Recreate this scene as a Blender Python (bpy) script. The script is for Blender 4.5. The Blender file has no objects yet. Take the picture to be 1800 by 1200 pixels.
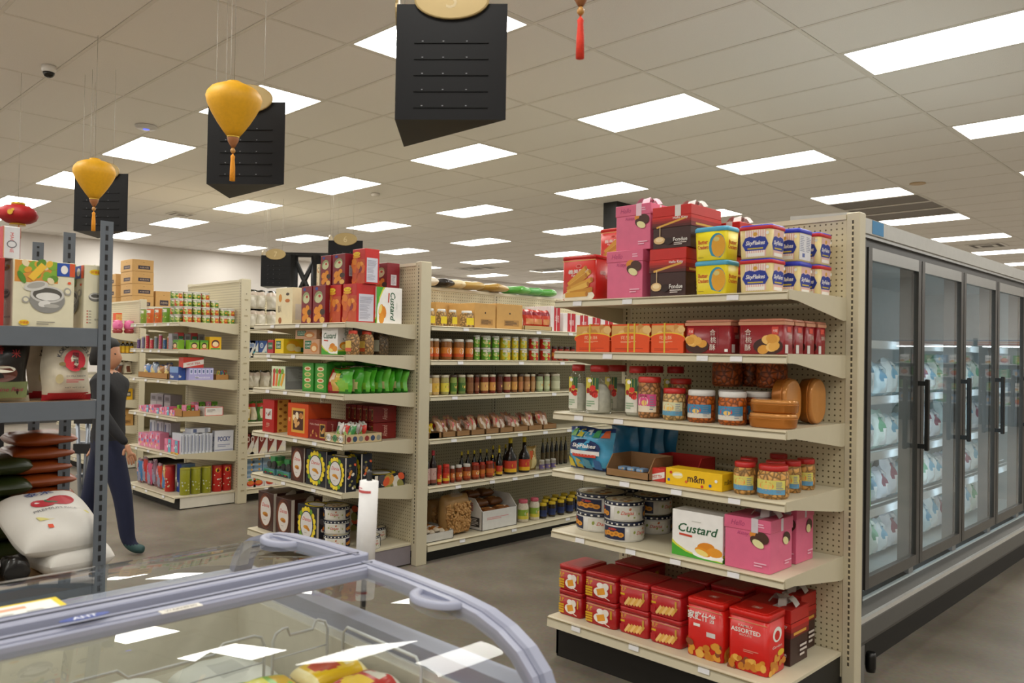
import bpy, bmesh, math, random
from mathutils import Vector, Matrix
random.seed(7)
SC = bpy.context.scene
COL = SC.collection
# ------------------------------------------------------------------ camera
F = 1428.0
CAM = Vector((0, 0, 1.515))
_y, _p, _r = math.radians(44.4), math.radians(0.78), math.radians(0.97)
FW = Vector((-math.sin(_y)*math.cos(_p), math.cos(_y)*math.cos(_p), math.sin(_p)))
_rt = Vector((math.cos(_y), math.sin(_y), 0)); _up = _rt.cross(FW)
RT = math.cos(_r)*_rt + math.sin(_r)*_up
UP = -math.sin(_r)*_rt + math.cos(_r)*_up
cd = bpy.data.cameras.new('camera'); cam = bpy.data.objects.new('camera', cd); COL.objects.link(cam)
cam.matrix_world = Matrix(((RT.x, UP.x, -FW.x, CAM.x), (RT.y, UP.y, -FW.y, CAM.y), (RT.z, UP.z, -FW.z, CAM.z), (0, 0, 0, 1)))
cd.sensor_width = 36; cd.lens = F/1800*36; cd.clip_start = 0.05; cd.clip_end = 100
cd.dof.use_dof = True; cd.dof.focus_distance = 5.2; cd.dof.aperture_fstop = 4.0
SC.camera = cam
# ------------------------------------------------------------------ light level
w = bpy.data.worlds.new('world'); SC.world = w; w.use_nodes = True
w.node_tree.nodes['Background'].inputs[0].default_value = (0.9, 0.95, 1, 1)
w.node_tree.nodes['Background'].inputs[1].default_value = 0.03
SC.view_settings.view_transform = 'Standard'; SC.view_settings.look = 'None'
SC.view_settings.gamma = 1.0; SC.view_settings.use_curve_mapping = False
SC.view_settings.exposure = 0.3
PANEL = 10.5          # ceiling panel radiance
CEIL = 3.655
TU, TV, GX, GY = 1.2192, 0.6096, -4.82, 5.66     # ceiling grid

# ------------------------------------------------------------------ pixels of the photograph to directions (1800 x 1200)
def ray(px, py): return RT*((px-900)/F) + UP*(-(py-600)/F) + FW
def at(px, py, D): return CAM + ray(px, py)*D
def atZ(px, py, z):
    d = ray(px, py); return CAM + d*((z-CAM.z)/d.z)
def colX(px, Y, z):
    n = RT - FW*((px-900)/F); return -(n.y*(Y-CAM.y) + n.z*(z-CAM.z))/n.x + CAM.x
def colY(px, X, z):
    n = RT - FW*((px-900)/F); return -(n.x*(X-CAM.x) + n.z*(z-CAM.z))/n.y + CAM.y
def rowZ(py, X, Y):
    n = UP - FW*(-(py-600)/F); return -(n.x*(X-CAM.x) + n.y*(Y-CAM.y))/n.z + CAM.z

# ------------------------------------------------------------------ materials
def lin(h):
    h = h.lstrip('#'); o = []
    for i in (0, 2, 4):
        c = int(h[i:i+2], 16)/255
        o.append(c/12.92 if c <= 0.04045 else ((c+0.055)/1.055)**2.4)
    return (o[0], o[1], o[2], 1)
MATS = {}
def mat(h, rough=0.5, metal=0.0, noise=0.08, nscale=25.0, bump=0.0, spec=0.5, emit=0.0):
    k = (h, rough, metal, noise, nscale, bump, spec, emit)
    if k in MATS: return MATS[k]
    m = bpy.data.materials.new('m_'+h.strip('#')); m.use_nodes = True
    N, L = m.node_tree.nodes, m.node_tree.links
    b = N['Principled BSDF']
    b.inputs['Roughness'].default_value = rough; b.inputs['Metallic'].default_value = metal
    b.inputs['Specular IOR Level'].default_value = spec
    c = lin(h)
    tc = N.new('ShaderNodeTexCoord'); nz = N.new('ShaderNodeTexNoise'); nz.inputs['Scale'].default_value = nscale
    nz.inputs['Detail'].default_value = 3
    L.new(tc.outputs['Object'], nz.inputs['Vector'])
    mx = N.new('ShaderNodeMix'); mx.data_type = 'RGBA'
    mx.inputs['A'].default_value = tuple(x*(1-noise) for x in c[:3])+(1,)
    mx.inputs['B'].default_value = tuple(min(1, x*(1+noise)) for x in c[:3])+(1,)
    L.new(nz.outputs['Fac'], mx.inputs['Factor']); L.new(mx.outputs['Result'], b.inputs['Base Color'])
    if bump:
        bp = N.new('ShaderNodeBump'); bp.inputs['Strength'].default_value = bump; bp.inputs['Distance'].default_value = 0.01
        L.new(nz.outputs['Fac'], bp.inputs['Height']); L.new(bp.outputs['Normal'], b.inputs['Normal'])
    if emit:
        b.inputs['Emission Color'].default_value = c; b.inputs['Emission Strength'].default_value = emit
    MATS[k] = m
    return m
def thin_glass(key, tint=(0.95, 0.98, 0.97), ior=1.5, rough=0.01, haze=0.0, hazecol='#ffffff'):
    if key in MATS: return MATS[key]
    m = bpy.data.materials.new(key); m.use_nodes = True
    N, L = m.node_tree.nodes, m.node_tree.links
    N.remove(N['Principled BSDF']); out = N['Material Output']
    tr = N.new('ShaderNodeBsdfTransparent'); tr.inputs[0].default_value = tint+(1,)
    gl = N.new('ShaderNodeBsdfGlossy'); gl.inputs['Roughness'].default_value = rough
    fr = N.new('ShaderNodeFresnel'); ge = N.new('ShaderNodeNewGeometry'); mr = N.new('ShaderNodeMapRange'); mr.inputs['To Min'].default_value = ior; mr.inputs['To Max'].default_value = 1/ior
    L.new(ge.outputs['Backfacing'], mr.inputs['Value']); L.new(mr.outputs[0], fr.inputs['IOR'])
    mx = N.new('ShaderNodeMixShader')
    L.new(fr.outputs[0], mx.inputs[0])
    if haze:
        df = N.new('ShaderNodeBsdfDiffuse'); df.inputs[0].default_value = lin(hazecol)
        m2 = N.new('ShaderNodeMixShader'); m2.inputs[0].default_value = haze
        L.new(tr.outputs[0], m2.inputs[1]); L.new(df.outputs[0], m2.inputs[2]); L.new(m2.outputs[0], mx.inputs[1])
    else:
        L.new(tr.outputs[0], mx.inputs[1])
    L.new(gl.outputs[0], mx.inputs[2]); L.new(mx.outputs[0], out.inputs[0])
    MATS[key] = m
    return m
def crumbly(h, scale=42.0):
    """heap of small biscuits, nuts or noodles: cells with dark gaps and relief"""
    k = ('crumb', h, scale)
    if k in MATS: return MATS[k]
    m = bpy.data.materials.new('m_crumb_'+h.strip('#')); m.use_nodes = True
    N, L = m.node_tree.nodes, m.node_tree.links; b = N['Principled BSDF']; b.inputs['Roughness'].default_value = .35
    tc = N.new('ShaderNodeTexCoord'); v = N.new('ShaderNodeTexVoronoi'); v.feature = 'DISTANCE_TO_EDGE'; v.inputs['Scale'].default_value = scale
    L.new(tc.outputs['Object'], v.inputs['Vector'])
    r = N.new('ShaderNodeValToRGB'); c = lin(h); e = r.color_ramp.elements
    e[0].position = 0.0; e[0].color = tuple(x*.28 for x in c[:3])+(1,); e[1].position = .22; e[1].color = tuple(min(1, x*1.25) for x in c[:3])+(1,)
    L.new(v.outputs['Distance'], r.inputs[0]); L.new(r.outputs[0], b.inputs['Base Color'])
    bp = N.new('ShaderNodeBump'); bp.inputs['Strength'].default_value = .6; bp.inputs['Distance'].default_value = .01
    L.new(v.outputs['Distance'], bp.inputs['Height']); L.new(bp.outputs['Normal'], b.inputs['Normal'])
    MATS[k] = m
    return m
def dotted(key, base, dark, axes, pitch=0.0254, r=0.14, ry=None, rough=0.5):
    """painted board with a regular grid of punched holes"""
    if key in MATS: return MATS[key]
    m = bpy.data.materials.new(key); m.use_nodes = True
    N, L = m.node_tree.nodes, m.node_tree.links
    b = N['Principled BSDF']; b.inputs['Roughness'].default_value = rough
    tc = N.new('ShaderNodeTexCoord'); sp = N.new('ShaderNodeSeparateXYZ'); L.new(tc.outputs['Object'], sp.inputs[0])
    def fr(o, rr, p):
        d = N.new('ShaderNodeMath'); d.operation = 'DIVIDE'; d.inputs[1].default_value = p; L.new(sp.outputs[o], d.inputs[0])
        f = N.new('ShaderNodeMath'); f.operation = 'FRACT'; L.new(d.outputs[0], f.inputs[0])
        s = N.new('ShaderNodeMath'); s.operation = 'SUBTRACT'; s.inputs[1].default_value = 0.5; L.new(f.outputs[0], s.inputs[0])
        q = N.new('ShaderNodeMath'); q.operation = 'DIVIDE'; q.inputs[1].default_value = rr; L.new(s.outputs[0], q.inputs[0])
        z = N.new('ShaderNodeMath'); z.operation = 'MULTIPLY'; L.new(q.outputs[0], z.inputs[0]); L.new(q.outputs[0], z.inputs[1])
        return z
    if len(axes) == 2:
        a, c = fr(axes[0], r, pitch), fr(axes[1], ry or r, pitch)
        ad = N.new('ShaderNodeMath'); ad.operation = 'ADD'; L.new(a.outputs[0], ad.inputs[0]); L.new(c.outputs[0], ad.inputs[1])
    else: ad = fr(axes[0], r, pitch)
    lt = N.new('ShaderNodeMath'); lt.operation = 'LESS_THAN'; lt.inputs[1].default_value = 1.0; L.new(ad.outputs[0], lt.inputs[0])
    mx = N.new('ShaderNodeMix'); mx.data_type = 'RGBA'; mx.inputs['A'].default_value = lin(base); mx.inputs['B'].default_value = lin(dark)
    L.new(lt.outputs[0], mx.inputs['Factor']); L.new(mx.outputs['Result'], b.inputs['Base Color'])
    MATS[key] = m
    return m

# ------------------------------------------------------------------ mesh builder
class MB:
    def __init__(s): s.v = []; s.f = []; s.m = []; s.s = []; s.mats = []
    def mi(s, mt):
        if isinstance(mt, str): mt = mat(mt)
        if mt not in s.mats: s.mats.append(mt)
        return s.mats.index(mt)
    def add(s, vs, fs, mt, smooth=False, T=None):
        o = len(s.v); i = s.mi(mt)
        for p in vs:
            s.v.append(tuple(T @ Vector(p)) if T else tuple(p))
        for f in fs:
            s.f.append(tuple(o+k for k in f)); s.m.append(i); s.s.append(smooth)
        return s
    def box(s, x0, y0, z0, x1, y1, z1, mt, T=None, c=0.0):
        if x0 > x1: x0, x1 = x1, x0
        if y0 > y1: y0, y1 = y1, y0
        if z0 > z1: z0, z1 = z1, z0
        if not c:
            vs = [(x, y, z) for z in (z0, z1) for y in (y0, y1) for x in (x0, x1)]
            return s.add(vs, [(0, 2, 3, 1), (4, 5, 7, 6), (0, 1, 5, 4), (2, 6, 7, 3), (0, 4, 6, 2), (1, 3, 7, 5)], mt, False, T)
        vs = []; ix = {}
        X, Y, Z = (x0, x1), (y0, y1), (z0, z1)
        for i in (0, 1):
            for j in (0, 1):
                for k in (0, 1):
                    sx, sy, sz = (1, -1)[i], (1, -1)[j], (1, -1)[k]
                    for a in range(3):
                        p = [X[i], Y[j], Z[k]]
                        for b, sg in enumerate((sx, sy, sz)):
                            if b != a: p[b] += sg*c
                        ix[i, j, k, a] = len(vs); vs.append(p)
        fs = []
        for a in range(3):
            b, d = (a+1) % 3, (a+2) % 3
            for e in (0, 1):
                q = []
                for (m, n) in ((0, 0), (1, 0), (1, 1), (0, 1)):
                    t = [0, 0, 0]; t[a] = e; t[b] = m; t[d] = n; q.append(ix[t[0], t[1], t[2], a])
                fs.append(tuple(q) if e else tuple(reversed(q)))
            for m in (0, 1):
                for n in (0, 1):
                    q = []
                    t0 = [0, 0, 0]; t1 = [0, 0, 0]
                    t0[a] = 0; t1[a] = 1; t0[b] = t1[b] = m; t0[d] = t1[d] = n
                    fs.append((ix[(*t0, b)], ix[(*t1, b)], ix[(*t1, d)], ix[(*t0, d)]))
        for i in (0, 1):
            for j in (0, 1):
                for k in (0, 1): fs.append((ix[i, j, k, 0], ix[i, j, k, 1], ix[i, j, k, 2]))
        return s.add(vs, fs, mt, False, T)
    def loft(s, rings, mt, smooth=True, closed=True, cap0=True, cap1=True, T=None, mats=None):
        n = len(rings[0]); vs = [p for r in rings for p in r]; o = len(s.v)
        s.add(vs, [], mt, smooth, T)
        for k in range(len(rings)-1):
            i = s.mi(mats[k] if mats else mt)
            for a in range(n if closed else n-1):
                b = (a+1) % n
                s.f.append((o+k*n+a, o+k*n+b, o+(k+1)*n+b, o+(k+1)*n+a)); s.m.append(i); s.s.append(smooth)
        if cap0: s.f.append(tuple(o+n-1-a for a in range(n))); s.m.append(s.mi(mats[0] if mats else mt)); s.s.append(False)
        if cap1: s.f.append(tuple(o+(len(rings)-1)*n+a for a in range(n))); s.m.append(s.mi(mats[-1] if mats else mt)); s.s.append(False)
        return s
    def lathe(s, prof, mt, seg=18, c=(0, 0), sx=1.0, sy=1.0, smooth=True, cap0=True, cap1=True, T=None, mats=None):
        R = [[(c[0]+r*sx*math.cos(2*math.pi*a/seg), c[1]+r*sy*math.sin(2*math.pi*a/seg), z) for a in range(seg)] for r, z in prof]
        return s.loft(R, mt, smooth, True, cap0, cap1, T, mats)
    def rrect(s, prof, mt, r=0.02, k=3, T=None, c=(0, 0), smooth=True, cap0=True, cap1=True, mats=None):
        """prof: list of (w, d, z): rounded rectangles"""
        R = []
        for w_, d_, z in prof:
            rr = min(r, w_*0.49, d_*0.49); ring = []
            for q, (cx, cy) in enumerate(((1, 1), (-1, 1), (-1, -1), (1, -1))):
                for a in range(k+1):
                    t = (q + a/k)*math.pi/2
                    ring.append((c[0]+cx*(w_/2-rr)+rr*math.cos(t), c[1]+cy*(d_/2-rr)+rr*math.sin(t), z))
            R.append(ring)
        return s.loft(R, mt, smooth, True, cap0, cap1, T, mats)
    def tube(s, pts, r, mt, seg=6, T=None, rs=None):
        pts = [Vector(p) for p in pts]; R = []
        for i, p in enumerate(pts):
            t = (pts[min(i+1, len(pts)-1)]-pts[max(i-1, 0)]).normalized()
            a = t.orthogonal() if i == 0 else (prev - t*prev.dot(t))
            a.normalize(); prev = a; b = t.cross(a); q = rs[i] if rs else r
            R.append([p+(a*math.cos(2*math.pi*k/seg)+b*math.sin(2*math.pi*k/seg))*q for k in range(seg)])
        return s.loft(R, mt, True, True, True, True, T)
    def prism(s, poly, a0, a1, mt, axis='x', T=None):
        n = len(poly)
        def P(q, a): return {'x': (a, q[0], q[1]), 'y': (q[0], a, q[1]), 'z': (q[0], q[1], a)}[axis]
        vs = [P(q, a0) for q in poly]+[P(q, a1) for q in poly]
        fs = [tuple(range(n-1, -1, -1)), tuple(range(n, 2*n))]+[(i, (i+1) % n, n+(i+1) % n, n+i) for i in range(n)]
        return s.add(vs, fs, mt, False, T)
    def mesh(s, name):
        me = bpy.data.meshes.new(name); me.from_pydata(s.v, [], s.f)
        for mt in s.mats: me.materials.append(mt)
        me.polygons.foreach_set('material_index', s.m); me.polygons.foreach_set('use_smooth', s.s)
        me.update(); me.validate(); 
        return me
    def fix(s, me):
        bm = bmesh.new(); bm.from_mesh(me); bmesh.ops.recalc_face_normals(bm, faces=bm.faces); bm.to_mesh(me); bm.free()
def link(name, me, parent=None, loc=(0, 0, 0), rot=0.0):
    o = bpy.data.objects.new(name, me); COL.objects.link(o); o.location = loc; o.rotation_euler = (0, 0, rot) if isinstance(rot, (int, float)) else rot
    if parent: o.parent = parent
    return o
def obj(name, mb, parent=None, loc=(0, 0, 0), rot=0.0, fix=True, label=None):
    me = mb.mesh(name)
    if fix: mb.fix(me)
    o = link(name, me, parent, loc, rot)
    if label: o['label'] = label
    return o
def tag(o, label, cat, group=None):
    o['label'] = label; o['category'] = cat
    if group: o['group'] = group
    return o
def thing(name, label, cat, loc=(0, 0, 0), rot=0.0, group=None):
    return tag(link(name, None, None, loc, rot), label, cat, group)
def struct(name, mb, loc=(0, 0, 0)):
    o = obj(name, mb, None, loc); o['kind'] = 'structure'; return o

# ------------------------------------------------------------------ flat print (lettering, pictures) laid on a face
TXT = {}
def textmesh(t, bold=0.0, it=0.0):
    k = (t, bold, it)
    if k not in TXT:
        cu = bpy.data.curves.new('t', 'FONT'); cu.body = t; cu.align_x = 'CENTER'; cu.resolution_u = 2
        cu.offset = bold; cu.shear = it
        o = bpy.data.objects.new('t', cu); COL.objects.link(o)
        dg = bpy.context.evaluated_depsgraph_get(); me = bpy.data.meshes.new_from_object(o.evaluated_get(dg))
        vs = [(v.co.x, v.co.y) for v in me.vertices]; fs = [tuple(p.vertices) for p in me.polygons]
        bpy.data.objects.remove(o); bpy.data.curves.remove(cu); bpy.data.meshes.remove(me)
        if vs:
            x0, x1 = min(a for a, b in vs), max(a for a, b in vs); y0, y1 = min(b for a, b in vs), max(b for a, b in vs)
            H = max(y1-y0, 1e-3)
            vs = [((a-(x0+x1)/2)/H, (b-(y0+y1)/2)/H) for a, b in vs]; W = (x1-x0)/H
        else: W = 1
        TXT[k] = (vs, fs, W)
    return TXT[k]
class P:
    def __init__(s, mb, fr, seg=None): s.mb = mb; s.fr = fr; s.n = 0; s.seg = seg
    def e(s): s.n += 1; return 0.0004+0.00014*s.n
    def poly(s, pts, c):
        e = s.e(); s.mb.add([s.fr(u, v, e) for u, v in pts], [tuple(range(len(pts)))], c)
    def rect(s, u0, v0, u1, v1, c):
        e = s.e(); n = max(1, int(abs(u1-u0)/s.seg+0.99)) if s.seg else 1
        vs = []; fs = []
        for i in range(n+1):
            u = u0+(u1-u0)*i/n; vs += [s.fr(u, v0, e), s.fr(u, v1, e)]
        for i in range(n): fs.append((2*i, 2*i+2, 2*i+3, 2*i+1))
        s.mb.add(vs, fs, c)
    def ell(s, u, v, a, b, c, rot=0.0, k=14, t0=0.0, t1=2*math.pi):
        cr, sr = math.cos(rot), math.sin(rot); pts = []
        full = t1-t0 > 6.2
        for i in range(k if full else k+1):
            t = t0+(t1-t0)*i/k; x, y = a*math.cos(t), b*math.sin(t); pts.append((u+x*cr-y*sr, v+x*sr+y*cr))
        s.poly(pts, c)
    def bar(s, u, v, L, t, c, rot=0.0):
        cr, sr = math.cos(rot), math.sin(rot)
        s.poly([(u+x*cr-y*sr, v+x*sr+y*cr) for x, y in ((-L/2, -t/2), (L/2, -t/2), (L/2, t/2), (-L/2, t/2))], c)
    def text(s, t, u, v, h, c, w=None, bold=0.0, it=0.0, rot=0.0):
        vs, fs, W = textmesh(t, bold, it)
        sx = h
        if w: sx = w/W
        e = s.e(); cr, sr = math.cos(rot), math.sin(rot)
        s.mb.add([s.fr(u+(x*sx)*cr-(y*h)*sr, v+(x*sx)*sr+(y*h)*cr, e) for x, y in vs], fs, c)
    def lines(s, u0, v0, u1, v1, n, c, fill=0.5, seed=1):
        R = random.Random(seed); st = (v1-v0)/n
        for i in range(n):
            e = u0+(u1-u0)*R.uniform(0.55, 1.0); s.rect(u0, v0+st*i+st*(1-fill)/2, e, v0+st*i+st*(1+fill)/2, c); s.n -= 1
        s.n += 1
    def blobs(s, u0, v0, u1, v1, n, cols, r, seed=1, el=0.75):
        R = random.Random(seed)
        for i in range(n):
            q = r*R.uniform(0.75, 1.2)
            s.ell(R.uniform(u0, u1), R.uniform(v0, v1), q, q*el, R.choice(cols), R.uniform(0, 3), 9)
def F_front(w, d, h): return lambda u, v, e: (u-w/2, -d/2-e, v)
def F_right(w, d, h): return lambda u, v, e: (w/2+e, u-d/2, v)
def F_left(w, d, h): return lambda u, v, e: (-w/2-e, d/2-u, v)
def F_top(w, d, h): return lambda u, v, e: (u-w/2, v-d/2, h+e)
def F_cyl(r): return lambda u, v, e: ((r+e)*math.sin(u/r), -(r+e)*math.cos(u/r), v)

# ------------------------------------------------------------------ instances of products
CACHE = {}
def spawn(name, key, build, loc, rot, label, cat, group=None):
    """build() -> [(part name, MB, part label)] first is the body; each call links fresh objects that share the meshes"""
    if key not in CACHE:
        L = []
        for pn, mb, pl in build():
            if not mb.f: continue
            me = mb.mesh(pn or name)
            if pn != 'print' and not (pn or '').startswith('label'): mb.fix(me)
            L.append((pn, me, pl))
        CACHE[key] = L
    root = None
    for pn, me, pl in CACHE[key]:
        if root is None:
            root = link(name, me, None, loc, rot); tag(root, label, cat, group)
        else:
            o = link(pn, me, root)
            if pl: o['label'] = pl
    return root
ROUND = {'jar', 'can', 'rtin', 'bottle', 'snackjug', 'pigjar'}
ORD = ['top', 'second', 'third', 'fourth', 'fifth', 'bottom']
class Shelf:
    """a shelf surface; axis 'X': front edge runs along X and faces -Y; axis 'Y': runs along Y and faces +X"""
    def __init__(s, axis, front, z, where, lim=None): s.axis = axis; s.front = front; s.z = z+0.001; s.where = where; s.lim = lim
    def pos(s, u, off): return (u, s.front+off) if s.axis == 'X' else (s.front-off, u)
    def col(s, px, off, z=None):
        z = s.z if z is None else z
        return colX(px, s.front+off, z) if s.axis == 'X' else colY(px, s.front-off, z)
    def hgt(s, py, u, off, z=None):
        x, y = s.pos(u, off); return rowZ(py, x, y)-(s.z if z is None else z)
    def put(s, name, build, xl, xr, off, d, yt=None, h=None, z0=0.0, desc='', cat='box', group=None, rot=0.0, label=None, **kw):
        z = s.z+z0
        if build.__name__ in ROUND:       # round things: the pixel width is the silhouette, whatever the angle
            for _ in range(3):
                u = s.col((xl+xr)/2, off+d/2, z); x, y = s.pos(u, off+d/2)
                wd = (xr-xl)/F*(Vector((x, y, z))-CAM).dot(FW)
                if kw.get('square'): wd /= 1.28
                d = wd
            if h is None: h = s.hgt(yt, u, off+d/2, z)
            return s.putm(name, build, u, off+d/2, wd, d, h, z0, desc, cat, group, rot, label, **kw)
        a, b = s.col(xl, off, z), s.col(xr, off, z)
        wd = b-a
        if h is None: h = s.hgt(yt, a, off, z)
        return s.putm(name, build, (a+b)/2, off+d/2, wd, d, h, z0, desc, cat, group, rot, label, **kw)
    def putm(s, name, build, u, offc, wd, d, h, z0=0.0, desc='', cat='box', group=None, rot=0.0, label=None, **kw):
        wd, d, h = round(wd, 3), round(d, 3), round(h, 3)
        if s.lim and not rot: u = min(max(u, s.lim[0]+wd/2+.008), s.lim[1]-wd/2-.008)
        x, y = s.pos(u, offc)
        rz = rot + (0 if s.axis == 'X' else math.pi/2)
        key = (build.__name__, wd, d, h, tuple(sorted((k, str(v)) for k, v in kw.items())))
        lab = label or (desc+' '+s.where)
        return spawn(name, key, lambda: build(wd, d, h, **kw), (x, y, s.z+z0), rz, lab, cat, group)
# ================================================================== ROOM
X0, X1, Y0, Y1 = -17.5, 6.0, -5.0, 22.4
def m_floor():
    m = bpy.data.materials.new('polished_concrete'); m.use_nodes = True
    N, L = m.node_tree.nodes, m.node_tree.links; b = N['Principled BSDF']
    tc = N.new('ShaderNodeTexCoord')
    n1 = N.new('ShaderNodeTexNoise'); n1.inputs['Scale'].default_value = 0.9; n1.inputs['Detail'].default_value = 8; n1.inputs['Roughness'].default_value = 0.65
    n2 = N.new('ShaderNodeTexNoise'); n2.inputs['Scale'].default_value = 45; n2.inputs['Detail'].default_value = 4
    for n in (n1, n2): L.new(tc.outputs['Object'], n.inputs['Vector'])
    r = N.new('ShaderNodeValToRGB'); r.color_ramp.elements[0].position = 0.32; r.color_ramp.elements[1].position = 0.68
    r.color_ramp.elements[0].color = lin('#5f584d'); r.color_ramp.elements[1].color = lin('#8b8275')
    L.new(n1.outputs['Fac'], r.inputs[0])
    mx = N.new('ShaderNodeMix'); mx.data_type = 'RGBA'; mx.blend_type = 'OVERLAY'; mx.inputs['Factor'].default_value = 0.35
    L.new(r.outputs[0], mx.inputs['A']); L.new(n2.outputs['Color'], mx.inputs['B']); L.new(mx.outputs['Result'], b.inputs['Base Color'])
    rr = N.new('ShaderNodeMapRange'); rr.inputs['To Min'].default_value = 0.28; rr.inputs['To Max'].default_value = 0.5
    L.new(n1.outputs['Fac'], rr.inputs['Value']); L.new(rr.outputs[0], b.inputs['Roughness'])
    b.inputs['Specular IOR Level'].default_value = 0.4
    return m
FLOORM = m_floor()
mb = MB(); mb.box(X0-.2, Y0-.2, -0.1, X1+.2, Y1+.2, 0, FLOORM); floor = struct('floor', mb)
WALL = mat('#ded8d2', 0.8, nscale=3, noise=0.03)
for n, b in (('wall_left', (X0-.2, Y0-.2, 0, X0, Y1+.2, CEIL+.3)), ('wall_back', (X0, Y1, 0, X1, Y1+.2, CEIL+.3)),
             ('wall_right', (X1, Y0-.2, 0, X1+.2, Y1+.2, CEIL+.3)), ('wall_front', (X0, Y0-.2, 0, X1, Y0, CEIL+.3))):
    mb = MB(); mb.box(*b, WALL); struct(n, mb)
mb = MB(); mb.box(X0, Y0, 0, X0+.015, Y1, .1, mat('#3a3733', .6)); struct('baseboard_left', mb)
mb = MB(); mb.box(X0+.001, 12.05, 0.1, X0+.03, 12.08, CEIL, mat('#bdb6b0', .7)); struct('trim_1', mb)
# ceiling: slab, hung grid, tiles
TILE = mat('#f3efe9', 0.9, noise=0.06, nscale=180, bump=0.3)
GRID = mat('#e6e1d8', 0.6)
mb = MB(); mb.box(X0-.2, Y0-.2, CEIL+.12, X1+.2, Y1+.2, CEIL+.3, mat('#8f8a82', .9)); ceiling = struct('ceiling', mb)
mb = MB()
i0, i1 = -11, 9; j0, j1 = -18, 28
for i in range(i0, i1+1):
    x = GX+i*TU
    if X0 < x < X1: mb.box(x-.012, Y0, CEIL, x+.012, Y1, CEIL+.006, GRID)
for j in range(j0, j1+1):
    y = GY+j*TV
    if Y0 < y < Y1: mb.box(X0, y-.012, CEIL-.001, X1, y+.012, CEIL+.005, GRID)
g = obj('ceiling_grid', mb, ceiling, fix=False); g['kind'] = 'stuff'
def is_light(i, j): return i % 2 == 0 and j % 4 == 0
VENTS = {(0, 9): 1, (0, 10): 1, (0, 11): 1, (-6, 8): 2, (-5, 9): 2, (-4, 11): 2, (-5, 12): 2}
VENTS = {(0, 9): 1, (0, 10): 1, (0, 11): 1}
cells = []
for i in range(i0, i1):
    for j in range(j0, j1):
        x0, y0 = GX+i*TU, GY+j*TV
        if x0+TU < X0+.05 or x0 > X1-.05 or y0+TV < Y0+.05 or y0 > Y1-.05: continue
        if is_light(i, j) or (i, j) in VENTS: continue
        c = Vector((x0+TU/2, y0+TV/2, CEIL)); d = c-CAM; z = d.dot(FW); a = 0
        if z > 0.6:
            px, py = 900+F*d.dot(RT)/z, 600-F*d.dot(UP)/z
            if -150 < px < 1950 and -120 < py < 620: a = (CEIL-CAM.z)/z**3
        cells.append((a, i, j))
cells.sort(reverse=True)
tm = MB(); e = 0.014
tm.box(e, e, 0, TU-e, TV-e, 0.012, TILE, c=0.002)
tme = tm.mesh('ceiling_tile'); tm.fix(tme)
far = MB()
for k, (a, i, j) in enumerate(cells):
    x0, y0 = GX+i*TU, GY+j*TV
    fits = x0 > X0 and x0+TU < X1 and y0 > Y0 and y0+TV < Y1
    if k < 290 and a > 0 and fits: link('ceiling_tile', tme, ceiling, (x0, y0, CEIL+.0015))
    else: far.box(max(x0+e, X0), max(y0+e, Y0), CEIL+.003, min(x0+TU-e, X1), min(y0+TV-e, Y1), CEIL+.015, TILE)
g = obj('ceiling_tiles_far', far, ceiling, fix=False); g['kind'] = 'stuff'
# fluorescent panels
DIFF = mat('#fffdf6', 0.5, noise=0.0, emit=PANEL)
FRAME = mat('#e6e2da', 0.5)
fm = MB(); a = .045; b_ = .022
for bx in ((0.012, .012, TU-.012, b_), (.012, TV-b_, TU-.012, TV-.012), (.012, b_, a, TV-b_), (TU-a, b_, TU-.012, TV-b_)):
    fm.box(bx[0], bx[1], -0.002, bx[2], bx[3], .05, FRAME)
fme = fm.mesh('frame'); dm = MB(); dm.add([(a, b_, .004), (TU-a, b_, .004), (TU-a, TV-b_, .004), (a, TV-b_, .004)], [(3, 2, 1, 0)], DIFF); dme = dm.mesh('diffuser')
for i in range(i0, i1):
    for j in range(j0, j1):
        x0, y0 = GX+i*TU, GY+j*TV
        if is_light(i, j) and x0 > X0 and x0+TU < X1 and y0 > Y0 and y0+TV < Y1:
            t = thing('ceiling_light', 'white recessed fluorescent panel light set in the tiled ceiling', 'ceiling light', (x0, y0, CEIL), 0, 'ceiling panel lights')
            link('frame', fme, t); link('diffuser', dme, t)
# air vents that fill three tiles between two lights, and square diffusers
VD = mat('#6b6156', .8)
for n, (i, j) in enumerate(VENTS):
    x0, y0 = GX+i*TU, GY+j*TV
    t = thing('ceiling_vent', 'brown perforated return air vent filling a ceiling tile between lights', 'vent', (x0, y0, CEIL), 0, 'return air vents')
    m_ = MB(); m_.box(.014, .014, .004, TU-.014, TV-.014, .02, dotted('ventgrille', '#7a6e60', '#3f382f', (0, 1), .02, .33)); obj('grille', m_, t)
    m_ = MB()
    for bx in ((.012, .012, TU-.012, .03), (.012, TV-.03, TU-.012, TV-.012), (.012, .03, .03, TV-.03), (TU-.03, .03, TU-.012, TV-.03)): m_.box(bx[0], bx[1], -.004, bx[2], bx[3], .01, FRAME)
    obj('frame', m_, t)
def diffuser(px, py, lab, sx=.6, sy=.6, dark='#5c554c'):
    p = atZ(px, py, CEIL-.002)
    t = thing('air_diffuser', lab, 'vent', (p.x, p.y, CEIL-.0015))
    m_ = MB(); m_.box(-sx/2, -sy/2, -.012, sx/2, sy/2, 0, FRAME); obj('frame', m_, t)
    for k in range(3):
        q = .82-.25*k; m_ = MB()
        z = -.014-.004*k
        m_.box(-sx/2*q, -sy/2*q, z, sx/2*q, sy/2*q, -.012-.004*k+.002, mat(dark, .7) if k % 2 == 0 else FRAME); obj('louver', m_, t)
diffuser(838, 471, 'dark square air diffuser in the ceiling next to the far wall', 1.1, .55)
diffuser(968, 474, 'dark square air diffuser in the ceiling above the egg roll tins', 1.1, .55)
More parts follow.
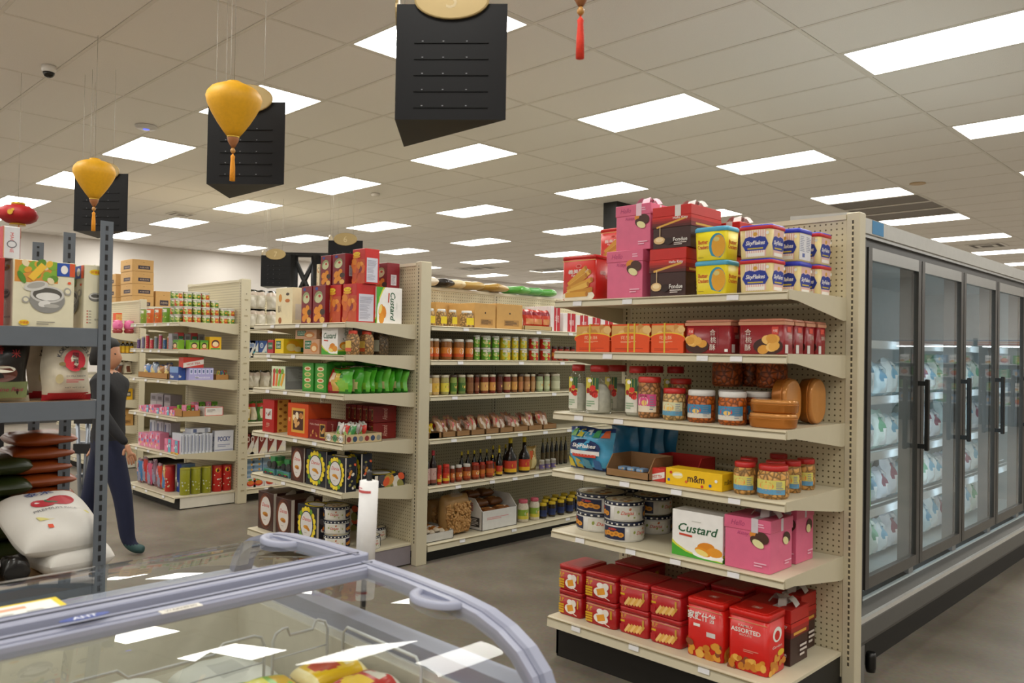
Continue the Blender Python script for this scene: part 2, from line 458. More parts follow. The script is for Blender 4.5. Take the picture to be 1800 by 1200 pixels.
diffuser(1735, 431, 'square white air diffuser in the ceiling above the glass-door freezers', .6, .6)
diffuser(318, 376, 'small grey ceiling diffuser between the lights beyond the black aisle signs', .35, .35, '#8a8378')
# dome camera
p = atZ(86, 116, CEIL); t = thing('security_camera', 'small white dome security camera with black lens on the ceiling', 'camera', (p.x, p.y, CEIL-.001))
m_ = MB(); m_.lathe([(.05, 0), (.052, -.03), (.045, -.05)], mat('#e8e6e2', .4), 20); obj('housing', m_, t)
m_ = MB(); m_.lathe([(.042, -.046), (.04, -.062), (.03, -.08), (.012, -.089)], mat('#15130f', .1), 18); obj('lens_dome', m_, t)
p = atZ(257, 221, CEIL); t = thing('wireless_access_point', 'flat round white access point with blue light on the ceiling', 'router', (p.x, p.y, CEIL-.001))
m_ = MB(); m_.lathe([(.1, 0), (.102, -.012), (.085, -.03), (.03, -.034)], mat('#d9d6d2', .5), 28); obj('housing', m_, t)
m_ = MB(); m_.lathe([(.03, -.0345), (.026, -.036)], mat('#4a5cff', .4, emit=1.5), 20); obj('light_ring', m_, t)
p = atZ(660, 340, CEIL); m_ = MB(); m_.lathe([(.06, 0), (.062, -.02), (.05, -.035), (.02, -.04)], mat('#e4ded6', .5), 18)
t = tag(obj('smoke_detector', m_, None, (p.x, p.y, CEIL-.001)), 'small round smoke detector on the ceiling beyond the number six sign', 'detector')
m_ = MB(); m_.box(-.03, -.045, -.03, .03, -.03, -.022, mat('#2a2824')); obj('sensor_slot', m_, t)
p = atZ(1613, 322, CEIL); m_ = MB(); m_.lathe([(.09, 0), (.092, -.008), (.07, -.012)], mat('#c9ad86', .5), 24)
tag(obj('ceiling_speaker', m_, None, (p.x, p.y, CEIL-.001)), 'round beige ceiling speaker cover above the glass-door freezers', 'speaker')
m_ = MB(); m_.lathe([(.07, 0), (.072, -.015), (.05, -.04)], mat('#eeeae6', .5), 18); p = atZ(962, 458, CEIL)
tag(obj('motion_sensor', m_, None, (p.x, p.y, CEIL-.001)), 'small white round sensor on the far ceiling above the egg roll tins', 'sensor')

# ================================================================== SHELVING
CREAM = mat('#d3cab0', 0.42, noise=0.03); CREAM2 = mat('#c8bfa5', 0.45, noise=0.03)
KICK = mat('#17140f', 0.55)
TAGW = mat('#e9e8ea', .5); TAGG = mat('#8f9096', .5)
PEG = dotted('pegboard', '#cdc3a4', '#62563c', (0, 2), 0.0254, 0.16)
SLOT = dotted('slotted_post', '#d0c49f', '#4a4232', (0, 2), 0.0254, 0.16, 0.30)
def slotmat(px):
    return dotted('slot_post', '#d6caa6', '#4a4232', (2,), 0.0254, 0.32)
def shelf_mesh(W, D, base=False, lip=0.034):
    m_ = MB()
    m_.box(0, -D, -.014, W, 0, 0, CREAM)
    m_.prism([(-D, 0.0), (-D-.012, -.004), (-D-.016, -lip), (-D-.006, -lip-.003), (-D, -.014)], 0, W, CREAM, 'x')
    m_.box(0, -D-.018, -.009, W, -D-.010, -.006, mat('#8a7d5c'))
    return m_
def bracket_mesh(x, D):
    m_ = MB(); m_.prism([(0.0, .004), (0, -.098), (-.03, -.1), (-D*.88, -.036), (-D-.004, -.034), (-D-.004, .004)], x-.002, x+.002, CREAM2, 'x')
    return m_
def price_tags(parent, W, D, xs, lip=0.034):
    for k, x in enumerate(xs):
        m_ = MB(); m_.add([(0, -D-.0162, -.005), (.055, -D-.0162, -.005), (.055, -D-.0192, -.031), (0, -D-.0192, -.031)], [(0, 1, 2, 3)], TAGW)
        obj('price_tag', m_, parent, (x, 0, 0), fix=False)
def shelf_unit(name, label, W, zs, D, basez, baseD, top, loc, rot, posts, tags, side='#17140f', postd=.07, sides=True, panel_z0=.1, left_side=True):
    """zs: shelf tops from the top down. local frame: x 0..W, back panel at y=0, shelves to y=-D"""
    t = thing(name, label, 'shelf', loc, rot)
    m_ = MB(); m_.box(0, 0.004, panel_z0, W, .022, top-.03, PEG); obj('pegboard_panel', m_, t)
    m_ = MB(); m_.box(0, -.004, top-.03, W, .03, top-.008, CREAM); obj('top_rail', m_, t)
    for x in posts:
        m_ = MB(); m_.box(x-.03, 0, 0, x+.03, postd, top, CREAM2, c=.004)
        o = obj('post', m_, t)
        m_ = MB(); m_.box(x-.004, -.0012, .15, x+.004, .001, top-.03, slotmat(0)); obj('slot_strip', m_, o)
    for k, z in enumerate(zs):
        s_ = obj('shelf', shelf_mesh(W, D), t, (0, 0, z))
        for x in ((-.0025, W+.0025) if sides else (-.0025,)): obj('bracket', bracket_mesh(x, D), s_)
        price_tags(s_, W, D, tags[k % len(tags)])
    m_ = shelf_mesh(W, baseD, lip=.05); b_ = obj('base_deck', m_, t, (0, 0, basez)); price_tags(b_, W, baseD, tags[-1])
    m_ = MB(); m_.box(0.01, -baseD+.05, 0, W-.01, -baseD+.07, basez-.02, KICK); obj('kick_plate', m_, t)
    m_ = MB(); m_.box(W-.02, -baseD+.05, 0.01, W-.006, 0, basez-.015, mat(side, .55)); obj('base_side', m_, t)
    if left_side: m_ = MB(); m_.box(.006, -baseD+.05, 0.01, .02, 0, basez-.015, mat(side, .55)); obj('base_side', m_, t)
    return t
# A: end rack beside the glass-door freezers
A_X0, A_X1, A_F, A_B = -2.70, -1.475, 3.075, 3.63
AZ = [1.78, 1.5245, 1.222, .936, .632]; ABZ = .21
WA = A_X1-A_X0
shelf_unit('end_shelf_rack', 'cream metal end rack of cookie tins backing onto the glass-door freezers', WA, AZ, A_B-A_F, ABZ, A_B-A_F+.02, 2.165, (A_X0, A_B, 0), 0, (.025, WA+.03),
           [[.12, .42, .96], [.31, .82, .98], [.14, .38], [.15, .42, .70, .98], [.16, .46, .70, .98], [.16, .50, .86]])
# B: end rack in front of the sauce aisle
B_X0, B_X1, B_F, B_B = -5.735, -4.53, 3.06, 3.64
BZ = [1.697, 1.479, 1.217, .888, .569]; BBZ = .155
WB = B_X1-B_X0
shelf_unit('end_shelf_rack', 'cream metal end rack of cookie boxes behind the white bag roll', WB, BZ, B_B-B_F, BBZ, B_B-B_F+.02, 2.15, (B_X0, B_B, 0), 0, (.025, WB+.03),
           [[.25, .6, .95], [.2, .55], [.2, .45, .75, .95], [.2, .6, .85], [.45, .85], [.3, .8]], side='#8a8288', postd=.095)
# sauce aisle run
R_F, R_B = -4.485, -5.06
RZ = [1.70, 1.452, 1.195, .884, .54]; RBZ = .135
WR = 4*1.22
shelf_unit('aisle_shelving', 'cream metal aisle shelving stocked with sauces jars and snack cartons', WR, RZ, R_F-R_B, RBZ, R_F-R_B, 2.04, (R_B, 3.745, 0), math.pi/2, (.03, 1.22, 2.44, 3.66, 4.85),
           [[.3, 1.1, 1.5], [.25, .9, 1.4], [.2, .75, 1.3], [.2, .55, .9, 1.2, 1.5], [.25, .6, .85, 1.1, 1.35], [.3, .85, 1.5]], sides=False)
# C: candy end rack
C_X0, C_X1, C_F, C_B = -8.62, -7.47, 3.225, 3.80
CZ = [1.745, 1.491, 1.202, .86, .513]; CBZ = .125
WC = C_X1-C_X0
ct = shelf_unit('end_shelf_rack', 'cream metal end rack holding candy tins and snack cans', WC, CZ, C_B-C_F, CBZ, C_B-C_F+.01, 2.19, (C_X0, C_B, 0), 0, (.025, WC+.03),
           [[.1, .35, .6, .9], [.1, .3, .5, .7], [.1, .4, .7, .95], [.15, .4, .7], [.2, .5, .8], [.2, .5, .9]], side='#d8d3c6', postd=.095)
for k in range(13):      # punched knock-outs up the end face of its post
    z = .12+k*.155; m_ = MB(); m_.box(WC+.06, .03, z, WC+.0625, .066, z+.012, mat('#a5997a')); obj('post_tab', m_, ct); obj('post_hole', MB().box(WC+.06, .044, z+.06, WC+.0625, .052, z+.068, mat('#5d543e')), ct)
# rice-paper aisle run behind it
Q_F, Q_B = -7.46, -8.03
QZ = [1.70, 1.42, 1.10, .78, .46]; QBZ = .13
shelf_unit('aisle_shelving', 'cream metal aisle shelving holding rice paper and noodle packs', 3*1.22, QZ, Q_F-Q_B, QBZ, Q_F-Q_B, 2.1, (Q_B, 3.90, 0), math.pi/2, (.03, 1.22, 2.44, 3.63), [[.2, .6, 1.0]], sides=False)
# D: end rack beyond the candy rack
D_X0, D_X1, D_F, D_B = -11.55, -10.42, 3.42, 3.98
DZ = [1.667, 1.42, 1.16, .845, .525]; DBZ = .14
shelf_unit('end_shelf_rack', 'cream metal end rack of drinks and toys behind the walking person', D_X1-D_X0, DZ, D_B-D_F, DBZ, D_B-D_F, 2.1, (D_X0, D_B, 0), 0, (.025, D_X1-D_X0+.03), [[.3, .7]], side='#d8d3c6')
m_ = MB()      # the run it closes, carrying cartons on its top
t = thing('aisle_shelving', 'cream gondola run topped with cardboard cartons behind the candy rack', 'shelf', (-12.1, 4.1, 0))
m_ = MB(); m_.box(.9, 0, 0, .96, 3.6, 1.99, CREAM2); obj('back_panel', m_, t)
for z in (.13, .44, .74, 1.08, 1.36, 1.72, 2.02):
    m_ = MB(); m_.box(0, 0, z-.02, 1.68, 3.6, z, CREAM); obj('shelf', m_, t)

# ================================================================== GLASS-DOOR FREEZERS
FX = -1.50; FY0 = 3.93; DW = .752; ND = 5
FY1 = FY0+ND*DW+.1
STEEL = mat('#9a9a98', .33, .75, noise=.05); ALU = mat('#4c4a47', .4, .5); DGREY = mat('#3c3a37', .5); BLK = mat('#0e0d0c', .35)
LINER = mat('#b9c4c6', .6)
fz = thing('freezer_case', 'row of tall glass-door freezers with grey steel frames', 'freezer', (0, 0, 0))
m_ = MB()
m_.box(FX-1.0, 3.76, .30, FX-.96, FY1, 2.1, LINER); m_.box(FX-1.0, 3.76, .3, FX-.02, 3.80, 2.1, LINER); m_.box(FX-1.0, FY1-.04, .3, FX-.02, FY1, 2.1, LINER)
m_.box(FX-1.0, 3.76, .30, FX-.02, FY1, .36, LINER); m_.box(FX-1.0, 3.76, 2.08, FX-.02, FY1, 2.12, LINER); obj('cabinet', m_, fz)
m_ = MB(); m_.box(FX-1.0, 3.78, 0, FX-.06, FY1-.02, .30, KICK); obj('plinth', m_, fz)
m_ = MB(); m_.prism([(FX-.06, .20), (FX+.045, .20), (FX+.055, .22), (FX+.055, .30), (FX+.04, .325), (FX-.06, .37)], 3.76, FY1, mat('#5f5e5b', .42, .4), 'y'); obj('bumper', m_, fz)
m_ = MB(); m_.box(FX+.04, 3.765, .308, FX+.058, FY1, .328, mat('#c9c7c2', .3, .3)); obj('bumper_rail', m_, fz)
m_ = MB(); m_.box(FX-.04, 3.775, .02, FX+.05, 3.83, .2, mat('#6f6d69', .5)); m_.lathe([(.02, .06), (.024, .08), (.024, .13), (.02, .15)], BLK, 12, (FX+.052, 3.9)); obj('end_foot', m_, fz)
m_ = MB(); m_.prism([(FX-.3, 2.20), (FX-.02, 2.19), (FX+.03, 2.17), (FX+.03, 2.10), (FX, 2.085), (FX-.3, 2.085)], 3.76, FY1, mat('#b8b7b2', .45, .2), 'y'); obj('header', m_, fz)
m_ = MB(); m_.box(FX-.02, 3.80, 2.083, FX+.022, FY1, 2.102, STEEL); obj('header_trim', m_, fz)
m_ = MB(); m_.box(FX-.05, 3.80, 2.045, FX+.004, FY1, 2.083, BLK); obj('gasket', m_, fz)
m_ = MB(); m_.box(FX-.06, 3.765, .36, FX+.012, FY0-.03, 2.083, BLK); obj('end_jamb', m_, fz)
m_ = MB(); m_.box(FX+.0305, 3.92, 2.105, FX+.032, 4.06, 2.168, mat('#3f86b8', .6)); obj('blue_tape', m_, fz, label='strip of blue masking tape on the header')
GLASS = thin_glass('door_glass', (.86, .90, .90), 1.75, .015, .05, '#cfd8da')
for k in range(ND):
    y0 = FY0+k*DW; y1 = y0+DW-.012
    d = obj('door', MB().box(FX-.018, y0, .42, FX+.012, y0+.045, 2.045, ALU).box(FX-.018, y1-.045, .42, FX+.012, y1, 2.045, ALU)
            .box(FX-.018, y0+.045, .42, FX+.012, y1-.045, .475, mat('#5d5b57', .4, .5)).box(FX-.018, y0+.045, 1.985, FX+.012, y1-.045, 2.045, STEEL), fz)
    obj('glass', MB().add([(FX, y0+.045, .475), (FX, y1-.045, .475), (FX, y1-.045, 1.985), (FX, y0+.045, 1.985)], [(0, 1, 2, 3)], GLASS), d, fix=False)
    hy = y1-.03
    h_ = MB(); h_.box(FX+.012, hy-.012, 1.375, FX+.062, hy+.012, 1.40, BLK); h_.box(FX+.012, hy-.012, 1.04, FX+.062, hy+.012, 1.065, BLK); h_.box(FX+.045, hy-.014, 1.03, FX+.066, hy+.014, 1.41, BLK, c=.004)
    obj('handle', h_, d)
for k in range(ND+1):      # lit mullions and wire shelves
    y = FY0+k*DW-.006
    obj('mullion', MB().box(FX-.09, y-.035, .36, FX-.03, y+.035, 2.08, mat('#8d8f90', .5)), fz)
    if k: obj('lamp_tube', MB().lathe([(.013, .5), (.013, 1.95)], mat('#dff2ff', .4, noise=0, emit=7.0), 8, (FX-.075, y+.052)), fz)
FSZ = [.40, .70, 1.0, 1.30, 1.60]
for z in FSZ[1:]:
    m_ = MB()
    for q in range(12): m_.box(FX-.90+q*.065, 3.82, z-.012, FX-.895+q*.065, FY1-.05, z-.006, mat('#cfd6d8', .4))
    m_.box(FX-.16, 3.82, z-.03, FX-.152, FY1-.05, z+.012, mat('#d6dee0', .4)); obj('wire_shelf', m_, fz)
# ================================================================== PRODUCT BUILDERS
W_, K_, RD, YL, GD, TN, BR, GN, BL, OR_ = '#f2efe9', '#1c1a1a', '#c4211c', '#f0cf2a', '#d89a34', '#e3bd7a', '#5a2f1d', '#2f8f2c', '#23409c', '#e2631f'
ART = {}
def art(name, col, rough=.4):
    def deco(cls): ART[name] = (col, rough, cls); return cls
    return deco
def rolls(p, u, v, s, n=5, a=.6, c=('#d9a03c', '#e6b654', '#c98a2c')):
    p.ell(u, v-.25*s, .62*s, .2*s, '#efe6d2', 0, 16)
    for i, (dx, dy, an) in enumerate(((-.05, .34, .62), (.08, .26, .52), (-.06, .16, .5), (.12, .1, .3), (-.02, -.02, .28), (.1, -.12, .12), (-.08, -.2, .02))):
        L = .84*s; p.bar(u+dx*s, v+dy*s, L, .15*s, c[i % 3], an); p.ell(u+dx*s+math.cos(an)*L*.49, v+dy*s+math.sin(an)*L*.49, .05*s, .075*s, '#b8762a', an, 9)
def cookies(p, u, v, s, n=7, seed=3, cols=('#e0a23f', '#d38d30', '#ecb95e')):
    p.ell(u, v-.12*s, .62*s, .34*s, '#3b1a12', 0, 16)
    R = random.Random(seed)
    for i in range(n): p.ell(u+R.uniform(-.42, .42)*s, v+R.uniform(-.25, .25)*s, .24*s, .18*s, cols[i % 3], R.uniform(-.5, .5), 11)
class Art:
    top = None
    @staticmethod
    def side(p, d, h): pass
    @staticmethod
    def front(p, w, h): pass
@art('eggroll', '#c5261d')
class _(Art):
    def front(p, w, h):
        p.rect(0, .955*h, w, .975*h, '#d9b46a'); p.ell(w*.5, .83*h, .09*w, .05*h, '#e0837a'); p.ell(w*.5, .83*h, .06*w, .033*h, '#c5261d')
        p.text('義美蛋卷', w*.5, .70*h, .11*h, W_, .62*w, .01); p.text('Egg Rolls', w*.5, .60*h, .06*h, W_, .42*w)
        rolls(p, w*.5, .30*h, .78*w)
    def side(p, d, h): p.text('義美', d*.5, .66*h, .1*h, W_, d*.6); p.text('Egg', d*.5, .55*h, .06*h, W_)
def lidband(p, w, h, c, edge): p.rect(0, .76*h, w, h, c); p.rect(0, .752*h, w, .76*h, edge)
@art('pinkbox', '#dd6a8c')
class _(Art):
    def front(p, w, h):
        p.text('Hello', w*.3, .88*h, .1*h, '#a8386a', .3*w, 0, .3); p.text('Kitty', w*.42, .69*h, .09*h, '#b5457a', .26*w, 0, .3)
        p.ell(.66*w, .72*h, .11*w, .07*h, '#d9892f', .3); p.ell(.82*w, .66*h, .15*w, .11*h, '#4a2c20', -.3); p.ell(.7*w, .58*h, .14*w, .09*h, '#4a2c20', -.5); p.ell(.74*w, .54*h, .13*w, .07*h, '#e6dfa6', -.4)
        p.lines(.66*w, .1*h, .94*w, .2*h, 2, '#f0b8cd'); p.lines(.72*w, .84*h, .94*w, .93*h, 2, '#f0b8cd', .5, 4)
    def side(p, d, h):
        p.rect(.45*d, .76*h, .55*d, h, '#d9cfd6'); p.ell(.72*d, .62*h, .16*d, .1*h, '#4a2c20', -.4); p.ell(.66*d, .56*h, .13*d, .07*h, '#e6dfa6', -.4); p.lines(.62*d, .1*h, .94*d, .2*h, 2, '#f0b8cd')
@art('darkbox', '#3a1d19')
class _(Art):
    def front(p, w, h):
        for i, c in enumerate(('#c8281f', '#b0241e', '#8f1f1b', '#6c1a18', '#521b18')): p.rect(0, h*(.70-.05*i), w, h*(.76-.05*i), c)
        p.bar(w*.5, .60*h, .78*w, .045*h, '#d9a441', .22); p.rect(.2*w, .22*h, .22*w, .55*h, '#d8b98c'); p.ell(.2*w, .2*h, .15*w, .09*h, '#dcb983'); p.ell(.2*w, .215*h, .1*w, .05*h, '#efd6a8')
        p.ell(.44*w, .17*h, .11*w, .08*h, '#2a1512'); p.text('Fondue', .74*w, .2*h, .09*h, W_, .36*w, .01); p.lines(.58*w, .06*h, .92*w, .14*h, 2, '#d9cfc8'); p.text('Hello Kitty', .74*w, .7*h, .07*h, W_, .38*w, .01)
    def side(p, d, h):
        for i, c in enumerate(('#c8281f', '#a3221d', '#7a1c19')): p.rect(0, h*(.66-.08*i), d, h*(.76-.08*i), c)
        p.bar(.5*d, .56*h, .7*d, .05*h, '#d9a441', 0); p.lines(.5*d, .1*h, .92*d, .34*h, 3, '#d9cfc8')
@art('custard', '#f3f1ee', .35)
class _(Art):
    def front(p, w, h):
        p.poly([(0, 0), (w, 0), (w, .03*h), (.62*w, .06*h), (.3*w, .14*h), (.1*w, .25*h), (0, .34*h)], '#d8d84a')
        p.poly([(0, 0), (w, 0), (w, .015*h), (.6*w, .04*h), (.28*w, .11*h), (.08*w, .21*h), (0, .27*h)], '#4aa832')
        p.ell(.72*w, .1*h, .3*w, .07*h, '#fbfaf7', 0, 18)
        p.ell(.68*w, .28*h, .17*w, .1*h, '#e08a1e', .1); p.ell(.85*w, .2*h, .15*w, .1*h, '#e79a2c', 0); p.ell(.62*w, .17*h, .16*w, .085*h, '#e8951f', -.2); p.ell(.6*w, .15*h, .13*w, .06*h, '#f4dc7c', -.2)
        p.text('Custard', .52*w, .63*h, .19*h, '#1f5a37', .78*w, .012, .25); p.bar(.28*w, .47*h, .26*w, .045*h, '#c9452f', -.05); p.lines(.4*w, .78*h, .7*w, .81*h, 1, '#c9c9c2')
    def side(p, d, h):
        p.rect(0, 0, d, .12*h, '#4aa832'); p.rect(0, .12*h, d, .17*h, '#d8d84a'); p.ell(.5*d, .3*h, .38*d, .14*h, '#e8951f'); p.ell(.5*d, .27*h, .26*d, .09*h, '#f4dc7c'); p.text('Custard', .5*d, .68*h, .32*d, '#1f5a37', .42*h, 0, .25, math.pi/2)
@art('maroon', '#7c1420')
class _(Art):
    def front(p, w, h):
        p.ell(.3*w, .92*h, .12*w, .045*h, '#2d3f8f'); p.ell(.45*w, .7*h, .34*w, .15*h, '#8f9a6a', .3); p.ell(.5*w, .66*h, .3*w, .12*h, '#c8cba0', .2); p.ell(.55*w, .72*h, .1*w, .04*h, '#b33c2b')
        for u, v in ((.3, .34), (.55, .22), (.3, .14), (.62, .4)): p.ell(u*w, v*h, .2*w, .1*h, '#df8d22', .5, 8)
        p.ell(.8*w, .3*h, .2*w, .08*h, '#3d2a22'); p.ell(.78*w, .09*h, .2*w, .08*h, '#e5b35b')
    def side(p, d, h): p.rect(.3*d, .28*h, .75*d, .62*h, '#c9c4c8'); p.lines(.34*d, .3*h, .7*d, .6*h, 8, '#8d868c')
@art('fruitred', '#c3201d')
class _(Art):
    def front(p, w, h):
        p.rect(.0, 0, w, .7*h, '#c4512a'); p.blobs(.12*w, .05*h, .88*w, .66*h, 16, ('#e0872f', '#d9702a', '#8f3440', '#c95a38', '#ef9d3d'), .2*w, 5)
        p.ell(.35*w, .86*h, .28*w, .06*h, YL); p.ell(.35*w, .78*h, .3*w, .04*h, '#e4a52a'); p.text('Fruit', .36*w, .86*h, .05*h, '#c3201d', .34*w)
    def side(p, d, h):
        p.rect(.12*d, .05*h, .88*d, .74*h, '#cfcfdc')
        for k in range(3): p.lines(.17*d, (.1+.2*k)*h, .83*d, (.28+.2*k)*h, 6, '#8a8a9c', .35, k+3)
@art('cream', '#e9dbb4')
class _(Art):
    def front(p, w, h):
        p.ell(.28*w, .72*h, .1*w, .11*h, '#d99238'); p.ell(.28*w, .1*h, .1*w, .09*h, '#a8622a'); p.text('旅人', .26*w, .42*h, .22*w, '#5b4636', .2*w); p.ell(.72*w, .82*h, .1*w, .04*h, '#4c3f36'); p.ell(.72*w, .64*h, .14*w, .05*h, '#c2702c')
    def side(p, d, h): p.rect(.2*d, .12*h, .8*d, .55*h, '#d8d0c0')
@art('sunnychoco', '#ecc91f')
class _(Art):
    def front(p, w, h):
        p.rect(.12*w, .3*h, .7*w, .85*h, '#1f6b45'); p.text('EURO', .42*w, .7*h, .16*h, W_, .46*w, .015); p.text('CAKE', .42*w, .46*h, .16*h, W_, .46*w, .015)
    def side(p, d, h):
        p.ell(.4*d, .5*h, .28*d, .42*h, '#f2b21d'); p.ell(.32*d, .42*h, .2*d, .26*h, '#f7e08c'); p.ell(.6*d, .3*h, .16*d, .18*h, '#f6e7a8'); p.rect(.72*d, .1*h, .97*d, .42*h, '#1f6b45')
@art('brownchoco', '#c79a76')
class _(Art):
    def front(p, w, h):
        p.rect(.1*w, .35*h, .5*w, .9*h, '#1f6b45'); p.text('EURO', .3*w, .74*h, .13*h, W_, .32*w); p.text('CAKE', .3*w, .52*h, .13*h, W_, .32*w); p.ell(.68*w, .45*h, .24*w, .34*h, '#c9803a'); p.ell(.68*w, .38*h, .15*w, .18*h, '#efd3a4')
    def side(p, d, h): p.ell(.45*d, .5*h, .3*d, .36*h, '#b9743c'); p.ell(.42*d, .44*h, .16*d, .2*h, '#ecd0a0')
@art('smallred', '#b92a34')
class _(Art):
    def front(p, w, h): p.rect(.1*w, .3*h, .9*w, .8*h, '#1f6b45'); p.text('CAKE', .5*w, .55*h, .16*h, W_, .7*w)
@art('carrot', '#d9e3c0')
class _(Art):
    def front(p, w, h):
        for i, c in enumerate(('#d8402e', '#e0802c', '#8fb83a', '#e7a93a')): p.bar(w*(.18+.21*i), .42*h, .62*h, .14*w, c, 1.5-.12*i); p.ell(w*(.2+.2*i), .78*h, .1*w, .12*h, '#6fa436' if i % 2 else '#b23a34')
    def side(p, d, h): p.rect(0, 0, d, h, '#8d8d8c'); p.lines(.08*d, .35*h, .9*d, .9*h, 11, '#b9b9b8', .4, 9)
@art('greenbox', '#2f8a26')
class _(Art):
    def front(p, w, h):
        p.rect(.2*w, .08*h, .8*w, .92*h, '#57a83c')
        for i in range(4): p.ell(.5*w, (.2+.2*i)*h, .3*w, .075*h, '#e5ddb4' if i % 2 else '#d9c27a'); p.ell(.5*w, (.2+.2*i)*h, .2*w, .04*h, '#c96a35' if i % 2 else '#7fb05a')
@art('redgift', '#b3231c')
class _(Art):
    def front(p, w, h):
        p.rect(.25*w, .4*h, .82*w, .72*h, '#d9d3cc'); p.blobs(.35*w, .45*h, .72*w, .68*h, 6, ('#b04a30', '#8c7c74', '#c9a08a'), .07*w); p.text('禮盒', .5*w, .24*h, .1*h, '#e0a890', .3*w); p.lines(.3*w, .14*h, .72*w, .18*h, 1, '#d88a70')
    def side(p, d, h):
        p.rect(.2*d, 0, .85*d, h, '#d3a24b')
        for i in range(9): p.ell((.38+.28*(i % 2))*d, h*(.06+.11*i), .1*d, .04*h, '#8f5a1f')
@art('orangegift', '#cf4a12')
class _(Art):
    def front(p, w, h):
        p.rect(.2*w, .12*h, .84*w, .86*h, '#d8a03c'); p.rect(.27*w, .2*h, .77*w, .78*h, '#4a2414'); p.blobs(.34*w, .28*h, .7*w, .7*h, 9, ('#d9a566', '#efdcb8', '#b5763a'), .09*w, 4); p.text('禮', .1*w, .5*h, .12*h, '#f0d088')
@art('darkredbox', '#7d1713')
class _(Art):
    def front(p, w, h): p.text('Hello Panda', .35*w, .78*h, .1*h, '#e0b8a8', .5*w, 0, .2); p.rect(.64*w, .12*h, .92*w, .82*h, '#c79a3f'); p.rect(.67*w, .17*h, .89*w, .77*h, '#2c1a12'); p.blobs(.68*w, .2*h, .87*w, .7*h, 6, ('#d8b070', '#c98d4a'), .05*w); p.blobs(.1*w, .15*h, .5*w, .5*h, 7, ('#b9743c', '#8f4a28', '#d69a52'), .05*w, 8)
    def side(p, d, h): p.text('Almond', .5*d, .5*h, .22*d, '#d8a898', .7*h, 0, .2, math.pi/2)
@art('browntin', '#3d1c12')
class _(Art):
    def front(p, w, h):
        p.ell(.5*w, .5*h, .46*w, .47*h, '#6d3620', 0, 22); p.ell(.52*w, .5*h, .43*w, .44*h, '#3a170d', 0, 22); p.ell(.48*w, .5*h, .37*w, .41*h, '#8a4d28', .05, 22); p.ell(.5*w, .5*h, .33*w, .38*h, '#ddd6cf', 0, 22)
        p.text('Danisa', .5*w, .66*h, .1*h, '#c9392f', .46*w, .01, .35); p.ell(.48*w, .42*h, .17*w, .055*h, '#c98a2e'); p.ell(.54*w, .39*h, .12*w, .035*h, '#a8641f'); p.lines(.38*w, .24*h, .62*w, .29*h, 1, '#b9b1aa')
    def side(p, d, h):
        p.rect(0, 0, .1*d, h, '#d8cfc0'); p.blobs(.25*d, .05*h, .9*d, .95*h, 14, ('#8f6a4a', '#c9c0b4', '#5a4438', '#b58a5a'), .14*d)
@art('lemontin', '#171a26')
class _(Art):
    def front(p, w, h):
        for i in range(18):
            t = i*2*math.pi/18; p.ell(.5*w+.385*w*math.cos(t), .5*h+.405*h*math.sin(t), .085*w, .075*h, ('#e4c81f', '#f0d83a', '#e9d02c', '#6f9a2c')[i % 4], t)
        p.ell(.5*w, .5*h, .335*w, .37*h, '#1d2140', 0, 22); p.ell(.5*w, .5*h, .30*w, .345*h, '#dedad6', 0, 22); p.text('Danisa', .5*w, .65*h, .095*h, '#c9392f', .42*w, .01, .35); p.ell(.47*w, .44*h, .13*w, .05*h, '#d99a2e'); p.ell(.56*w, .41*h, .12*w, .045*h, '#c98420', -.4); p.lines(.4*w, .27*h, .6*w, .31*h, 1, '#b9b1aa')
    def side(p, d, h):
        p.rect(0, 0, .1*d, h, '#d8cfc0'); p.blobs(.25*d, .05*h, .9*d, .95*h, 14, ('#8f8a4a', '#d8d2c6', '#4a4448', '#c58a3a', '#d9582f'), .14*d, 4)
    def top(p, w, d):
        p.ell(.5*w, .5*d, .45*w, .45*d, '#e4c81f', 0, 20); p.ell(.5*w, .5*d, .36*w, .34*d, '#1d2140', 0, 20); p.ell(.5*w, .5*d, .32*w, .28*d, '#dedad6', 0, 20)
@art('orangetin', '#e2501a')
class _(Art):
    def front(p, w, h):
        p.rect(0, .52*h, w, .94*h, '#d9a860'); p.blobs(.06*w, .6*h, .94*w, .9*h, 9, ('#e6be7c', '#c98d46', '#dba95e'), .12*w, 2); p.ell(.5*w, .5*h, .56*w, .2*h, YL, 0, 20); p.ell(.5*w, .47*h, .56*w, .2*h, '#e2501a', 0, 20); p.rect(0, 0, w, .45*h, '#e2501a')
        p.text('花生酥', .45*w, .52*h, .13*h, '#f3c8a0', .4*w); p.lines(.25*w, .33*h, .7*w, .4*h, 2, '#f0b088'); p.lines(.1*w, .06*h, .9*w, .16*h, 2, '#b83a10')
@art('walnut', '#8c1a20')
class _(Art):
    def front(p, w, h):
        p.rect(0, .9*h, w, h, '#c48a6a')
        for k in range(5): p.rect((.56+.045*k)*w, .2*h, (.565+.045*k)*w, .86*h, '#5f0f14')
        p.rect(.07*w, .6*h, .2*w, .82*h, '#d04838'); p.text('元祖', .135*w, .71*h, .09*h, W_, .09*w); cookies(p, .28*w, .32*h, .42*w, 8, 3, ('#e5ac4e', '#d99a3c', '#efc06c')); 
        for k, c in enumerate('合桃酥'): p.text(c, .62*w+.015*w*(k % 2), (.68-.24*k)*h, .2*h, '#e6dcd0')
        p.rect(.88*w, .06*h, .95*w, .15*h, W_)
    def side(p, d, h): p.rect(0, .9*h, d, h, '#c48a6a'); p.text('合桃', .6*d, .55*h, .14*h, '#d8c8b8', .4*d); p.rect(.3*d, .68*h, .7*d, .84*h, '#d04838'); p.rect(.1*d, .04*h, .4*d, .3*h, '#d9d4d0')
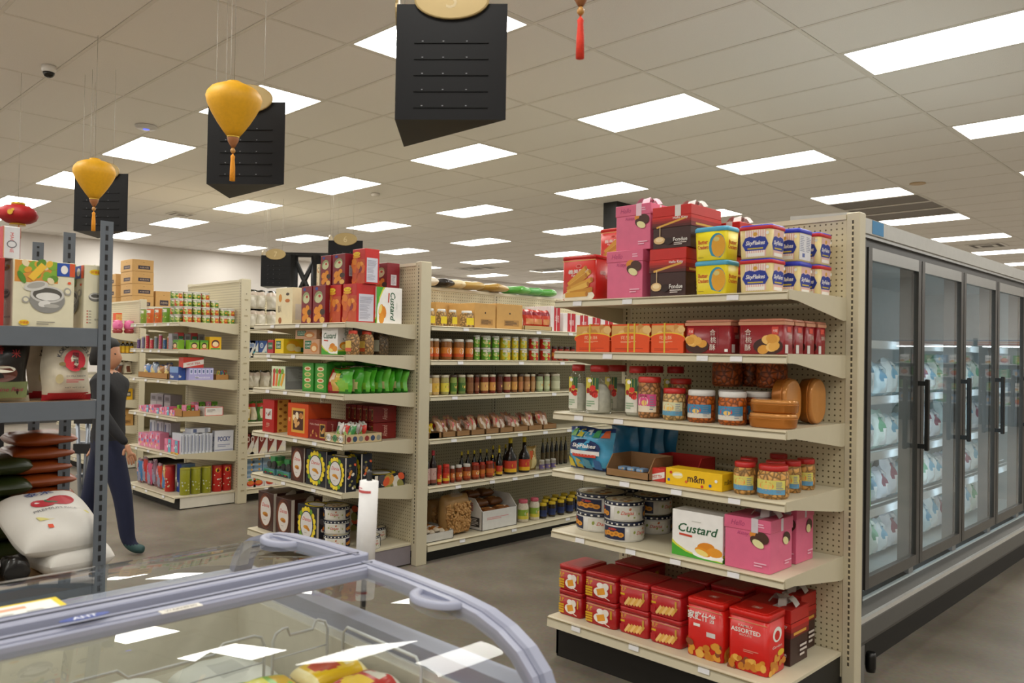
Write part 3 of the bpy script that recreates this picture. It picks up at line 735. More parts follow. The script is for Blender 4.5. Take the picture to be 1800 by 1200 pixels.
@art('walnut2', '#8c1a20')
class _(Art):
    def front(p, w, h):
        p.rect(0, .9*h, w, h, '#c48a6a')
        for k in range(5): p.rect((.04+.05*k)*w, .1*h, (.045+.05*k)*w, .86*h, '#5f0f14')
        p.rect(.74*w, .6*h, .88*w, .84*h, '#d04838'); p.text('元祖', .81*w, .72*h, .09*h, W_, .1*w); cookies(p, .66*w, .34*h, .52*w, 8, 6, ('#e5ac4e', '#d99a3c', '#efc06c'))
        for k, c in enumerate('合桃酥'): p.text(c, .22*w+.015*w*(k % 2), (.68-.24*k)*h, .2*h, '#e6dcd0')
    side = ART['walnut'][2].side
@art('peacockegg', '#a8181a')
class _(Art):
    def front(p, w, h):
        p.rect(.04*w, .9*h, .96*w, .93*h, '#d9b46a'); p.text('孔雀', .15*w, .72*h, .24*h, YL, .22*w, .01); 
        for k in range(4): p.rect(.03*w, (.08+.12*k)*h, .26*w, (.17+.12*k)*h, '#d9a81e')
        p.ell(.54*w, .36*h, .24*w, .24*h, '#ece6dc'); p.ell(.52*w, .68*h, .12*w, .14*h, '#f0ece6'); p.ell(.68*w, .66*h, .12*w, .18*h, '#e6ded4', .5); p.bar(.54*w, .4*h, .26*w, .3*h, '#e0992c', .3); p.bar(.7*w, .16*h, .28*w, .04*h, '#f0d8c8', -.3); p.rect(.84*w, .45*h, .9*w, .85*h, '#c9941e')
    def side(p, d, h):
        p.text('孔雀', .5*d, .72*h, .2*h, YL, .4*d); p.lines(.25*d, .1*h, .8*d, .55*h, 5, '#d9a81e', .6)
@art('peacockroll', '#b01d20')
class _(Art):
    def front(p, w, h):
        p.rect(.04*w, .9*h, .96*w, .93*h, '#d9a46a'); p.text('孔雀', .17*w, .78*h, .2*h, '#e8b83a', .2*w, .01); p.lines(.06*w, .5*h, .3*w, .62*h, 1, '#d9a81e', .8)
        for i in range(6): p.bar((.3+.1*i)*w, (.28+.015*i)*h, .46*h, .075*w, '#e2ab52' if i % 2 else '#efc478', .95)
        p.rect(.82*w, .38*h, .88*w, .82*h, '#c99a3a'); p.rect(.04*w, .1*h, .2*w, .4*h, '#d6d0d4' if w > .2 else '#b01d20')
    side = ART['peacockegg'][2].side
@art('familyzh', '#cf1f17')
class _(Art):
    def front(p, w, h):
        p.rect(.02*w, .93*h, .98*w, .945*h, '#d99a6a'); p.text('家庭什餅', .42*w, .8*h, .17*h, W_, .76*w, .02); p.lines(.2*w, .58*h, .5*w, .66*h, 1, W_, .7); p.rect(.56*w, .44*h, .8*w, .53*h, '#d9d3cf')
        p.blobs(.08*w, .03*h, .94*w, .3*h, 18, ('#dd9a35', '#e8b250', '#c97f26', '#8a4526'), .11*w, 9)
    def side(p, d, h): p.blobs(.1*d, .03*h, .9*d, .28*h, 8, ('#dd9a35', '#e8b250', '#c97f26'), .13*d, 5)
@art('familyen', '#cf1a12')
class _(Art):
    def front(p, w, h):
        p.rect(.02*w, .92*h, .98*w, .935*h, '#d99a6a'); p.text('FAMILY', .45*w, .84*h, .045*h, '#f0d8cc', .36*w, .01); p.text('ASSORTED', .45*w, .75*h, .085*h, W_, .74*w, .02); p.text('BISCUITS', .45*w, .67*h, .035*h, '#f0d8cc', .3*w); p.lines(.4*w, .36*h, .8*w, .42*h, 2, '#e08a78')
        p.blobs(.08*w, .03*h, .94*w, .28*h, 20, ('#dd9a35', '#e8b250', '#c97f26', '#8a4526', '#d58c2c'), .1*w, 12)
    def side(p, d, h):
        p.ell(.5*d, .72*h, .24*d, .14*h, W_, 0, 16); p.ell(.5*d, .7*h, .14*d, .09*h, '#cf1a12', 0, 14); p.text('Garden', .5*d, .5*h, .05*h, W_, .5*d, 0, .3); p.ell(.7*d, .36*h, .18*d, .06*h, '#e4c032'); p.blobs(.1*d, .03*h, .9*d, .28*h, 10, ('#dd9a35', '#e8b250', '#c97f26'), .12*d, 7)
@art('mms', '#efc01a')
class _(Art):
    def front(p, w, h):
        p.text('m&m', .55*w, .52*h, .42*h, '#4a2a1c', .3*w, .02); p.ell(.22*w, .62*h, .1*w, .2*h, '#f6e08a'); p.bar(.22*w, .66*h, .16*w, .12*h, '#f0ece4', .1)
        for u, v, c in ((.06, .3, '#2f5fb0'), (.38, .3, '#d9682a'), (.8, .25, '#2f5fb0'), (.9, .55, W_), (.1, .75, '#c9342a'), (.66, .14, '#c9342a')): p.ell(u*w, v*h, .025*w, .09*h, c)
    def side(p, d, h): p.text('m&m', .5*d, .5*h, .3*h, '#4a2a1c', .6*d)
@art('kraft', '#c79a58', .7)
class _(Art):
    def front(p, w, h): p.rect(.28*w, .12*h, .86*w, .36*h, '#a87c40'); p.lines(.32*w, .15*h, .82*w, .33*h, 4, '#4a3620', .55); p.ell(.5*w, .62*h, .03*w, .04*h, '#2d2116')
    def side(p, d, h): p.rect(.2*d, .2*h, .8*d, .5*h, '#b5884a')
@art('kraftlogo', '#c29a62', .7)
class _(Art):
    def front(p, w, h): p.rect(.28*w, .2*h, .84*w, .5*h, '#2c2236'); p.text('大吉大利', .56*w, .35*h, .12*h, '#d8c0a0', .42*w); p.lines(.5*w, .74*h, .62*w, .8*h, 1, '#6a4a2c')
    side = front
@art('whitered', '#e4dbdb')
class _(Art):
    def front(p, w, h): p.rect(.34*w, 0, w, h, '#b8202c'); p.text('年糕', .68*w, .5*h, .3*h, '#e8c8c8', .4*w); p.rect(.6*w, 0, .66*w, h, '#e4dbdb')
    def side(p, d, h): 
        for k in range(3): p.ell(.5*d, (.25+.25*k)*h, .16*d, .07*h, '#c2404a'); p.ell(.5*d, (.25+.25*k)*h, .09*d, .04*h, '#e4dbdb')
@art('whitecarton', '#dedcd8', .6)
class _(Art):
    def front(p, w, h): p.lines(.14*w, .5*h, .8*w, .66*h, 2, '#d89a98'); 
    def side(p, d, h): p.text('龍', .3*d, .72*h, .2*d, '#c23a34', .16*d); p.text('麵', .62*d, .72*h, .2*d, '#c23a34', .16*d); p.rect(.62*d, .1*h, .92*d, .4*h, '#3a3834'); p.lines(.64*d, .13*h, .9*d, .37*h, 5, '#d8d4ce')
@art('potbox', '#e2dcc0', .35)
class _(Art):
    def front(p, w, h):
        p.rect(.02*w, .67*h, .72*w, .99*h, '#d8923a'); p.blobs(.06*w, .7*h, .66*w, .96*h, 16, ('#e8b93a', '#d97a2c', '#5f8f2e', '#e9d8b0', '#7fae3a', '#e0a030'), .09*w, 3); p.bar(.38*w, .83*h, .34*w, .1*h, '#f0c23c', .9); p.ell(.13*w, .74*h, .05*w, .1*h, '#4f8a2a', .5)
        p.rect(.7*w, .79*h, .91*w, .99*h, '#2750a8'); p.ell(.82*w, .89*h, .06*w, .065*h, W_); p.rect(.91*w, .79*h, w, .99*h, '#d9562a'); p.ell(.91*w, .69*h, .03*w, .02*h, '#e8542a')
        p.ell(.55*w, .42*h, .29*w, .2*h, '#8d8c88', 0, 22); p.ell(.55*w, .5*h, .28*w, .13*h, '#c9c8c4', 0, 22); p.ell(.55*w, .5*h, .24*w, .1*h, '#55524c', 0, 22); p.ell(.56*w, .47*h, .2*w, .06*h, '#e2e1dd', 0, 18); p.ell(.5*w, .36*h, .1*w, .05*h, '#dddcd8', .2); p.ell(.62*w, .33*h, .13*w, .03*h, '#b0aea8')
        p.ell(.36*w, .62*h, .2*w, .07*h, '#cfcec8', .25, 18); p.ell(.36*w, .63*h, .15*w, .045*h, '#a8a6a0', .25, 18); p.ell(.2*w, .41*h, .06*w, .05*h, '#a3a19b', -.4); p.ell(.2*w, .41*h, .04*w, .03*h, '#e2dcc0', -.4); p.ell(.88*w, .56*h, .06*w, .06*h, '#a3a19b', .4); p.ell(.88*w, .56*h, .04*w, .035*h, '#e2dcc0', .4)
        p.ell(.18*w, .07*h, .085*w, .04*h, '#f0cf2a'); p.text('好媳婦', .18*w, .07*h, .045*h, '#c9301f', .13*w, .01); p.lines(.38*w, .04*h, .7*w, .1*h, 2, '#8a857a', .4)
    def side(p, d, h):
        p.ell(.5*d, .89*h, .28*d, .045*h, '#f0cf2a'); p.text('好媳婦', .5*d, .89*h, .045*h, '#c9301f', .42*d, .01); p.ell(.5*d, .5*h, .3*d, .07*h, '#77756f', 0, 18); p.ell(.5*d, .515*h, .28*d, .045*h, '#cfcdc8', 0, 18); p.ell(.5*d, .52*h, .2*d, .03*h, '#5a5852', 0, 18)
        for k in range(5): p.ell(.16*d, (.28-.045*k)*h, .03*d, .01*h, '#c9301f'); p.lines(.22*d, (.27-.045*k)*h, .4*d, (.29-.045*k)*h, 1, '#8a857a')
        p.text('象印名鍋', .68*d, .15*h, .03*h, '#4a4640', .42*d)
@art('topbox', '#d9d9db', .35)
class _(Art):
    def front(p, w, h): p.text('MACHINE', .5*w, .5*h, .22*w, '#d84a4a', .62*h, 0, 0, -math.pi/2); p.ell(.5*w, .45*h, .3*w, .12*h, '#6a6a70'); p.ell(.5*w, .45*h, .24*w, .09*h, '#d9d9db'); p.rect(0, 0, .04*w, h, '#e0a060')
    def side(p, d, h): p.rect(0, 0, d, h, '#c92c3c')
@art('monkey', '#7fae2c')
class _(Art):
    def front(p, w, h): p.rect(0, .78*h, w, h, '#4f8f28'); p.ell(.5*w, .42*h, .34*w, .32*h, '#3a2c1c'); p.ell(.5*w, .38*h, .26*w, .22*h, '#e3b98a'); p.rect(.06*w, .04*h, .94*w, .12*h, '#d84a3a')
@art('pandayellow', '#e0b21c')
class _(Art):
    def front(p, w, h): p.ell(.5*w, .45*h, .36*w, .34*h, '#d84a2a'); p.ell(.5*w, .5*h, .3*w, .26*h, '#3a2a22'); p.ell(.5*w, .44*h, .25*w, .2*h, '#ecd2a4'); p.rect(.1*w, .04*h, .9*w, .14*h, '#3f8f3a')
@art('redwhite', '#c93a30')
class _(Art):
    def front(p, w, h): p.poly([(0, 0), (w, .35*h), (w, .8*h), (0, .45*h)], '#e8e2dc'); p.text('HOT TEA', .5*w, .38*h, .2*h, '#c9302a', .66*w, .02, 0, .13)
@art('bluebox', '#2a4a94')
class _(Art):
    def front(p, w, h): p.text('New', .25*w, .3*h, .24*h, W_, .34*w, .02); 
    side = front
    def front(p, w, h):
        p.rect(0, .55*h, w, h, '#7fa0cf'); p.text('New', .28*w, .26*h, .26*h, W_, .4*w, .02)
@art('lilacbox', '#a8a4d8')
class _(Art):
    def front(p, w, h):
        for k in range(6): p.rect((.03+.165*k)*w, .5*h, (.15+.165*k)*w, .94*h, '#c9cdea'); p.rect((.06+.165*k)*w, .6*h, (.12+.165*k)*w, .85*h, '#5a6a9a')
        p.text('Mentos', .55*w, .24*h, .2*h, '#e8e6f6', .6*w, .01)
@art('pocky', '#d6d8e2', .35)
class _(Art):
    def front(p, w, h): p.text('POCKY', .5*w, .6*h, .24*h, '#3a4a86', .66*w, .03); p.lines(.16*w, .2*h, .86*w, .36*h, 2, '#8a92b4'); p.rect(.02*w, .04*h, .98*w, .1*h, '#9aa0bc')
    side = front
@art('pockyspine', '#cdd0da', .35)
class _(Art):
    def front(p, w, h): p.rect(.1*w, .1*h, .28*w, .9*h, '#5a668f'); p.rect(.7*w, .05*h, .86*w, .95*h, '#9096a6')
@art('pinkcandy', '#e08aa8')
class _(Art):
    def front(p, w, h): p.blobs(.1*w, .1*h, .9*w, .9*h, 9, ('#d8486a', '#f0c8d4', '#7a9ad0', '#f0d060', '#c96a9a'), .15*w, 6)
@art('pinkblue', '#d8628a')
class _(Art):
    def front(p, w, h): p.rect(0, 0, .45*w, h, '#e58aa8'); p.rect(.55*w, 0, w, h, '#6fb0c8'); p.blobs(.1*w, .2*h, .9*w, .8*h, 5, ('#f0e0e6', '#c23a5a'), .1*w)
@art('greybox', '#8f8a90')
class _(Art):
    def front(p, w, h): p.rect(.05*w, .2*h, .95*w, .55*h, '#b9b4b6'); p.rect(.2*w, .65*h, .8*w, .85*h, '#6a6468')
@art('whiteredbox', '#e0dcd8')
class _(Art):
    def front(p, w, h): p.rect(0, 0, w, .07*h, '#c9342a'); p.rect(0, .93*h, w, h, '#c9342a'); p.rect(0, 0, .03*w, h, '#c9342a'); p.rect(.97*w, 0, w, h, '#c9342a'); p.lines(.12*w, .4*h, .6*w, .75*h, 3, '#9a948e')
@art('ricecone', '#2f4f8c')
class _(Art):
    def front(p, w, h): p.poly([(0, 0), (w, 0), (w, .9*h)], '#c9cbc8'); p.ell(.32*w, .72*h, .22*w, .16*h, '#b8c0cc'); p.ell(.32*w, .72*h, .16*w, .11*h, '#7f93b8'); p.ell(.55*w, .2*h, .3*w, .12*h, '#d8d0bc'); p.rect(.72*w, .22*h, .95*w, .36*h, '#2f8fa0')
@art('brownrice', '#7a2a22')
class _(Art):
    def front(p, w, h): p.poly([(0, 0), (w, 0), (w, .9*h)], '#d3cdc6'); p.ell(.3*w, .74*h, .2*w, .15*h, '#d8c8c0'); p.ell(.3*w, .74*h, .12*w, .09*h, '#8a4a3a'); p.ell(.55*w, .2*h, .3*w, .12*h, '#d8d0bc')
@art('bluestack', '#7f9fc0')
class _(Art):
    def front(p, w, h): p.rect(.05*w, .3*h, .95*w, .7*h, '#a9bed4'); p.ell(.7*w, .5*h, .1*w, .25*h, '#e8b050')
@art('curry', '#d8d2d0')
class _(Art):
    def front(p, w, h): p.ell(.5*w, .42*h, .38*w, .3*h, '#b8332a'); p.ell(.5*w, .5*h, .3*w, .2*h, '#d9782e'); p.ell(.45*w, .8*h, .2*w, .1*h, '#5f9a3a'); p.ell(.85*w, .85*h, .08*w, .1*h, '#e8702a')
@art('tractor', '#4f7f86', .2)
class _(Art):
    def front(p, w, h): p.rect(.05*w, .05*h, .95*w, .35*h, '#26343a'); p.rect(.1*w, .4*h, .55*w, .85*h, '#2a7a52'); p.ell(.25*w, .32*h, .14*w, .2*h, '#1f1c1c'); p.ell(.25*w, .32*h, .06*w, .09*h, '#b8302c'); p.ell(.7*w, .32*h, .17*w, .24*h, '#1f1c1c'); p.ell(.7*w, .32*h, .07*w, .1*h, '#b8302c'); p.rect(.58*w, .45*h, .9*w, .62*h, '#4fa83a')
@art('yellowdvd', '#d8a81c')
class _(Art):
    def front(p, w, h): p.rect(.25*w, .3*h, .75*w, .72*h, '#3a342c'); p.rect(.32*w, .38*h, .68*w, .62*h, '#b8b0a0')

def facework(mb_, A, w, d, h, top=True):
    c = A[2]
    p = P(mb_, F_front(w, d, h)); c.front(p, w, h)
    p = P(mb_, F_right(w, d, h)); c.side(p, d, h)
    p = P(mb_, F_left(w, d, h)); c.side(p, d, h)
    if c.top: p = P(mb_, F_top(w, d, h)); c.top(p, w, d)
def carton(w, d, h, a='kraft', tape=None, strap=None):
    A = ART[a]; b = MB(); b.box(-w/2, -d/2, 0, w/2, d/2, h, mat(A[0], A[1]), c=min(.002, w/20, d/20)); pr = MB(); facework(pr, A, w, d, h)
    L = [(None, b, None), ('print', pr, None)]
    if tape: t = MB(); t.box(-.025, -d/2-.001, h*.8, .025, d/2+.001, h+.001, mat(tape, .3)); L.append(('tape', t, None))
    if strap:
        t = MB()
        for x in strap: t.box(x*w-.004, -d/2-.003, -.0005, x*w+.004, d/2+.003, h+.003, mat('#d8b83a', .4))
        L.append(('strap', t, 'yellow packing strap'))
    return L
def giftbox(w, d, h, a='pinkbox', lid='#d8588a', bow=None):
    """box with an overhanging lid and a ribbon"""
    A = ART[a]; b = MB(); b.box(-w/2+.003, -d/2+.003, 0, w/2-.003, d/2-.003, h*.8, mat(A[0], A[1]), c=.002)
    l = MB(); l.box(-w/2, -d/2, h*.76, w/2, d/2, h, mat(lid, .4), c=.002)
    pr = MB(); facework(pr, A, w, d, h); L = [(None, b, None), ('lid', l, None), ('print', pr, None)]
    if bow:
        r = MB(); m_ = mat(bow, .35)
        r.box(.02, -d/2-.002, h*.74, .05, d/2+.002, h+.002, m_)
        R = random.Random(4)
        for k in range(5):
            t = k*1.25; L_ = .05; r.loft([[(math.cos(t)*q*L_*1.3+.035-math.sin(t)*s_*.018, math.sin(t)*q*L_*1.1+math.cos(t)*s_*.018, h+.003+.03*math.sin(q*math.pi)+.004*s_) for s_ in (-1, 0, 1)] for q in (0, .25, .5, .75, 1)], m_, True, False, False, False)
        L.append(('ribbon', r, None))
    return L
def tin(w, d, h, a='eggroll', lid=None, lh=.06, r=.012):
    A = ART[a]; b = MB(); m_ = mat(A[0], .28)
    b.rrect([(w*.985, d*.985, 0), (w, d, .004), (w, d, h-lh*h)], m_, r)
    l = MB(); lm = mat(lid or A[0], .28)
    l.rrect([(w+.004, d+.004, h-lh*h-.004), (w+.004, d+.004, h-.003), (w-.004, d-.004, h), ], lm, r); l.rrect([(w-.03, d-.03, h-.001), (w-.034, d-.034, h+.0015)], lm, r)
    pr = MB(); facework(pr, A, w+.001, d+.001, h-lh*h-.004); return [(None, b, None), ('lid', l, None), ('print', pr, None)]
def talltin(w, d, h, a='familyen'):
    L = tin(w, d, h, a, lh=.09, r=.02); p = P(L[2][1], F_top(w, d, h+.0015)); p.rect(.38*w, .4*d, .62*w, .6*d, '#d87a6a'); p.text('餅', .5*w, .5*d, .1*d, W_); return L
def tub(w, d, h, kind='sky', lid1='#2430b4', lid2='#c8222c', v=0):
    """tapered plastic tub with a snap lid"""
    base = '#dcc98f' if kind == 'sky' else '#e8d423'
    b = MB(); b.rrect([(w*.9, d*.9, 0), (w*.92, d*.92, .006), (w*.98, d*.98, h*.88)], mat(base, .35), .016)
    l = MB(); l.rrect([(w, d, h*.86), (w*1.02, d*1.02, h*.87), (w*1.02, d*1.02, h*.96), (w*.96, d*.96, h)], mat(lid1, .35), .018, mats=[mat(lid2, .35), mat(lid2, .35), mat(lid1, .35)])
    pr = MB()
    for fr, q in ((F_front, w), (F_right, d)):
        D_ = (w, d)[fr is F_front]
        def ff(u, vv, e, fr=fr, q=q, D_=D_):
            s_ = (.92+.06*vv/(h*.88)); n = D_*s_/2
            return (((u-q/2)*s_, -n-e, vv) if fr is F_front else (n+e, (u-q/2)*s_, vv))
        p = P(pr, ff); a0, a1 = .07*q, .93*q
        if kind == 'sky':
            if v == 1 and fr is F_right:
                p.rect(a0, .06*h, a1, .84*h, '#e4e4ea')
                for k in range(2): p.lines(a0+.05*q+.45*q*k, .3*h, a0+.4*q+.45*q*k, .78*h, 9, '#8c92ac', .4, k)
                p.rect(.3*q, .14*h, .48*q, .26*h, '#5a68a8'); continue
            p.rect(.2*q, .06*h, .86*q, .84*h, '#e6b8b0')
            for k in range(9): p.rect((.21+.072*k)*q, .06*h, (.238+.072*k)*q, .84*h, '#f4ece4' if fr is F_front else '#ecc8c2'); p.n -= 1
            p.n += 1; p.rect(.26*q, .07*h, .82*q, .17*h, '#f2efe8')
            p.poly([(.1*q, .42*h), (.2*q, .24*h), (.84*q, .24*h), (.94*q, .42*h), (.84*q, .62*h), (.66*q, .66*h), (.5*q, .62*h), (.34*q, .66*h), (.2*q, .62*h)], '#1f3596')
            p.text('SkyFlakes', .52*q, .45*h, .16*h, W_, .62*q, .02, .25); p.bar(.52*q, .3*h, .5*q, .04*h, '#c9b43a'); p.ell(.52*q, .72*h, .07*q, .06*h, '#d8a23a'); p.ell(.9*q, .74*h, .05*q, .05*h, '#eef0ea')
        else:
            if fr is F_front:
                p.ell(.72*q, .42*h, .26*q, .38*h, '#2f8fb0', 0, 18, -1.2, 4.0); p.ell(.76*q, .42*h, .22*q, .33*h, '#e0a32a', 0, 16); p.ell(.7*q, .62*h, .09*q, .07*h, '#d8c878')
                p.text('Butter', .27*q, .56*h, .12*h, '#c8322a', .3*q, .02); p.text('Crackers', .27*q, .41*h, .12*h, '#c8322a', .34*q, .02); p.lines(.1*q, .08*h, .4*q, .12*h, 1, '#a89a20')
            else: p.text('Butter', .5*q, .54*h, .12*h, '#c8322a', .6*q, .02); p.text('Crackers', .5*q, .4*h, .12*h, '#c8322a', .66*q, .02)
    return [(None, b, None), ('lid', l, None), ('print', pr, None)]
CLEAR = thin_glass('clear_plastic', (.95, .96, .95), 1.4, .03)
def jar(w, d, h, fill='#c98a3a', lid='#c8322a', lab=None, lab2=None, neck=.86, lh=.14, clear=False, fillh=.86, square=False, spec='food', ink=None, word=None):
    """screw-top jar: glass or plastic body, what fills it, lid, paper label"""
    r = w/2; b = MB(); zt = h*(1-lh)
    prof = [(r*.9, 0), (r, .012*1), (r, zt*.82), (r*neck, zt*.97), (r*neck, zt)]
    seg = 20
    fm_ = crumbly(fill) if spec == 'dry' else mat(fill, .22, noise=.35, nscale=70)
    if square: b.rrect([(2*a, 2*a, z) for a, z in prof], CLEAR if clear else fm_, r*.35, 3)
    else: b.lathe(prof, CLEAR if clear else fm_, seg)
    L = [(None, b, None)]
    if clear and fillh > 0:
        c = MB(); q = .93; pf = [(a*q, max(.004, z*fillh)) for a, z in prof]
        (c.rrect([(2*a, 2*a, z) for a, z in pf], fm_, r*.33, 3) if square else c.lathe(pf, fm_, 14)); L.append(('contents', c, None))
    l = MB(); l.lathe([(r*neck*1.04, zt-.004), (r*neck*1.06, zt+.001), (r*neck*1.06, h-.004), (r*neck*.98, h)], mat(lid, .35), seg)
    L.append(('lid', l, None))
    if lab:
        pr = MB(); p = P(pr, F_cyl(r*(1.0 if not square else 1.0)), r*.28); R = math.pi*r
        if square:
            p = P(pr, lambda u, v, e: (u, -r-e, v)); R = r*1.5
        q_ = .62 if spec != 'dry' or square else .4; p.rect(-R*q_, zt*.17, R*q_, zt*.66, lab)
        if lab2: p.rect(-R*q_, zt*.17, R*q_, zt*.34, lab2)
        if ink == 'ring': p.ell(0, zt*.47, r*.5, zt*.17, W_, 0, 14); p.ell(0, zt*.47, r*.3, zt*.1, '#d9902a', 0, 12)
        elif ink: p.ell(0, zt*.45, r*.5, zt*.15, ink, 0, 12); p.ell(r*.1, zt*.42, r*.28, zt*.08, '#e9c26a', 0, 10); p.lines(R*q_*.5, zt*.22, R*q_*.92, zt*.62, 6, '#7d8799', .4)
        if word: p.text(word, 0, zt*.62, zt*.08, '#7a1f1a', r*.9, .01)
        L.append(('label', pr, None))
    return L
def rtin(w, d, h, face='#1a2040', v=0):
    """round cookie tin, white with dark bands and cookie pictures"""
    r = w/2; b = MB(); b.lathe([(r*.97, 0), (r*.985, .003), (r*.985, h*.84)], mat('#cfccc6', .25), 28)
    l = MB(); l.lathe([(r, h*.82), (r*1.01, h*.83), (r*1.01, h*.985), (r*.98, h), (r*.95, h), (r*.94, h*.985)], mat('#1d2238', .25), 28)
    pr = MB(); p = P(pr, F_cyl(r*.985), r*.2)
    p2 = P(pr, F_cyl(r*1.01), r*.2)
    for k in range(22): p2.ell((k/22-.5)*2*math.pi*r, h*.9, r*.06, h*.05, '#e6e2d8', 0, 6); p2.n = 0
    C = 2*math.pi*r
    for k in range(4):
        u = ((k+.5*v)/4-.375)*C
        p.rect(u-C*.105, .1*h, u+C*.105, .74*h, '#1a2040' if k % 2 else '#d3d0c6')
        if k % 2:
            for q in range(5): p.ell(u+(q-2)*C*.036, h*(.36+.05*(q % 2)), C*.026, h*.13, '#d9922e', 0, 10); p.ell(u+(q-2)*C*.036, h*(.36+.05*(q % 2)), C*.012, h*.06, '#b3701f', 0, 8); p.n -= 1
            p.n += 1; p.ell(u, .62*h, C*.04, h*.06, '#b33a34')
        else:
            p.ell(u, .46*h, C*.07, h*.2, '#e3ddd2', 0, 14); p.text('Danisa', u, .46*h, h*.18, '#c8452f', C*.1, .01, .35); p.blobs(u-C*.1, .14*h, u+C*.1, .7*h, 5, ('#8a7a68', '#b0603a', '#8f9a4a'), C*.012, 3)
    pt = P(pr, lambda u, v_, e: (u, v_, h*.985+e)); pt.ell(0, 0, r*.92, r*.92, '#b9b39a', 0, 28); pt.ell(0, 0, r*.7, r*.7, '#d8cdb4', 0, 24); pt.blobs(-.5*r, -.5*r, .5*r, .5*r, 10, ('#c98a3a', '#9a6a3a', '#e3d6b0', '#7a5a4a'), .16*r, 2)
    return [(None, b, None), ('lid', l, None), ('print', pr, None)]
def can(w, d, h, col='#c8381f', lid='#cfcdc8', art_='nuts', cap=None):
    r = w/2; b = MB(); b.lathe([(r*.97, 0), (r, .003), (r, h-.006), (r*.96, h-.003), (r*.96, h-.006)], mat(col, .3), 20, mats=[mat('#b9b7b2', .3, .6), mat(col, .3), mat('#b9b7b2', .3, .6), mat('#b9b7b2', .3, .6)])
    l = MB(); l.lathe([(r*1.02, h-.01), (r*1.02, h), (r*.97, h+.002)], mat(lid, .35), 20)
    pr = MB(); p = P(pr, F_cyl(r), r*.3)
    if art_ == 'nuts': p.rect(-r*1.2, h*.68, r*1.2, h*.86, '#e8e2d6' if col[1] != 'b' else '#4a7a2c'); p.text('Peas', 0, h*.77, h*.1, '#2f6a2c', r*.9, .02); p.blobs(-r, .1*h, r, .58*h, 12, ('#8fae3a', '#c9d080', '#e6a23a', '#d8d0b0'), r*.24, 5)
    elif art_ == 'pino': p.ell(-r*.2, h*.84, r*.5, h*.09, '#e3cf2a', .3, 12); p.ell(-r*.25, h*.82, r*.22, h*.05, '#1d1a18'); p.blobs(-r, .14*h, r, .68*h, 11, ('#d8d0a0', '#c9d8d0', '#d9a04a', '#efe6c8'), r*.17, 8)
    elif art_ == 'olive': p.poly([(-r*.9, .08*h), (r*.2, .08*h), (r*1.0, .7*h), (-r*.1, .72*h)], '#23220f'); p.blobs(-r, .1*h, r*1.0, .7*h, 11, ('#9fb02c', '#d3d68a', '#c9cfc0', '#7f8f20'), r*.17, 4)
    return [(None, b, None), ('lid', l, None), ('print', pr, None)]
def bottle(w, d, h, col='#1a0d08', cap='#d8c020', lab='#c8321f', lab2='#e8c22a', capr=.3, sh=.55):
    r = w/2; b = MB(); b.lathe([(r*.92, 0), (r, .006), (r, h*sh), (r*.86, h*(sh+.1)), (r*.36, h*(sh+.25)), (r*.3, h*.88)], mat(col, .08, spec=.7), 18)
    c = MB(); c.lathe([(r*capr*1.05, h*.86), (r*capr*1.1, h*.87), (r*capr*1.1, h-.003), (r*capr*.9, h)], mat(cap, .35), 14)
    pr = MB(); p = P(pr, F_cyl(r), r*.28); R = math.pi*r
    p.rect(-R*.6, h*.06, R*.6, h*sh*.9, lab); p.rect(-R*.6, h*.06, R*.6, h*.16, lab2); p.ell(0, h*sh*.58, r*.55, h*.08, lab2, 0, 12)
    return [(None, b, None), ('cap', c, None), ('label', pr, None)]
def pouch(w, d, h, c1='#3fa02c', c2='#2c7a1e', c3='#d8322a', c4='#e8d8a0', seed=1, tilt=0.0, style='patch', rough=.22, window=None):
    """sealed pillow bag standing up, crimped at both ends, leaning back by tilt"""
    R = random.Random(seed); nx, ny = 8, 11; b = MB(); pat = {}
    cs = [mat(c, rough, noise=.15, nscale=30) for c in (c1, c2, c3, c4)]
    ph = [R.uniform(0, 6) for _ in range(6)]
    for sd in (-1, 1):
        vs = []
        for j in range(ny+1):
            v = j/ny
            for i in range(nx+1):
                u = i/nx
                t = (max(0, 1-(2*u-1)**2)**.55)*(max(0, 1-abs(2*v-1)**3.2)**.8)*d/2
                t *= 1+.16*math.sin(9*u+ph[0])*math.sin(7*v+ph[1])+.1*math.sin(17*v+11*u+ph[2])
                x = (u-.5)*w*(1-.04*math.sin(math.pi*v))+.006*math.sin(8*v+ph[3]); z = v*h+.004*math.sin(9*u+ph[4])*(v > .9)
                y = sd*t - .0
                vs.append((x, y+math.tan(tilt)*z, z))
        for j in range(ny):
            for i in range(nx):
                u, v = (i+.5)/nx, (j+.5)/ny
                if v < .09 or v > .91: m_ = cs[1]
                elif style == 'patch':
                    m_ = cs[2] if (u-.35)**2*1.4+(v-.68)**2 < .035 else cs[3] if (u-.6)**2+(v-.33)**2*.8 < .06 else cs[0] if (u+v*.4) % .9 < .7 else cs[1]
                elif style == 'top': m_ = cs[2] if v > .7 else cs[3] if .25 < v < .52 and .15 < u < .85 else cs[0]
                elif style == 'win': m_ = cs[3] if .2 < u < .8 and .14 < v < .6 else cs[2] if v > .74 else cs[0]
                else: m_ = cs[0]
                a = j*(nx+1)+i; q = (a, a+1, a+nx+2, a+nx+1)
                pat.setdefault((sd, m_), []).append(q if sd < 0 else tuple(reversed(q)))
        o = {}
        for (s_, m_), fs in list(pat.items()):
            if s_ == sd: b.add(vs, fs, m_, True)
        vs = []
    # drop unused vertices
    used = sorted({i for f in b.f for i in f}); mp = {k: n for n, k in enumerate(used)}
    b.v = [b.v[k] for k in used]; b.f = [tuple(mp[i] for i in f) for f in b.f]
    return [(None, b, None)]
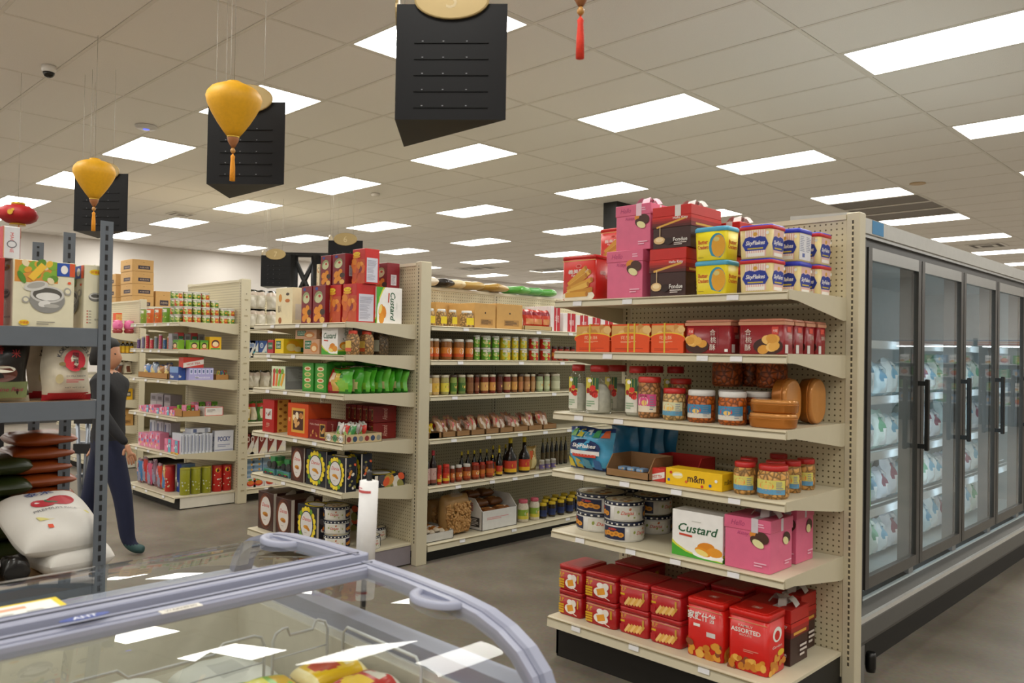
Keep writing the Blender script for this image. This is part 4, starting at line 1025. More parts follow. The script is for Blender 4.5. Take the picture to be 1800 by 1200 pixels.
def tray(w, d, h, col='#b58a55', items=0, icol=('#c8322a',), seed=1, ih=.0, wall=.004, frontcut=1.0, art_='plain', top=None):
    """open-topped display carton, a low front wall; what stands in it is put in separately"""
    m_ = mat(col, .7); b = MB(); hf = h*frontcut
    b.box(-w/2, -d/2, 0, w/2, d/2, wall, m_); b.box(-w/2, -d/2, 0, w/2, -d/2+wall, hf, m_); b.box(-w/2, d/2-wall, 0, w/2, d/2, h, m_)
    for s_ in (-1, 1): b.prism([(-d/2, 0), (d/2, 0), (d/2, h), (-d/2+.25*d, h), (-d/2, hf)], s_*(w/2)-(wall if s_ > 0 else 0), s_*(w/2)+(0 if s_ > 0 else wall), m_, 'x')
    pr = MB()
    if art_ in ART:
        p = P(pr, F_front(w, d, hf)); ART[art_][2].front(p, w, hf); p = P(pr, F_left(w, d, h)); ART[art_][2].side(p, d, h); p = P(pr, F_right(w, d, h)); ART[art_][2].side(p, d, h)
    elif art_ == 'circles':
        p = P(pr, F_right(w, d, h))
        for k in range(6): p.ell((.1+.16*k)*d, .5*hf, .06*d, .3*hf, ('#8a2f2a', '#3a4a6a', '#8a8a80')[k % 3])
        p = P(pr, F_front(w, d, h))
        for k in range(3): p.ell((.2+.3*k)*w, .5*hf, .11*w, .4*hf, ('#e8e6e2', '#4f8f5a', '#e8e6e2')[k]); p.text('MAX', (.2+.3*k)*w, .5*hf, .1*w, '#3a3836')
    elif art_ == 'bars': p = P(pr, F_front(w, d, h)); p.lines(.1*w, .2*hf, .9*w, .8*hf, 3, '#8a6a3a')
    return [(None, b, None), ('print', pr, None)]
def sack(w, d, h, col='#d8d4cb', spots=None, seed=1, rough=.6, ends=None, deco=None):
    """filled sack lying down: w along x, d along y, h thick"""
    R = random.Random(seed); nx, ny = 18, 18; b = MB(); ph = [R.uniform(0, 6) for _ in range(6)]; by = {}
    base = mat(col, rough, noise=.06, nscale=9, bump=.3)
    for sd in (1, -1):
        vs = []
        for j in range(ny+1):
            v = (1-math.cos(math.pi*j/ny))/2
            for i in range(nx+1):
                u = (1-math.cos(math.pi*i/nx))/2
                t = (max(0, 1-abs(2*u-1)**4.5)**.5)*(max(0, 1-abs(2*v-1)**4.5)**.5)
                t *= 1+.08*math.sin(7*u+ph[0])*math.sin(6*v+ph[1])+.05*math.sin(15*v+9*u+ph[2])
                z = h*.42+sd*t*h*.5 if sd > 0 else h*.42-t*h*.42
                vs.append(((u-.5)*w*(1-.08*(2*v-1)**2), (v-.5)*d*(1-.06*(2*u-1)**2), z))
        for j in range(ny):
            for i in range(nx):
                u, v = (1-math.cos(math.pi*(i+.5)/nx))/2, (1-math.cos(math.pi*(j+.5)/ny))/2; m_ = base
                for (a, c, ra, rc, cc) in (spots or []):
                    if sd > 0 and ((u-a)/ra)**2+((v-c)/rc)**2 < 1: m_ = mat(cc, rough)
                if ends and (v < .12 or v > .88): m_ = mat(ends, rough)
                a = j*(nx+1)+i; q = (a, a+1, a+nx+2, a+nx+1)
                by.setdefault((sd, m_), []).append(q if sd > 0 else tuple(reversed(q)))
        for (s_, m_), fs in by.items():
            if s_ == sd: b.add(vs, fs, m_, True)
    used = sorted({i for f in b.f for i in f}); mp = {k: n for n, k in enumerate(used)}
    b.v = [b.v[k] for k in used]; b.f = [tuple(mp[i] for i in f) for f in b.f]
    L = [(None, b, None)]
    if deco:
        pr = MB()
        def f(x, y, e):
            u, v = min(max(x/w, 0), 1), min(max(y/d, 0), 1); t = (max(0, 1-abs(2*u-1)**4.5)**.5)*(max(0, 1-abs(2*v-1)**4.5)**.5)
            t *= 1+.08*math.sin(7*u+ph[0])*math.sin(6*v+ph[1])+.05*math.sin(15*v+9*u+ph[2])
            return ((u-.5)*w*(1-.08*(2*v-1)**2), (v-.5)*d*(1-.06*(2*u-1)**2), h*.42+t*h*.5+.002+e)
        deco(P(pr, f, w/20), w, d); L.append(('print', pr, None))
    return L
def oval(w, d, h, col='#b5702a'):
    """oval copper-coloured snack tray with a clear domed cover, lying flat"""
    b = MB(); b.rrect([(w*.9, d*.9, 0), (w*.97, d*.97, .006), (w, d, h*.62), (w*1.015, d*1.015, h*.66), (w*1.0, d*1.0, h*.7)], mat(col, .25, .35), min(w, d)*.45, 6)
    l = MB(); l.rrect([(w*.99, d*.99, h*.7), (w*.97, d*.97, h*.95), (w*.9, d*.9, h)], mat('#c98a48', .12, .2), min(w, d)*.45, 6)
    return [(None, b, None), ('cover', l, None)]
# ================================================================== GOODS ON RACK A
def shelves(axis, front, zs, fmt, lim=None): return [Shelf(axis, front, z, fmt.format(ORD[k]), lim) for k, z in enumerate(zs)]
A = shelves('X', A_F, AZ+[ABZ], 'on the {} shelf beside the glass-door freezers', (A_X0, A_X1))
B = shelves('X', B_F, BZ+[BBZ], 'on the {} shelf behind the bag roll', (B_X0, B_X1))
R = shelves('Y', R_F, RZ+[RBZ], 'on the {} shelf of the sauce aisle', (3.75, 8.5))
C = shelves('X', C_F, CZ+[CBZ], 'on the {} shelf of the candy rack', (C_X0, C_X1))
Q = shelves('Y', Q_F, QZ+[QBZ], 'on the {} rice-paper aisle shelf', (3.91, 7.5))
Dd = shelves('Y', D_X1-.02, DZ+[DBZ], 'on the {} shelf behind the walking person', (D_F, D_B))
def Hh(s, px, off, yt): return round(s.hgt(yt, s.col(px, off), off), 3)
# --- top shelf
s = A[0]
s.put('egg_roll_tin', tin, 988, 1046, .03, .17, 452, desc='red egg roll tin standing at the end', cat='tin', a='eggroll')
h1 = .205
s.put('egg_roll_tin', tin, 1052, 1100, .33, .17, h=h1, desc='lower red egg roll tin behind pink boxes', cat='tin', a='eggroll')
s.put('egg_roll_tin', tin, 1050, 1098, .33, .17, h=.19, z0=h1+.001, desc='upper red egg roll tin behind pink boxes', cat='tin', a='eggroll')
hp = Hh(s, 1065, .03, 443)
s.put('gift_box', giftbox, 1065, 1129, .03, .16, h=hp, desc='lower pink lidded biscuit gift box', a='pinkbox', lid='#d96486')
s.put('gift_box', giftbox, 1081, 1143, .05, .16, 364, z0=hp+.001, desc='upper pink lidded biscuit gift box', a='pinkbox', lid='#d96486', bow='#e8c6d2')
hd = Hh(s, 1141, .03, 439)
s.put('gift_box', giftbox, 1141, 1205, .03, .17, h=hd, desc='lower red and black biscuit gift box', a='darkbox', lid='#c2231d')
s.put('gift_box', giftbox, 1146, 1214, .04, .26, 366, z0=hd+.001, desc='upper red and black biscuit gift box', a='darkbox', lid='#c2231d', bow='#d8d4d0')
s.put('gift_box', giftbox, 1232, 1290, .34, .18, h=.2, desc='lower red lidded gift box behind yellow tubs', a='darkbox', lid='#b8221c')
s.put('gift_box', giftbox, 1240, 1300, .345, .18, h=.16, z0=.201, desc='upper red lidded gift box behind yellow tubs', a='darkbox', lid='#c2231d', bow='#d8c8c4')
hy = Hh(s, 1219, .03, 460)
for k in range(2): s.put('cracker_tub', tub, 1219, 1277, .03, .115, h=hy, z0=k*(hy+.001), desc=('lower', 'upper')[k]+' yellow butter cracker tub', cat='tub', kind='butter', lid1='#4fa8cc', lid2='#4fa8cc')
hs = Hh(s, 1295, .03, 457)
for n, (x0, x1, o) in enumerate(((1297, 1355, .03), (1350, 1404, .205), (1386, 1440, .365))):
    for k in range(2):
        s.put('cracker_tub', tub, x0, x1, o, .135, h=hs, z0=k*(hs+.001), desc=('lower', 'upper')[k]+' striped blue cracker tub,'+(' front stack', ' middle stack', ' back stack')[n], cat='tub', lid2=('#c8222c' if (n != 1) else '#2430b4'), v=(1 if (n, k) == (1, 1) else 0))
# --- second shelf
s = A[1]; ht = Hh(s, 1014, .03, 571)
for n, (x0, x1) in enumerate(((1013, 1071), (1075, 1141), (1145, 1201))):
    s.put('biscuit_tin', carton, x0, x1, .03, .17, h=ht, desc='orange square biscuit tin with yellow strap', cat='tin', group='orange strapped biscuit tins', a='orangetin', strap=(-.08,) if n != 1 else (-.05, .12))
hw = Hh(s, 1204, .03, 563)
s.put('walnut_cookie_tin', tin, 1204, 1284, .03, .085, h=hw, desc='dark red walnut cookie tin near the middle', cat='tin', a='walnut', lid='#b8755c', lh=.05)
s.put('walnut_cookie_tin', tin, 1298, 1378, .025, .085, h=hw, desc='dark red walnut cookie tin at front end', cat='tin', a='walnut2', lid='#b8755c', lh=.05)
for n in range(4):
    s.put('walnut_cookie_tin', tin, 1226, 1300, .13, .085, h=hw, desc='dark red walnut cookie tin in back row', cat='tin', group='walnut tins in the back rows', a='walnut', lid='#b8755c', lh=.05) if n < 1 else None
    if n < 3: s.put('walnut_cookie_tin', tin, 1321+23*n, 1397+20*n, .135+.11*n, .085, h=hw, desc='dark red walnut cookie tin in back row', cat='tin', group='walnut tins in the back rows', a='walnut2', lid='#b8755c', lh=.05)
# --- third shelf: plastic jars
s = A[2]
def snackjug(w, d, h):
    """large clear PET jar with waist, red lid and a picture label"""
    r = w/2; b = MB(); b.lathe([(r*.9, 0), (r, .01), (r*.98, h*.3), (r*.9, h*.42), (r*.98, h*.55), (r*.9, h*.74), (r*.62, h*.84), (r*.62, h*.87)], CLEAR, 20)
    c = MB(); c.lathe([(r*.82, .006), (r*.9, .012), (r*.86, h*.3), (r*.8, h*.46), (r*.5, h*.6)], mat('#c9c7ba', .5, noise=.3, nscale=40), 14)
    l = MB(); l.lathe([(r*.66, h*.86), (r*.69, h*.87), (r*.69, h*.985), (r*.6, h)], mat('#b8221f', .35), 18)
    pr = MB(); p = P(pr, F_cyl(r), r*.28); p.rect(-r*.6, .08*h, r*.6, .74*h, '#dedccf'); p.rect(-r*.6, .42*h, r*.6, .74*h, '#d9c84a'); p.rect(0, .5*h, r*.6, .74*h, '#2c5a34')
    p.blobs(-r*.4, .36*h, r*.4, .54*h, 8, ('#c4221c', '#d8382c', '#a81a18'), r*.2, 3, 1); p.lines(-r*.45, .14*h, r*.4, .28*h, 3, '#8fae8a'); p.ell(-r*.1, .68*h, r*.2, .04*h, W_)
    return [(None, b, None), ('contents', c, None), ('lid', l, None), ('label', pr, None)]
hj = Hh(s, 1000, .06, 640)
for n, (x0, x1, o) in enumerate(((999, 1033, .04), (1029, 1077, .03), (1062, 1108, .22), (1098, 1142, .06), (1128, 1172, .22), (1165, 1208, .26))):
    s.put('snack_jar', snackjug, x0, x1, o, .12, h=hj, desc='large clear red-lidded jar with cherry label', cat='jar', group='clear cherry-label jars')
s.put('wafer_stick_jar', jar, 1122, 1160, .035, .1, 662, desc='pink-label wafer stick jar with yellow-rimmed lid', cat='jar', fill='#b07a4a', lid='#c8322a', lab='#d8508a', lab2='#e8d8c0', neck=.98, lh=.12, ink='#ece0c8', word='Stick', spec='dry')
s.put('wafer_stick_jar', jar, 1178, 1214, .2, .1, 665, desc='pink-label wafer stick jar in back row', cat='jar', fill='#b07a4a', lid='#c8322a', lab='#d8508a', lab2='#e8d8c0', neck=.98, lh=.12, ink='#ece0c8', spec='dry')
s.put('cookie_jar', jar, 1165, 1206, .035, .115, 682, desc='red-lidded jar of pale round cookies', cat='jar', fill='#c9a468', lid='#b8221f', lab='#d9d8b0', lab2='#5f9ab8', neck=.9, ink='#e8a23a', spec='dry')
for n, (x0, x1, o, yt) in enumerate(((1209, 1257, .03, 685), (1263, 1312, .03, 688), (1310, 1356, .15, 688), (1262, 1308, .18, 688))):
    s.put('snack_jar', jar, x0, x1, o, .13, h=Hh(s, 1209, .03, 685), desc='white-lidded jar of orange crunchy snacks', cat='jar', group='white-lidded orange snack jars', fill='#b85e1c', lid='#d8d6d2', lab='#3f86b0', lab2='#d8d4c8', neck=.92, lh=.15, ink='#d8452a', spec='dry')
for n, (x0, x1, o) in enumerate(((1252, 1304, .2), (1300, 1340, .32), (1330, 1383, .24))):
    s.put('snack_jar', jar, x0, x1, o, .13, h=.135, z0=.155, desc='brown snack jar stacked on white-lidded jars', cat='jar', group='brown snack jars in the upper layer', fill='#9a4a18', lid='#c8b090', lab=None, neck=.9, spec='dry')
s.put('snack_tray', oval, 1331, 1412, .03, .13, h=.06, desc='lower copper oval snack tray lying flat', cat='tray')
s.put('snack_tray', oval, 1338, 1420, .04, .13, h=.055, z0=.061, desc='upper copper oval snack tray lying flat', cat='tray')
def ovalup(w, d, h, col='#b5702a'):
    L = oval(h, d, w, col)   # stood on edge: thickness along x
    for _n, m_, _l in L: m_.v = [(z-w/2, y, x+h/2) for x, y, z in m_.v]
    return L
for n in range(2): s.putm('snack_tray', ovalup, -1.60+.035*n, .25+.17*n, .07, .15, .2, 0.001, desc=('front', 'back')[n]+' copper oval snack tray stood on edge', cat='tray')
# --- fourth shelf
s = A[3]
def bluebag(w, d, h):
    L = pouch(w, d, h, '#4aa0c8', '#1f3f7f', '#2a4f96', '#2f6fae', 2, 0.0, 'plain'); pr = MB()
    p = P(pr, lambda u, v, e: (u-w/2, -d/2*(max(.05, 1-(2*u/w-1)**2)**.5)*(max(.05, 1-abs(2*v/h-1)**3.2)**.8)*1.12-.002-e, v), w/14)
    for k, c in enumerate(('#6fae5a', '#d8cf4a', '#cfd4dc', '#4fa86a', '#d8602c')): p.poly([((.14+.17*k)*w, .8*h), ((.28+.17*k)*w, .8*h), ((.26+.17*k)*w, .97*h), ((.18+.17*k)*w, .95*h)], c)
    for k, c in enumerate(('#d8c43a', '#c9b03a', '#5f9fb8', '#3f6fae')): p.poly([((.06+.2*k)*w, .06*h), ((.2+.2*k)*w, .04*h), ((.22+.2*k)*w, .26*h), ((.1+.2*k)*w, .3*h)], c)
    p.ell(.5*w, .55*h, .34*w, .2*h, '#1d2e5e', 0, 16); p.rect(.18*w, .38*h, .82*w, .48*h, '#e8e4e0'); p.rect(.24*w, .33*h, .76*w, .4*h, '#c8402c')
    p.text('SkyFlakes', .5*w, .58*h, .12*h, W_, .52*w, .02, .25)
    return L+[('print', pr, None)]
s.put('cracker_bag', bluebag, 984, 1062, .05, .13, 748, desc='big blue cracker bag with picture labels', cat='bag')
for n in range(4): s.put('cracker_bag', pouch, 1070+22*n, 1116+23*n, .26+.06*n, .055, h=.235, desc='plain blue cracker bag in back row', cat='bag', group='blue cracker bags in the back row', c1='#2f7fb0', c2='#1f4f7f', c3='#2f7fb0', c4='#2a6a9c', seed=3+n, style='plain')
s.put('display_carton', tray, 1065, 1140, .03, .2, h=.1, desc='open brown carton of wrapped bars', cat='carton', frontcut=.35, art_='bars', col='#8f6a44')
for k in range(8): s.put('candy_bar', carton, 1070+8*(k % 4)*2, 1082+8*(k % 4)*2, .04+.06*(k//4), .05, h=.016, z0=.006+.017*(k % 3)*0+.001*0+(.017 if k >= 4 else 0), desc='small blue and white wrapped bar', cat='snack', group='wrapped bars in the brown carton', a='bluestack')
s.put('candy_carton', tray, 1147, 1225, .2, .16, h=.1, desc='open red candy carton behind yellow box', cat='carton', col='#b8261f', frontcut=.4)
for k in range(3): s.put('candy_pack', carton, 1143+14*k, 1168+14*k, .06+.035*k, .03, h=.06, desc='red and white candy pack leaning in row', cat='snack', group='red and white candy packs', a='redwhite')
hm = Hh(s, 1170, .03, 822)
s.put('candy_box', carton, 1170, 1269, .03, .1, h=.075, desc='long yellow chocolate candy box', a='mms')
hc = .115
for n, (x0, x1, o) in enumerate(((1290, 1333, .04), (1332, 1390, .025), (1345, 1385, .17), (1375, 1412, .24), (1400, 1436, .36), (1300, 1336, .18), (1352, 1388, .42))):
    s.put('cookie_jar', jar, x0, x1-4, o, .115, h=.135, desc='red-lidded plastic jar of small cookies', cat='jar', group='small red-lidded cookie jars', fill='#c4924e', lid='#b8221f', lab='#d8cf6a', lab2='#5f9ac0', neck=.88, ink='#e8903a', spec='dry')
# --- fifth shelf
s = A[4]; hh = .092
for n, (x0, x1, o) in enumerate(((998, 1084, .09), (1062, 1132, .02), (1112, 1180, .26), (1046, 1122, .34))):
    for k in range(2): s.put('cookie_tin', rtin, x0, x1, o, .26 if n in (0, 3) else .24, h=hh if n != 2 else .088, z0=k*(.094), desc=('lower', 'upper')[k]+' round navy-rimmed cookie tin', cat='tin', group=('lower', 'upper')[k]+' round cookie tins', v=(n+k) % 2)
s.put('snack_box', carton, 1181, 1270, .03, .10, 893, desc='tall white and green custard cake box', a='custard')
s.put('gift_box', giftbox, 1272, 1354, .02, .2, 903, desc='front pink lidded biscuit gift box', a='pinkbox', lid='#d96486', bow='#cfc6cc')
s.put('gift_box', giftbox, 1340, 1400, .26, .17, h=.25, desc='back pink lidded biscuit gift box', a='pinkbox', lid='#d96486', bow='#cfc6cc')
# --- bottom shelf
s = A[5]; ht = .122
for n, (x0, x1, o, a_) in enumerate(((981, 1020, .04, 'peacockegg'), (1028, 1081, .035, 'peacockegg'), (1088, 1138, .045, 'peacockroll'), (1142, 1196, .045, 'peacockroll'))):
    for k in range(2): s.put('biscuit_tin', tin, x0, x1, o, .21, h=ht, z0=k*(ht+.002), desc=('lower' if k == 0 else 'upper')+(' red egg biscuit tin' if n < 2 else ' red wafer roll tin'), cat='tin', group=('lower', 'upper')[k]+(' red egg biscuit tins' if n < 2 else ' red wafer roll tins'), a=a_, lh=.14, r=.018)
for n in range(4):
    s.putm('biscuit_tin', tin, -2.45+.185*n, .40, .17, .22, ht, 0, desc='plain red tin in the back row', cat='tin', group='red tins in the back row', a='peacockroll', lh=.14, r=.018)
    if n not in (1,): s.putm('biscuit_tin', tin, -2.45+.185*n, .40, .17, .22, ht, ht+.002, desc='plain red tin in the back row', cat='tin', group='red tins in the back row', a='peacockroll', lh=.14, r=.018)
s.put('biscuit_tin', talltin, 1206, 1270, .035, .16, 1048, desc='tall red biscuit tin with large Chinese lettering', cat='tin', a='familyzh')
s.put('biscuit_tin', talltin, 1279, 1349, .035, .16, 1066, desc='tall red biscuit tin lettered in English', cat='tin', a='familyen')
s.putm('gift_box', giftbox, -1.66, .30, .22, .17, .235, 0, desc='front black and red gift box with ribbon', a='darkbox', lid='#b8201b', bow='#c9c4c0')
s.putm('gift_box', giftbox, -1.70, .475, .22, .15, .25, 0, desc='back black and red gift box with ribbon', a='darkbox', lid='#b8201b', bow='#c9c4c0')

# ================================================================== GOODS ON RACK B
s = B[0]; z1 = Hh(s, 500, .04, 505)
s.put('snack_box', carton, 484, 513, .06, .13, 507, desc='cream almond snack box', a='cream')
for n, (x0, x1) in enumerate(((529, 547), (549, 571))): s.put('snack_box', carton, x0, x1, .08, .12, h=z1, desc='lower maroon animal cookie box', group='lower maroon cookie boxes', a='maroon')
for n, (x0, x1) in enumerate(((575, 598), (602, 626))): s.put('snack_box', carton, x0, x1, .12, .16, h=z1, desc='lower red box with fruit picture', group='lower fruit boxes', a='fruitred')
for n, (x0, x1) in enumerate(((563, 581), (584, 606))): s.put('snack_box', carton, x0, x1, .13, .11, h=.215, z0=z1+.001, desc='upper maroon animal cookie box', group='upper maroon cookie boxes', a='maroon')
s.put('snack_box', carton, 556, 561, .13, .11, h=.16, z0=z1+.001, desc='narrow cream box in upper layer', a='cream')
s.put('snack_box', carton, 619, 641, .17, .12, h=.24, z0=z1+.001, desc='upper red box with fruit picture', a='fruitred')
for k in range(2): s.put('snack_box', carton, 658, 680, .43, .11, h=.22, z0=.221*k, desc=('lower', 'upper')[k]+' maroon cookie box at the back', a='maroon')
def custside(w, d, h):
    b = MB(); b.box(-w/2, -d/2, 0, w/2, d/2, h, mat('#f3f1ee', .35), c=.002); pr = MB()
    p = P(pr, lambda u, v, e: (w/2+e, d/2-v, h-u) if False else (w/2+e, v-d/2, h-u)); ART['custard'][2].front(p, h, d)
    p = P(pr, F_front(w, d, h)); ART['custard'][2].side(p, w, h)
    return [(None, b, None), ('print', pr, None)]
ya, yb = colY(661, -4.575, 1.7), colY(706, -4.575, 1.7); s.putm('snack_box', custside, -4.6175, (ya+yb)/2-B_F, .085, yb-ya, .255, 0, desc='white custard cake box turned on its side')
s = B[1]
s.put('cake_box', carton, 470, 480, .04, .12, 597, desc='small red cake box', a='smallred')
s.put('cake_box', carton, 483, 498, .03, .2, 595, desc='yellow lemon cake box', a='sunnychoco')
s.put('cake_box', carton, 533, 561, .04, .16, h=.105, desc='lower brown cake box', a='brownchoco')
s.put('cake_box', carton, 519, 556, .05, .16, h=.068, z0=.106, desc='upper brown cake box', a='brownchoco')
s.put('snack_box', carton, 565, 593, .03, .12, h=.205, desc='upright white and green custard box', a='custard')
s.put('snack_box', carton, 597, 622, .2, .13, h=.2, desc='dark grey box behind nut jars', a='greybox')
for n, (x0, x1, o) in enumerate(((617, 641, .05), (634, 660, .16))): s.put('nut_jar', jar, x0, x1, o, .12, h=.165, desc='red-lidded square jar of mixed nuts', cat='jar', group='red-lidded nut jars', fill='#a8804e', lid='#d8452a', lab='#e3c25a', lab2='#d8603a', square=True, neck=.8, lh=.13, spec='dry')
s.put('nut_jar', jar, 655, 683, .3, .14, h=.175, desc='dark square jar of dried snacks', cat='jar', fill='#5d4a30', lid='#4a4640', lab='#c9cbb8', square=True, neck=.9, lh=.08, spec='dry')
s = B[2]
s.put('snack_box', carton, 477, 501, .03, .2, 643, desc='vegetable stick box with carrot picture', a='carrot')
for n, (x0, x1) in enumerate(((531, 550), (553, 573))): s.put('snack_box', carton, x0, x1, .03, .12, h=.2, desc='tall green rice cracker box', group='tall green boxes', a='greenbox')
s.put('candy_bag', pouch, 570, 594, .03, .07, h=.17, desc='shiny red and gold candy bag', cat='bag', rot=.25, c1='#b3202a', c2='#8f1a20', c3='#d8c0a0', c4='#c9a04a', seed=4, tilt=.25)
s.put('candy_bag', pouch, 588, 610, .14, .06, h=.175, desc='shiny red candy bag behind another', cat='bag', rot=.25, c1='#a81c26', c2='#8f1a20', c3='#c8b090', c4='#b8943a', seed=5, tilt=.25)
for n in range(9):
    s.putm('jelly_bag', pouch, -4.655+.004*(n % 3)+(.0 if n else -.03), .075+.054*n, .21, .05, .165+.014*(n % 2), 0, desc='bright green jelly candy bag leaning in row', cat='bag', group='green jelly bags in a row', rot=.12+.05*(n % 3), c1=('#4fae2a', '#3f9a24', '#63b83a')[n % 3], c2='#2c7a1e', c3='#d8382c' if n % 3 else '#c9b03a', c4='#d8c890' if n % 2 else '#7fb83a', seed=20+n, tilt=.12)
for n in range(3): s.putm('jelly_bag', sack, -4.82+.03*n, .16+.17*n, .2, .15, .04, .18, desc='green jelly candy bag lying on the row', cat='bag', group='green jelly bags lying on top', col='#4a9a2a', seed=n+2, rough=.2, ends='#2c7a1e', spots=[(.4, .5, .16, .2, '#d8b84a'), (.65, .5, .1, .14, '#c9382c')])
s = B[3]
s.put('gift_box', carton, 461, 481, .03, .14, 701, desc='red gift box with gold patterned side', a='redgift')
s.put('gift_box', carton, 505, 541, .03, .19, 707, desc='orange gift box with framed nut picture', a='orangegift')
for n in range(2): s.putm('biscuit_box', carton, -4.905, .075+.095*n, .24, .085, .135, 0, desc='low dark red almond biscuit box', group='low dark red biscuit boxes', a='darkredbox')
for n in range(5):
    for k in range(2): s.putm('biscuit_box', carton, -4.98+.07*n, .435, .06, .2, .115, k*.117, desc='dark red almond biscuit box stacked behind', group='stacked dark red biscuit boxes', a='darkredbox')
s.put('display_carton', tray, 578, 614, .015, .3, h=.062, desc='open display tray of small snack bags', cat='carton', col='#c9b48a', art_='circles')
for n in range(7):
    a, b_ = s.col(578, .03), s.col(612, .03)
    s.putm('snack_bag', pouch, a+.035+(b_-a-.07)*((n % 3)/2), .06+.085*(n//3)+.02, .075, .03, .125, .004, desc='small upright snack bag in the tray', cat='bag', group='small snack bags in the tray', c1=('#d8d4d0', '#c8382c', '#3f8a4a', '#2f5f5a')[n % 4], c2='#b8b8b0', c3=('#2f6a4a', '#e0d8d0')[n % 2], c4='#8fae5a', seed=40+n, tilt=.18)
s = B[4]
def toybox(w, d, h):
    L = carton(w, d, h*.28, 'tractor'); b = MB(); b.box(-w/2+.004, -d/2+.004, h*.28, w/2-.004, d/2-.004, h, CLEAR); t = MB()
    t.box(-.3*w, -.25*d, h*.42, .1*w, .25*d, h*.8, mat('#2f8a4a', .35)); t.box(.1*w, -.2*d, h*.4, .38*w, .2*d, h*.6, mat('#4fae3a', .35))
    for x, r in ((-.22, .16), (.2, .2)): 
        for y in (-.3, .26): t.lathe([(r*h, 0), (r*h, .012)], mat('#221f1f', .6), 12, T=Matrix.Translation((x*w, y*d, h*.44)) @ Matrix.Rotation(math.pi/2, 4, 'X'))
    return L+[('window', b, None), ('toy_tractor', t, 'green toy tractor')]
s.put('toy_box', toybox, 462, 482, .04, .17, h=.16, desc='clear-topped toy tractor box, first', cat='toy'); s.put('toy_box', toybox, 486, 508, .05, .17, h=.155, desc='clear-topped toy tractor box beside brown box', cat='toy')
s.put('cookie_box', carton, 511, 533, .03, .1, 784, desc='upright brown cookie box with white oval', a='browntin')
s.put('cookie_box', carton, 537, 572, .03, .09, 788, desc='upright black cookie box ringed with lemons, inner', a='lemontin')
s.put('cookie_box', carton, 578, 611, .02, .09, 800, desc='upright black cookie box ringed with lemons, outer', a='lemontin')
s.put('cookie_box', carton, 604, 634, .17, .09, h=.24, desc='upright lemon cookie box in second row', a='lemontin')
s.putm('cookie_box', carton, -4.68, .40, .26, .26, .085, 0, desc='flat black lemon cookie box lying down', a='lemontin')
s = B[5]
s.put('cookie_box', carton, 453, 480, .03, .26, 861, desc='brown cookie box with white oval, farther', a='browntin')
s.put('cookie_box', carton, 484, 511, .025, .26, 872, desc='brown cookie box with white oval, nearer', a='browntin')
s.put('cookie_box', carton, 522, 556, .02, .16, 884, desc='black lemon cookie box beside round tins', a='lemontin')
s.putm('cookie_box', carton, -5.28, .42, .3, .26, .09, 0, desc='flat lemon cookie box, lower of two', a='lemontin'); s.putm('cookie_box', carton, -5.28, .42, .3, .26, .09, .091, desc='flat lemon cookie box, upper of two', a='lemontin')
for k in range(3): s.put('cookie_tin', rtin, 569, 614, .04 if k == 0 else .055, .25, h=.092, z0=k*.094, desc='round navy cookie tin in stack of three', cat='tin', group='round tins stacked three high', v=0)
for n in range(2): s.put('cookie_tin', rtin, 650-10*n, 690-12*n, .2+.19*n, .22, h=.09, desc=('front', 'back')[n]+' single round cookie tin near the post', cat='tin', v=1)
pl = thing('base_sticker', 'white and orange price sticker on the grey rack base', 'sticker', (B_X1-.0055, 3.19, .02))
obj('paper', MB().box(0, 0, 0, .0015, .14, .10, mat('#d9d5c4', .6)), pl); obj('orange_corner', MB().box(.0015, .07, .0, .0025, .13, .03, mat('#d8582a', .6)), pl)

# ================================================================== SAUCE AISLE
s = R[0]
for n, (x0, x1) in enumerate(((744, 764), (766, 785), (787, 803), (808, 832))): s.put('seasoning_jar', jar, x0, x1, .05, .09, h=.125, desc='yellow-labelled square jar with white lid', cat='jar', group='yellow-label seasoning jars', fill='#b8925a', lid='#dcdad4', lab='#e3c81f', square=True, neck=.94, lh=.14, ink=None, spec='dry')
s.put('carton', carton, 834, 871, .06, .3, 532, desc='open brown cardboard carton beside jars', cat='carton', a='kraft'); s.put('carton', carton, 873, 918, .06, .3, 533, desc='brown cardboard carton beside red packs', cat='carton', a='kraft')
s.put('carton', carton, 766, 826, .38, .15, h=.2, desc='brown cardboard carton behind yellow-label jars', cat='carton', a='kraft')
s.put('display_carton', tray, 922, 970, .04, .2, h=.035, desc='shallow tray of red snack packs', cat='carton', col='#b59a6a')
for n in range(3): s.put('snack_bag', pouch, 923+16*n, 942+15*n, .06, .06, h=.165, z0=.005, desc='red and orange snack pack', cat='bag', group='red snack packs in the tray', c1='#c8402a', c2='#b8301c', c3='#8f1f2a', c4='#d8905a', seed=60+n, style='top')
s.put('snack_case', carton, 968, 984, .05, .3, h=.21, desc='first white and red rice cake case', cat='carton', a='whitered')
for n in range(4): s.put('snack_case', carton, 990+22*n, 1011+22*n, .06, .28, h=.16-.01*n, desc='white and red rice cake case in row', cat='carton', group='rice cake cases in a row', a='whitered')
TZ = 2.04
for n, (px, c, w_) in enumerate(((752, '#d9d0c0', .3), (775, '#1c1815', .22), (796, '#d8c9a0', .30), (826, '#b89a5a', .38), (868, '#a8843a', .42), (910, '#4f9a3a', .3), (935, '#4f9a4a', .3), (958, '#5aa04a', .26))):
    y = colY(px, R_B-.01, TZ)
    spawn('snack_bag', ('topbag', c, w_), lambda: sack(.26, w_*.62, .075, c, [(.5, .4, .3, .2, '#e3ddd0')], 3+n, .3), (R_B-.04, y, TZ+.001), (-.5, .3, .6, -.3, .4, .2, -.4, .5)[n], ('white', 'small black', 'pale', 'tan', 'gold', 'green', 'green', 'green')[n]+' snack bag lying on top of the sauce aisle shelving', 'bag', 'snack bags on the gondola top')
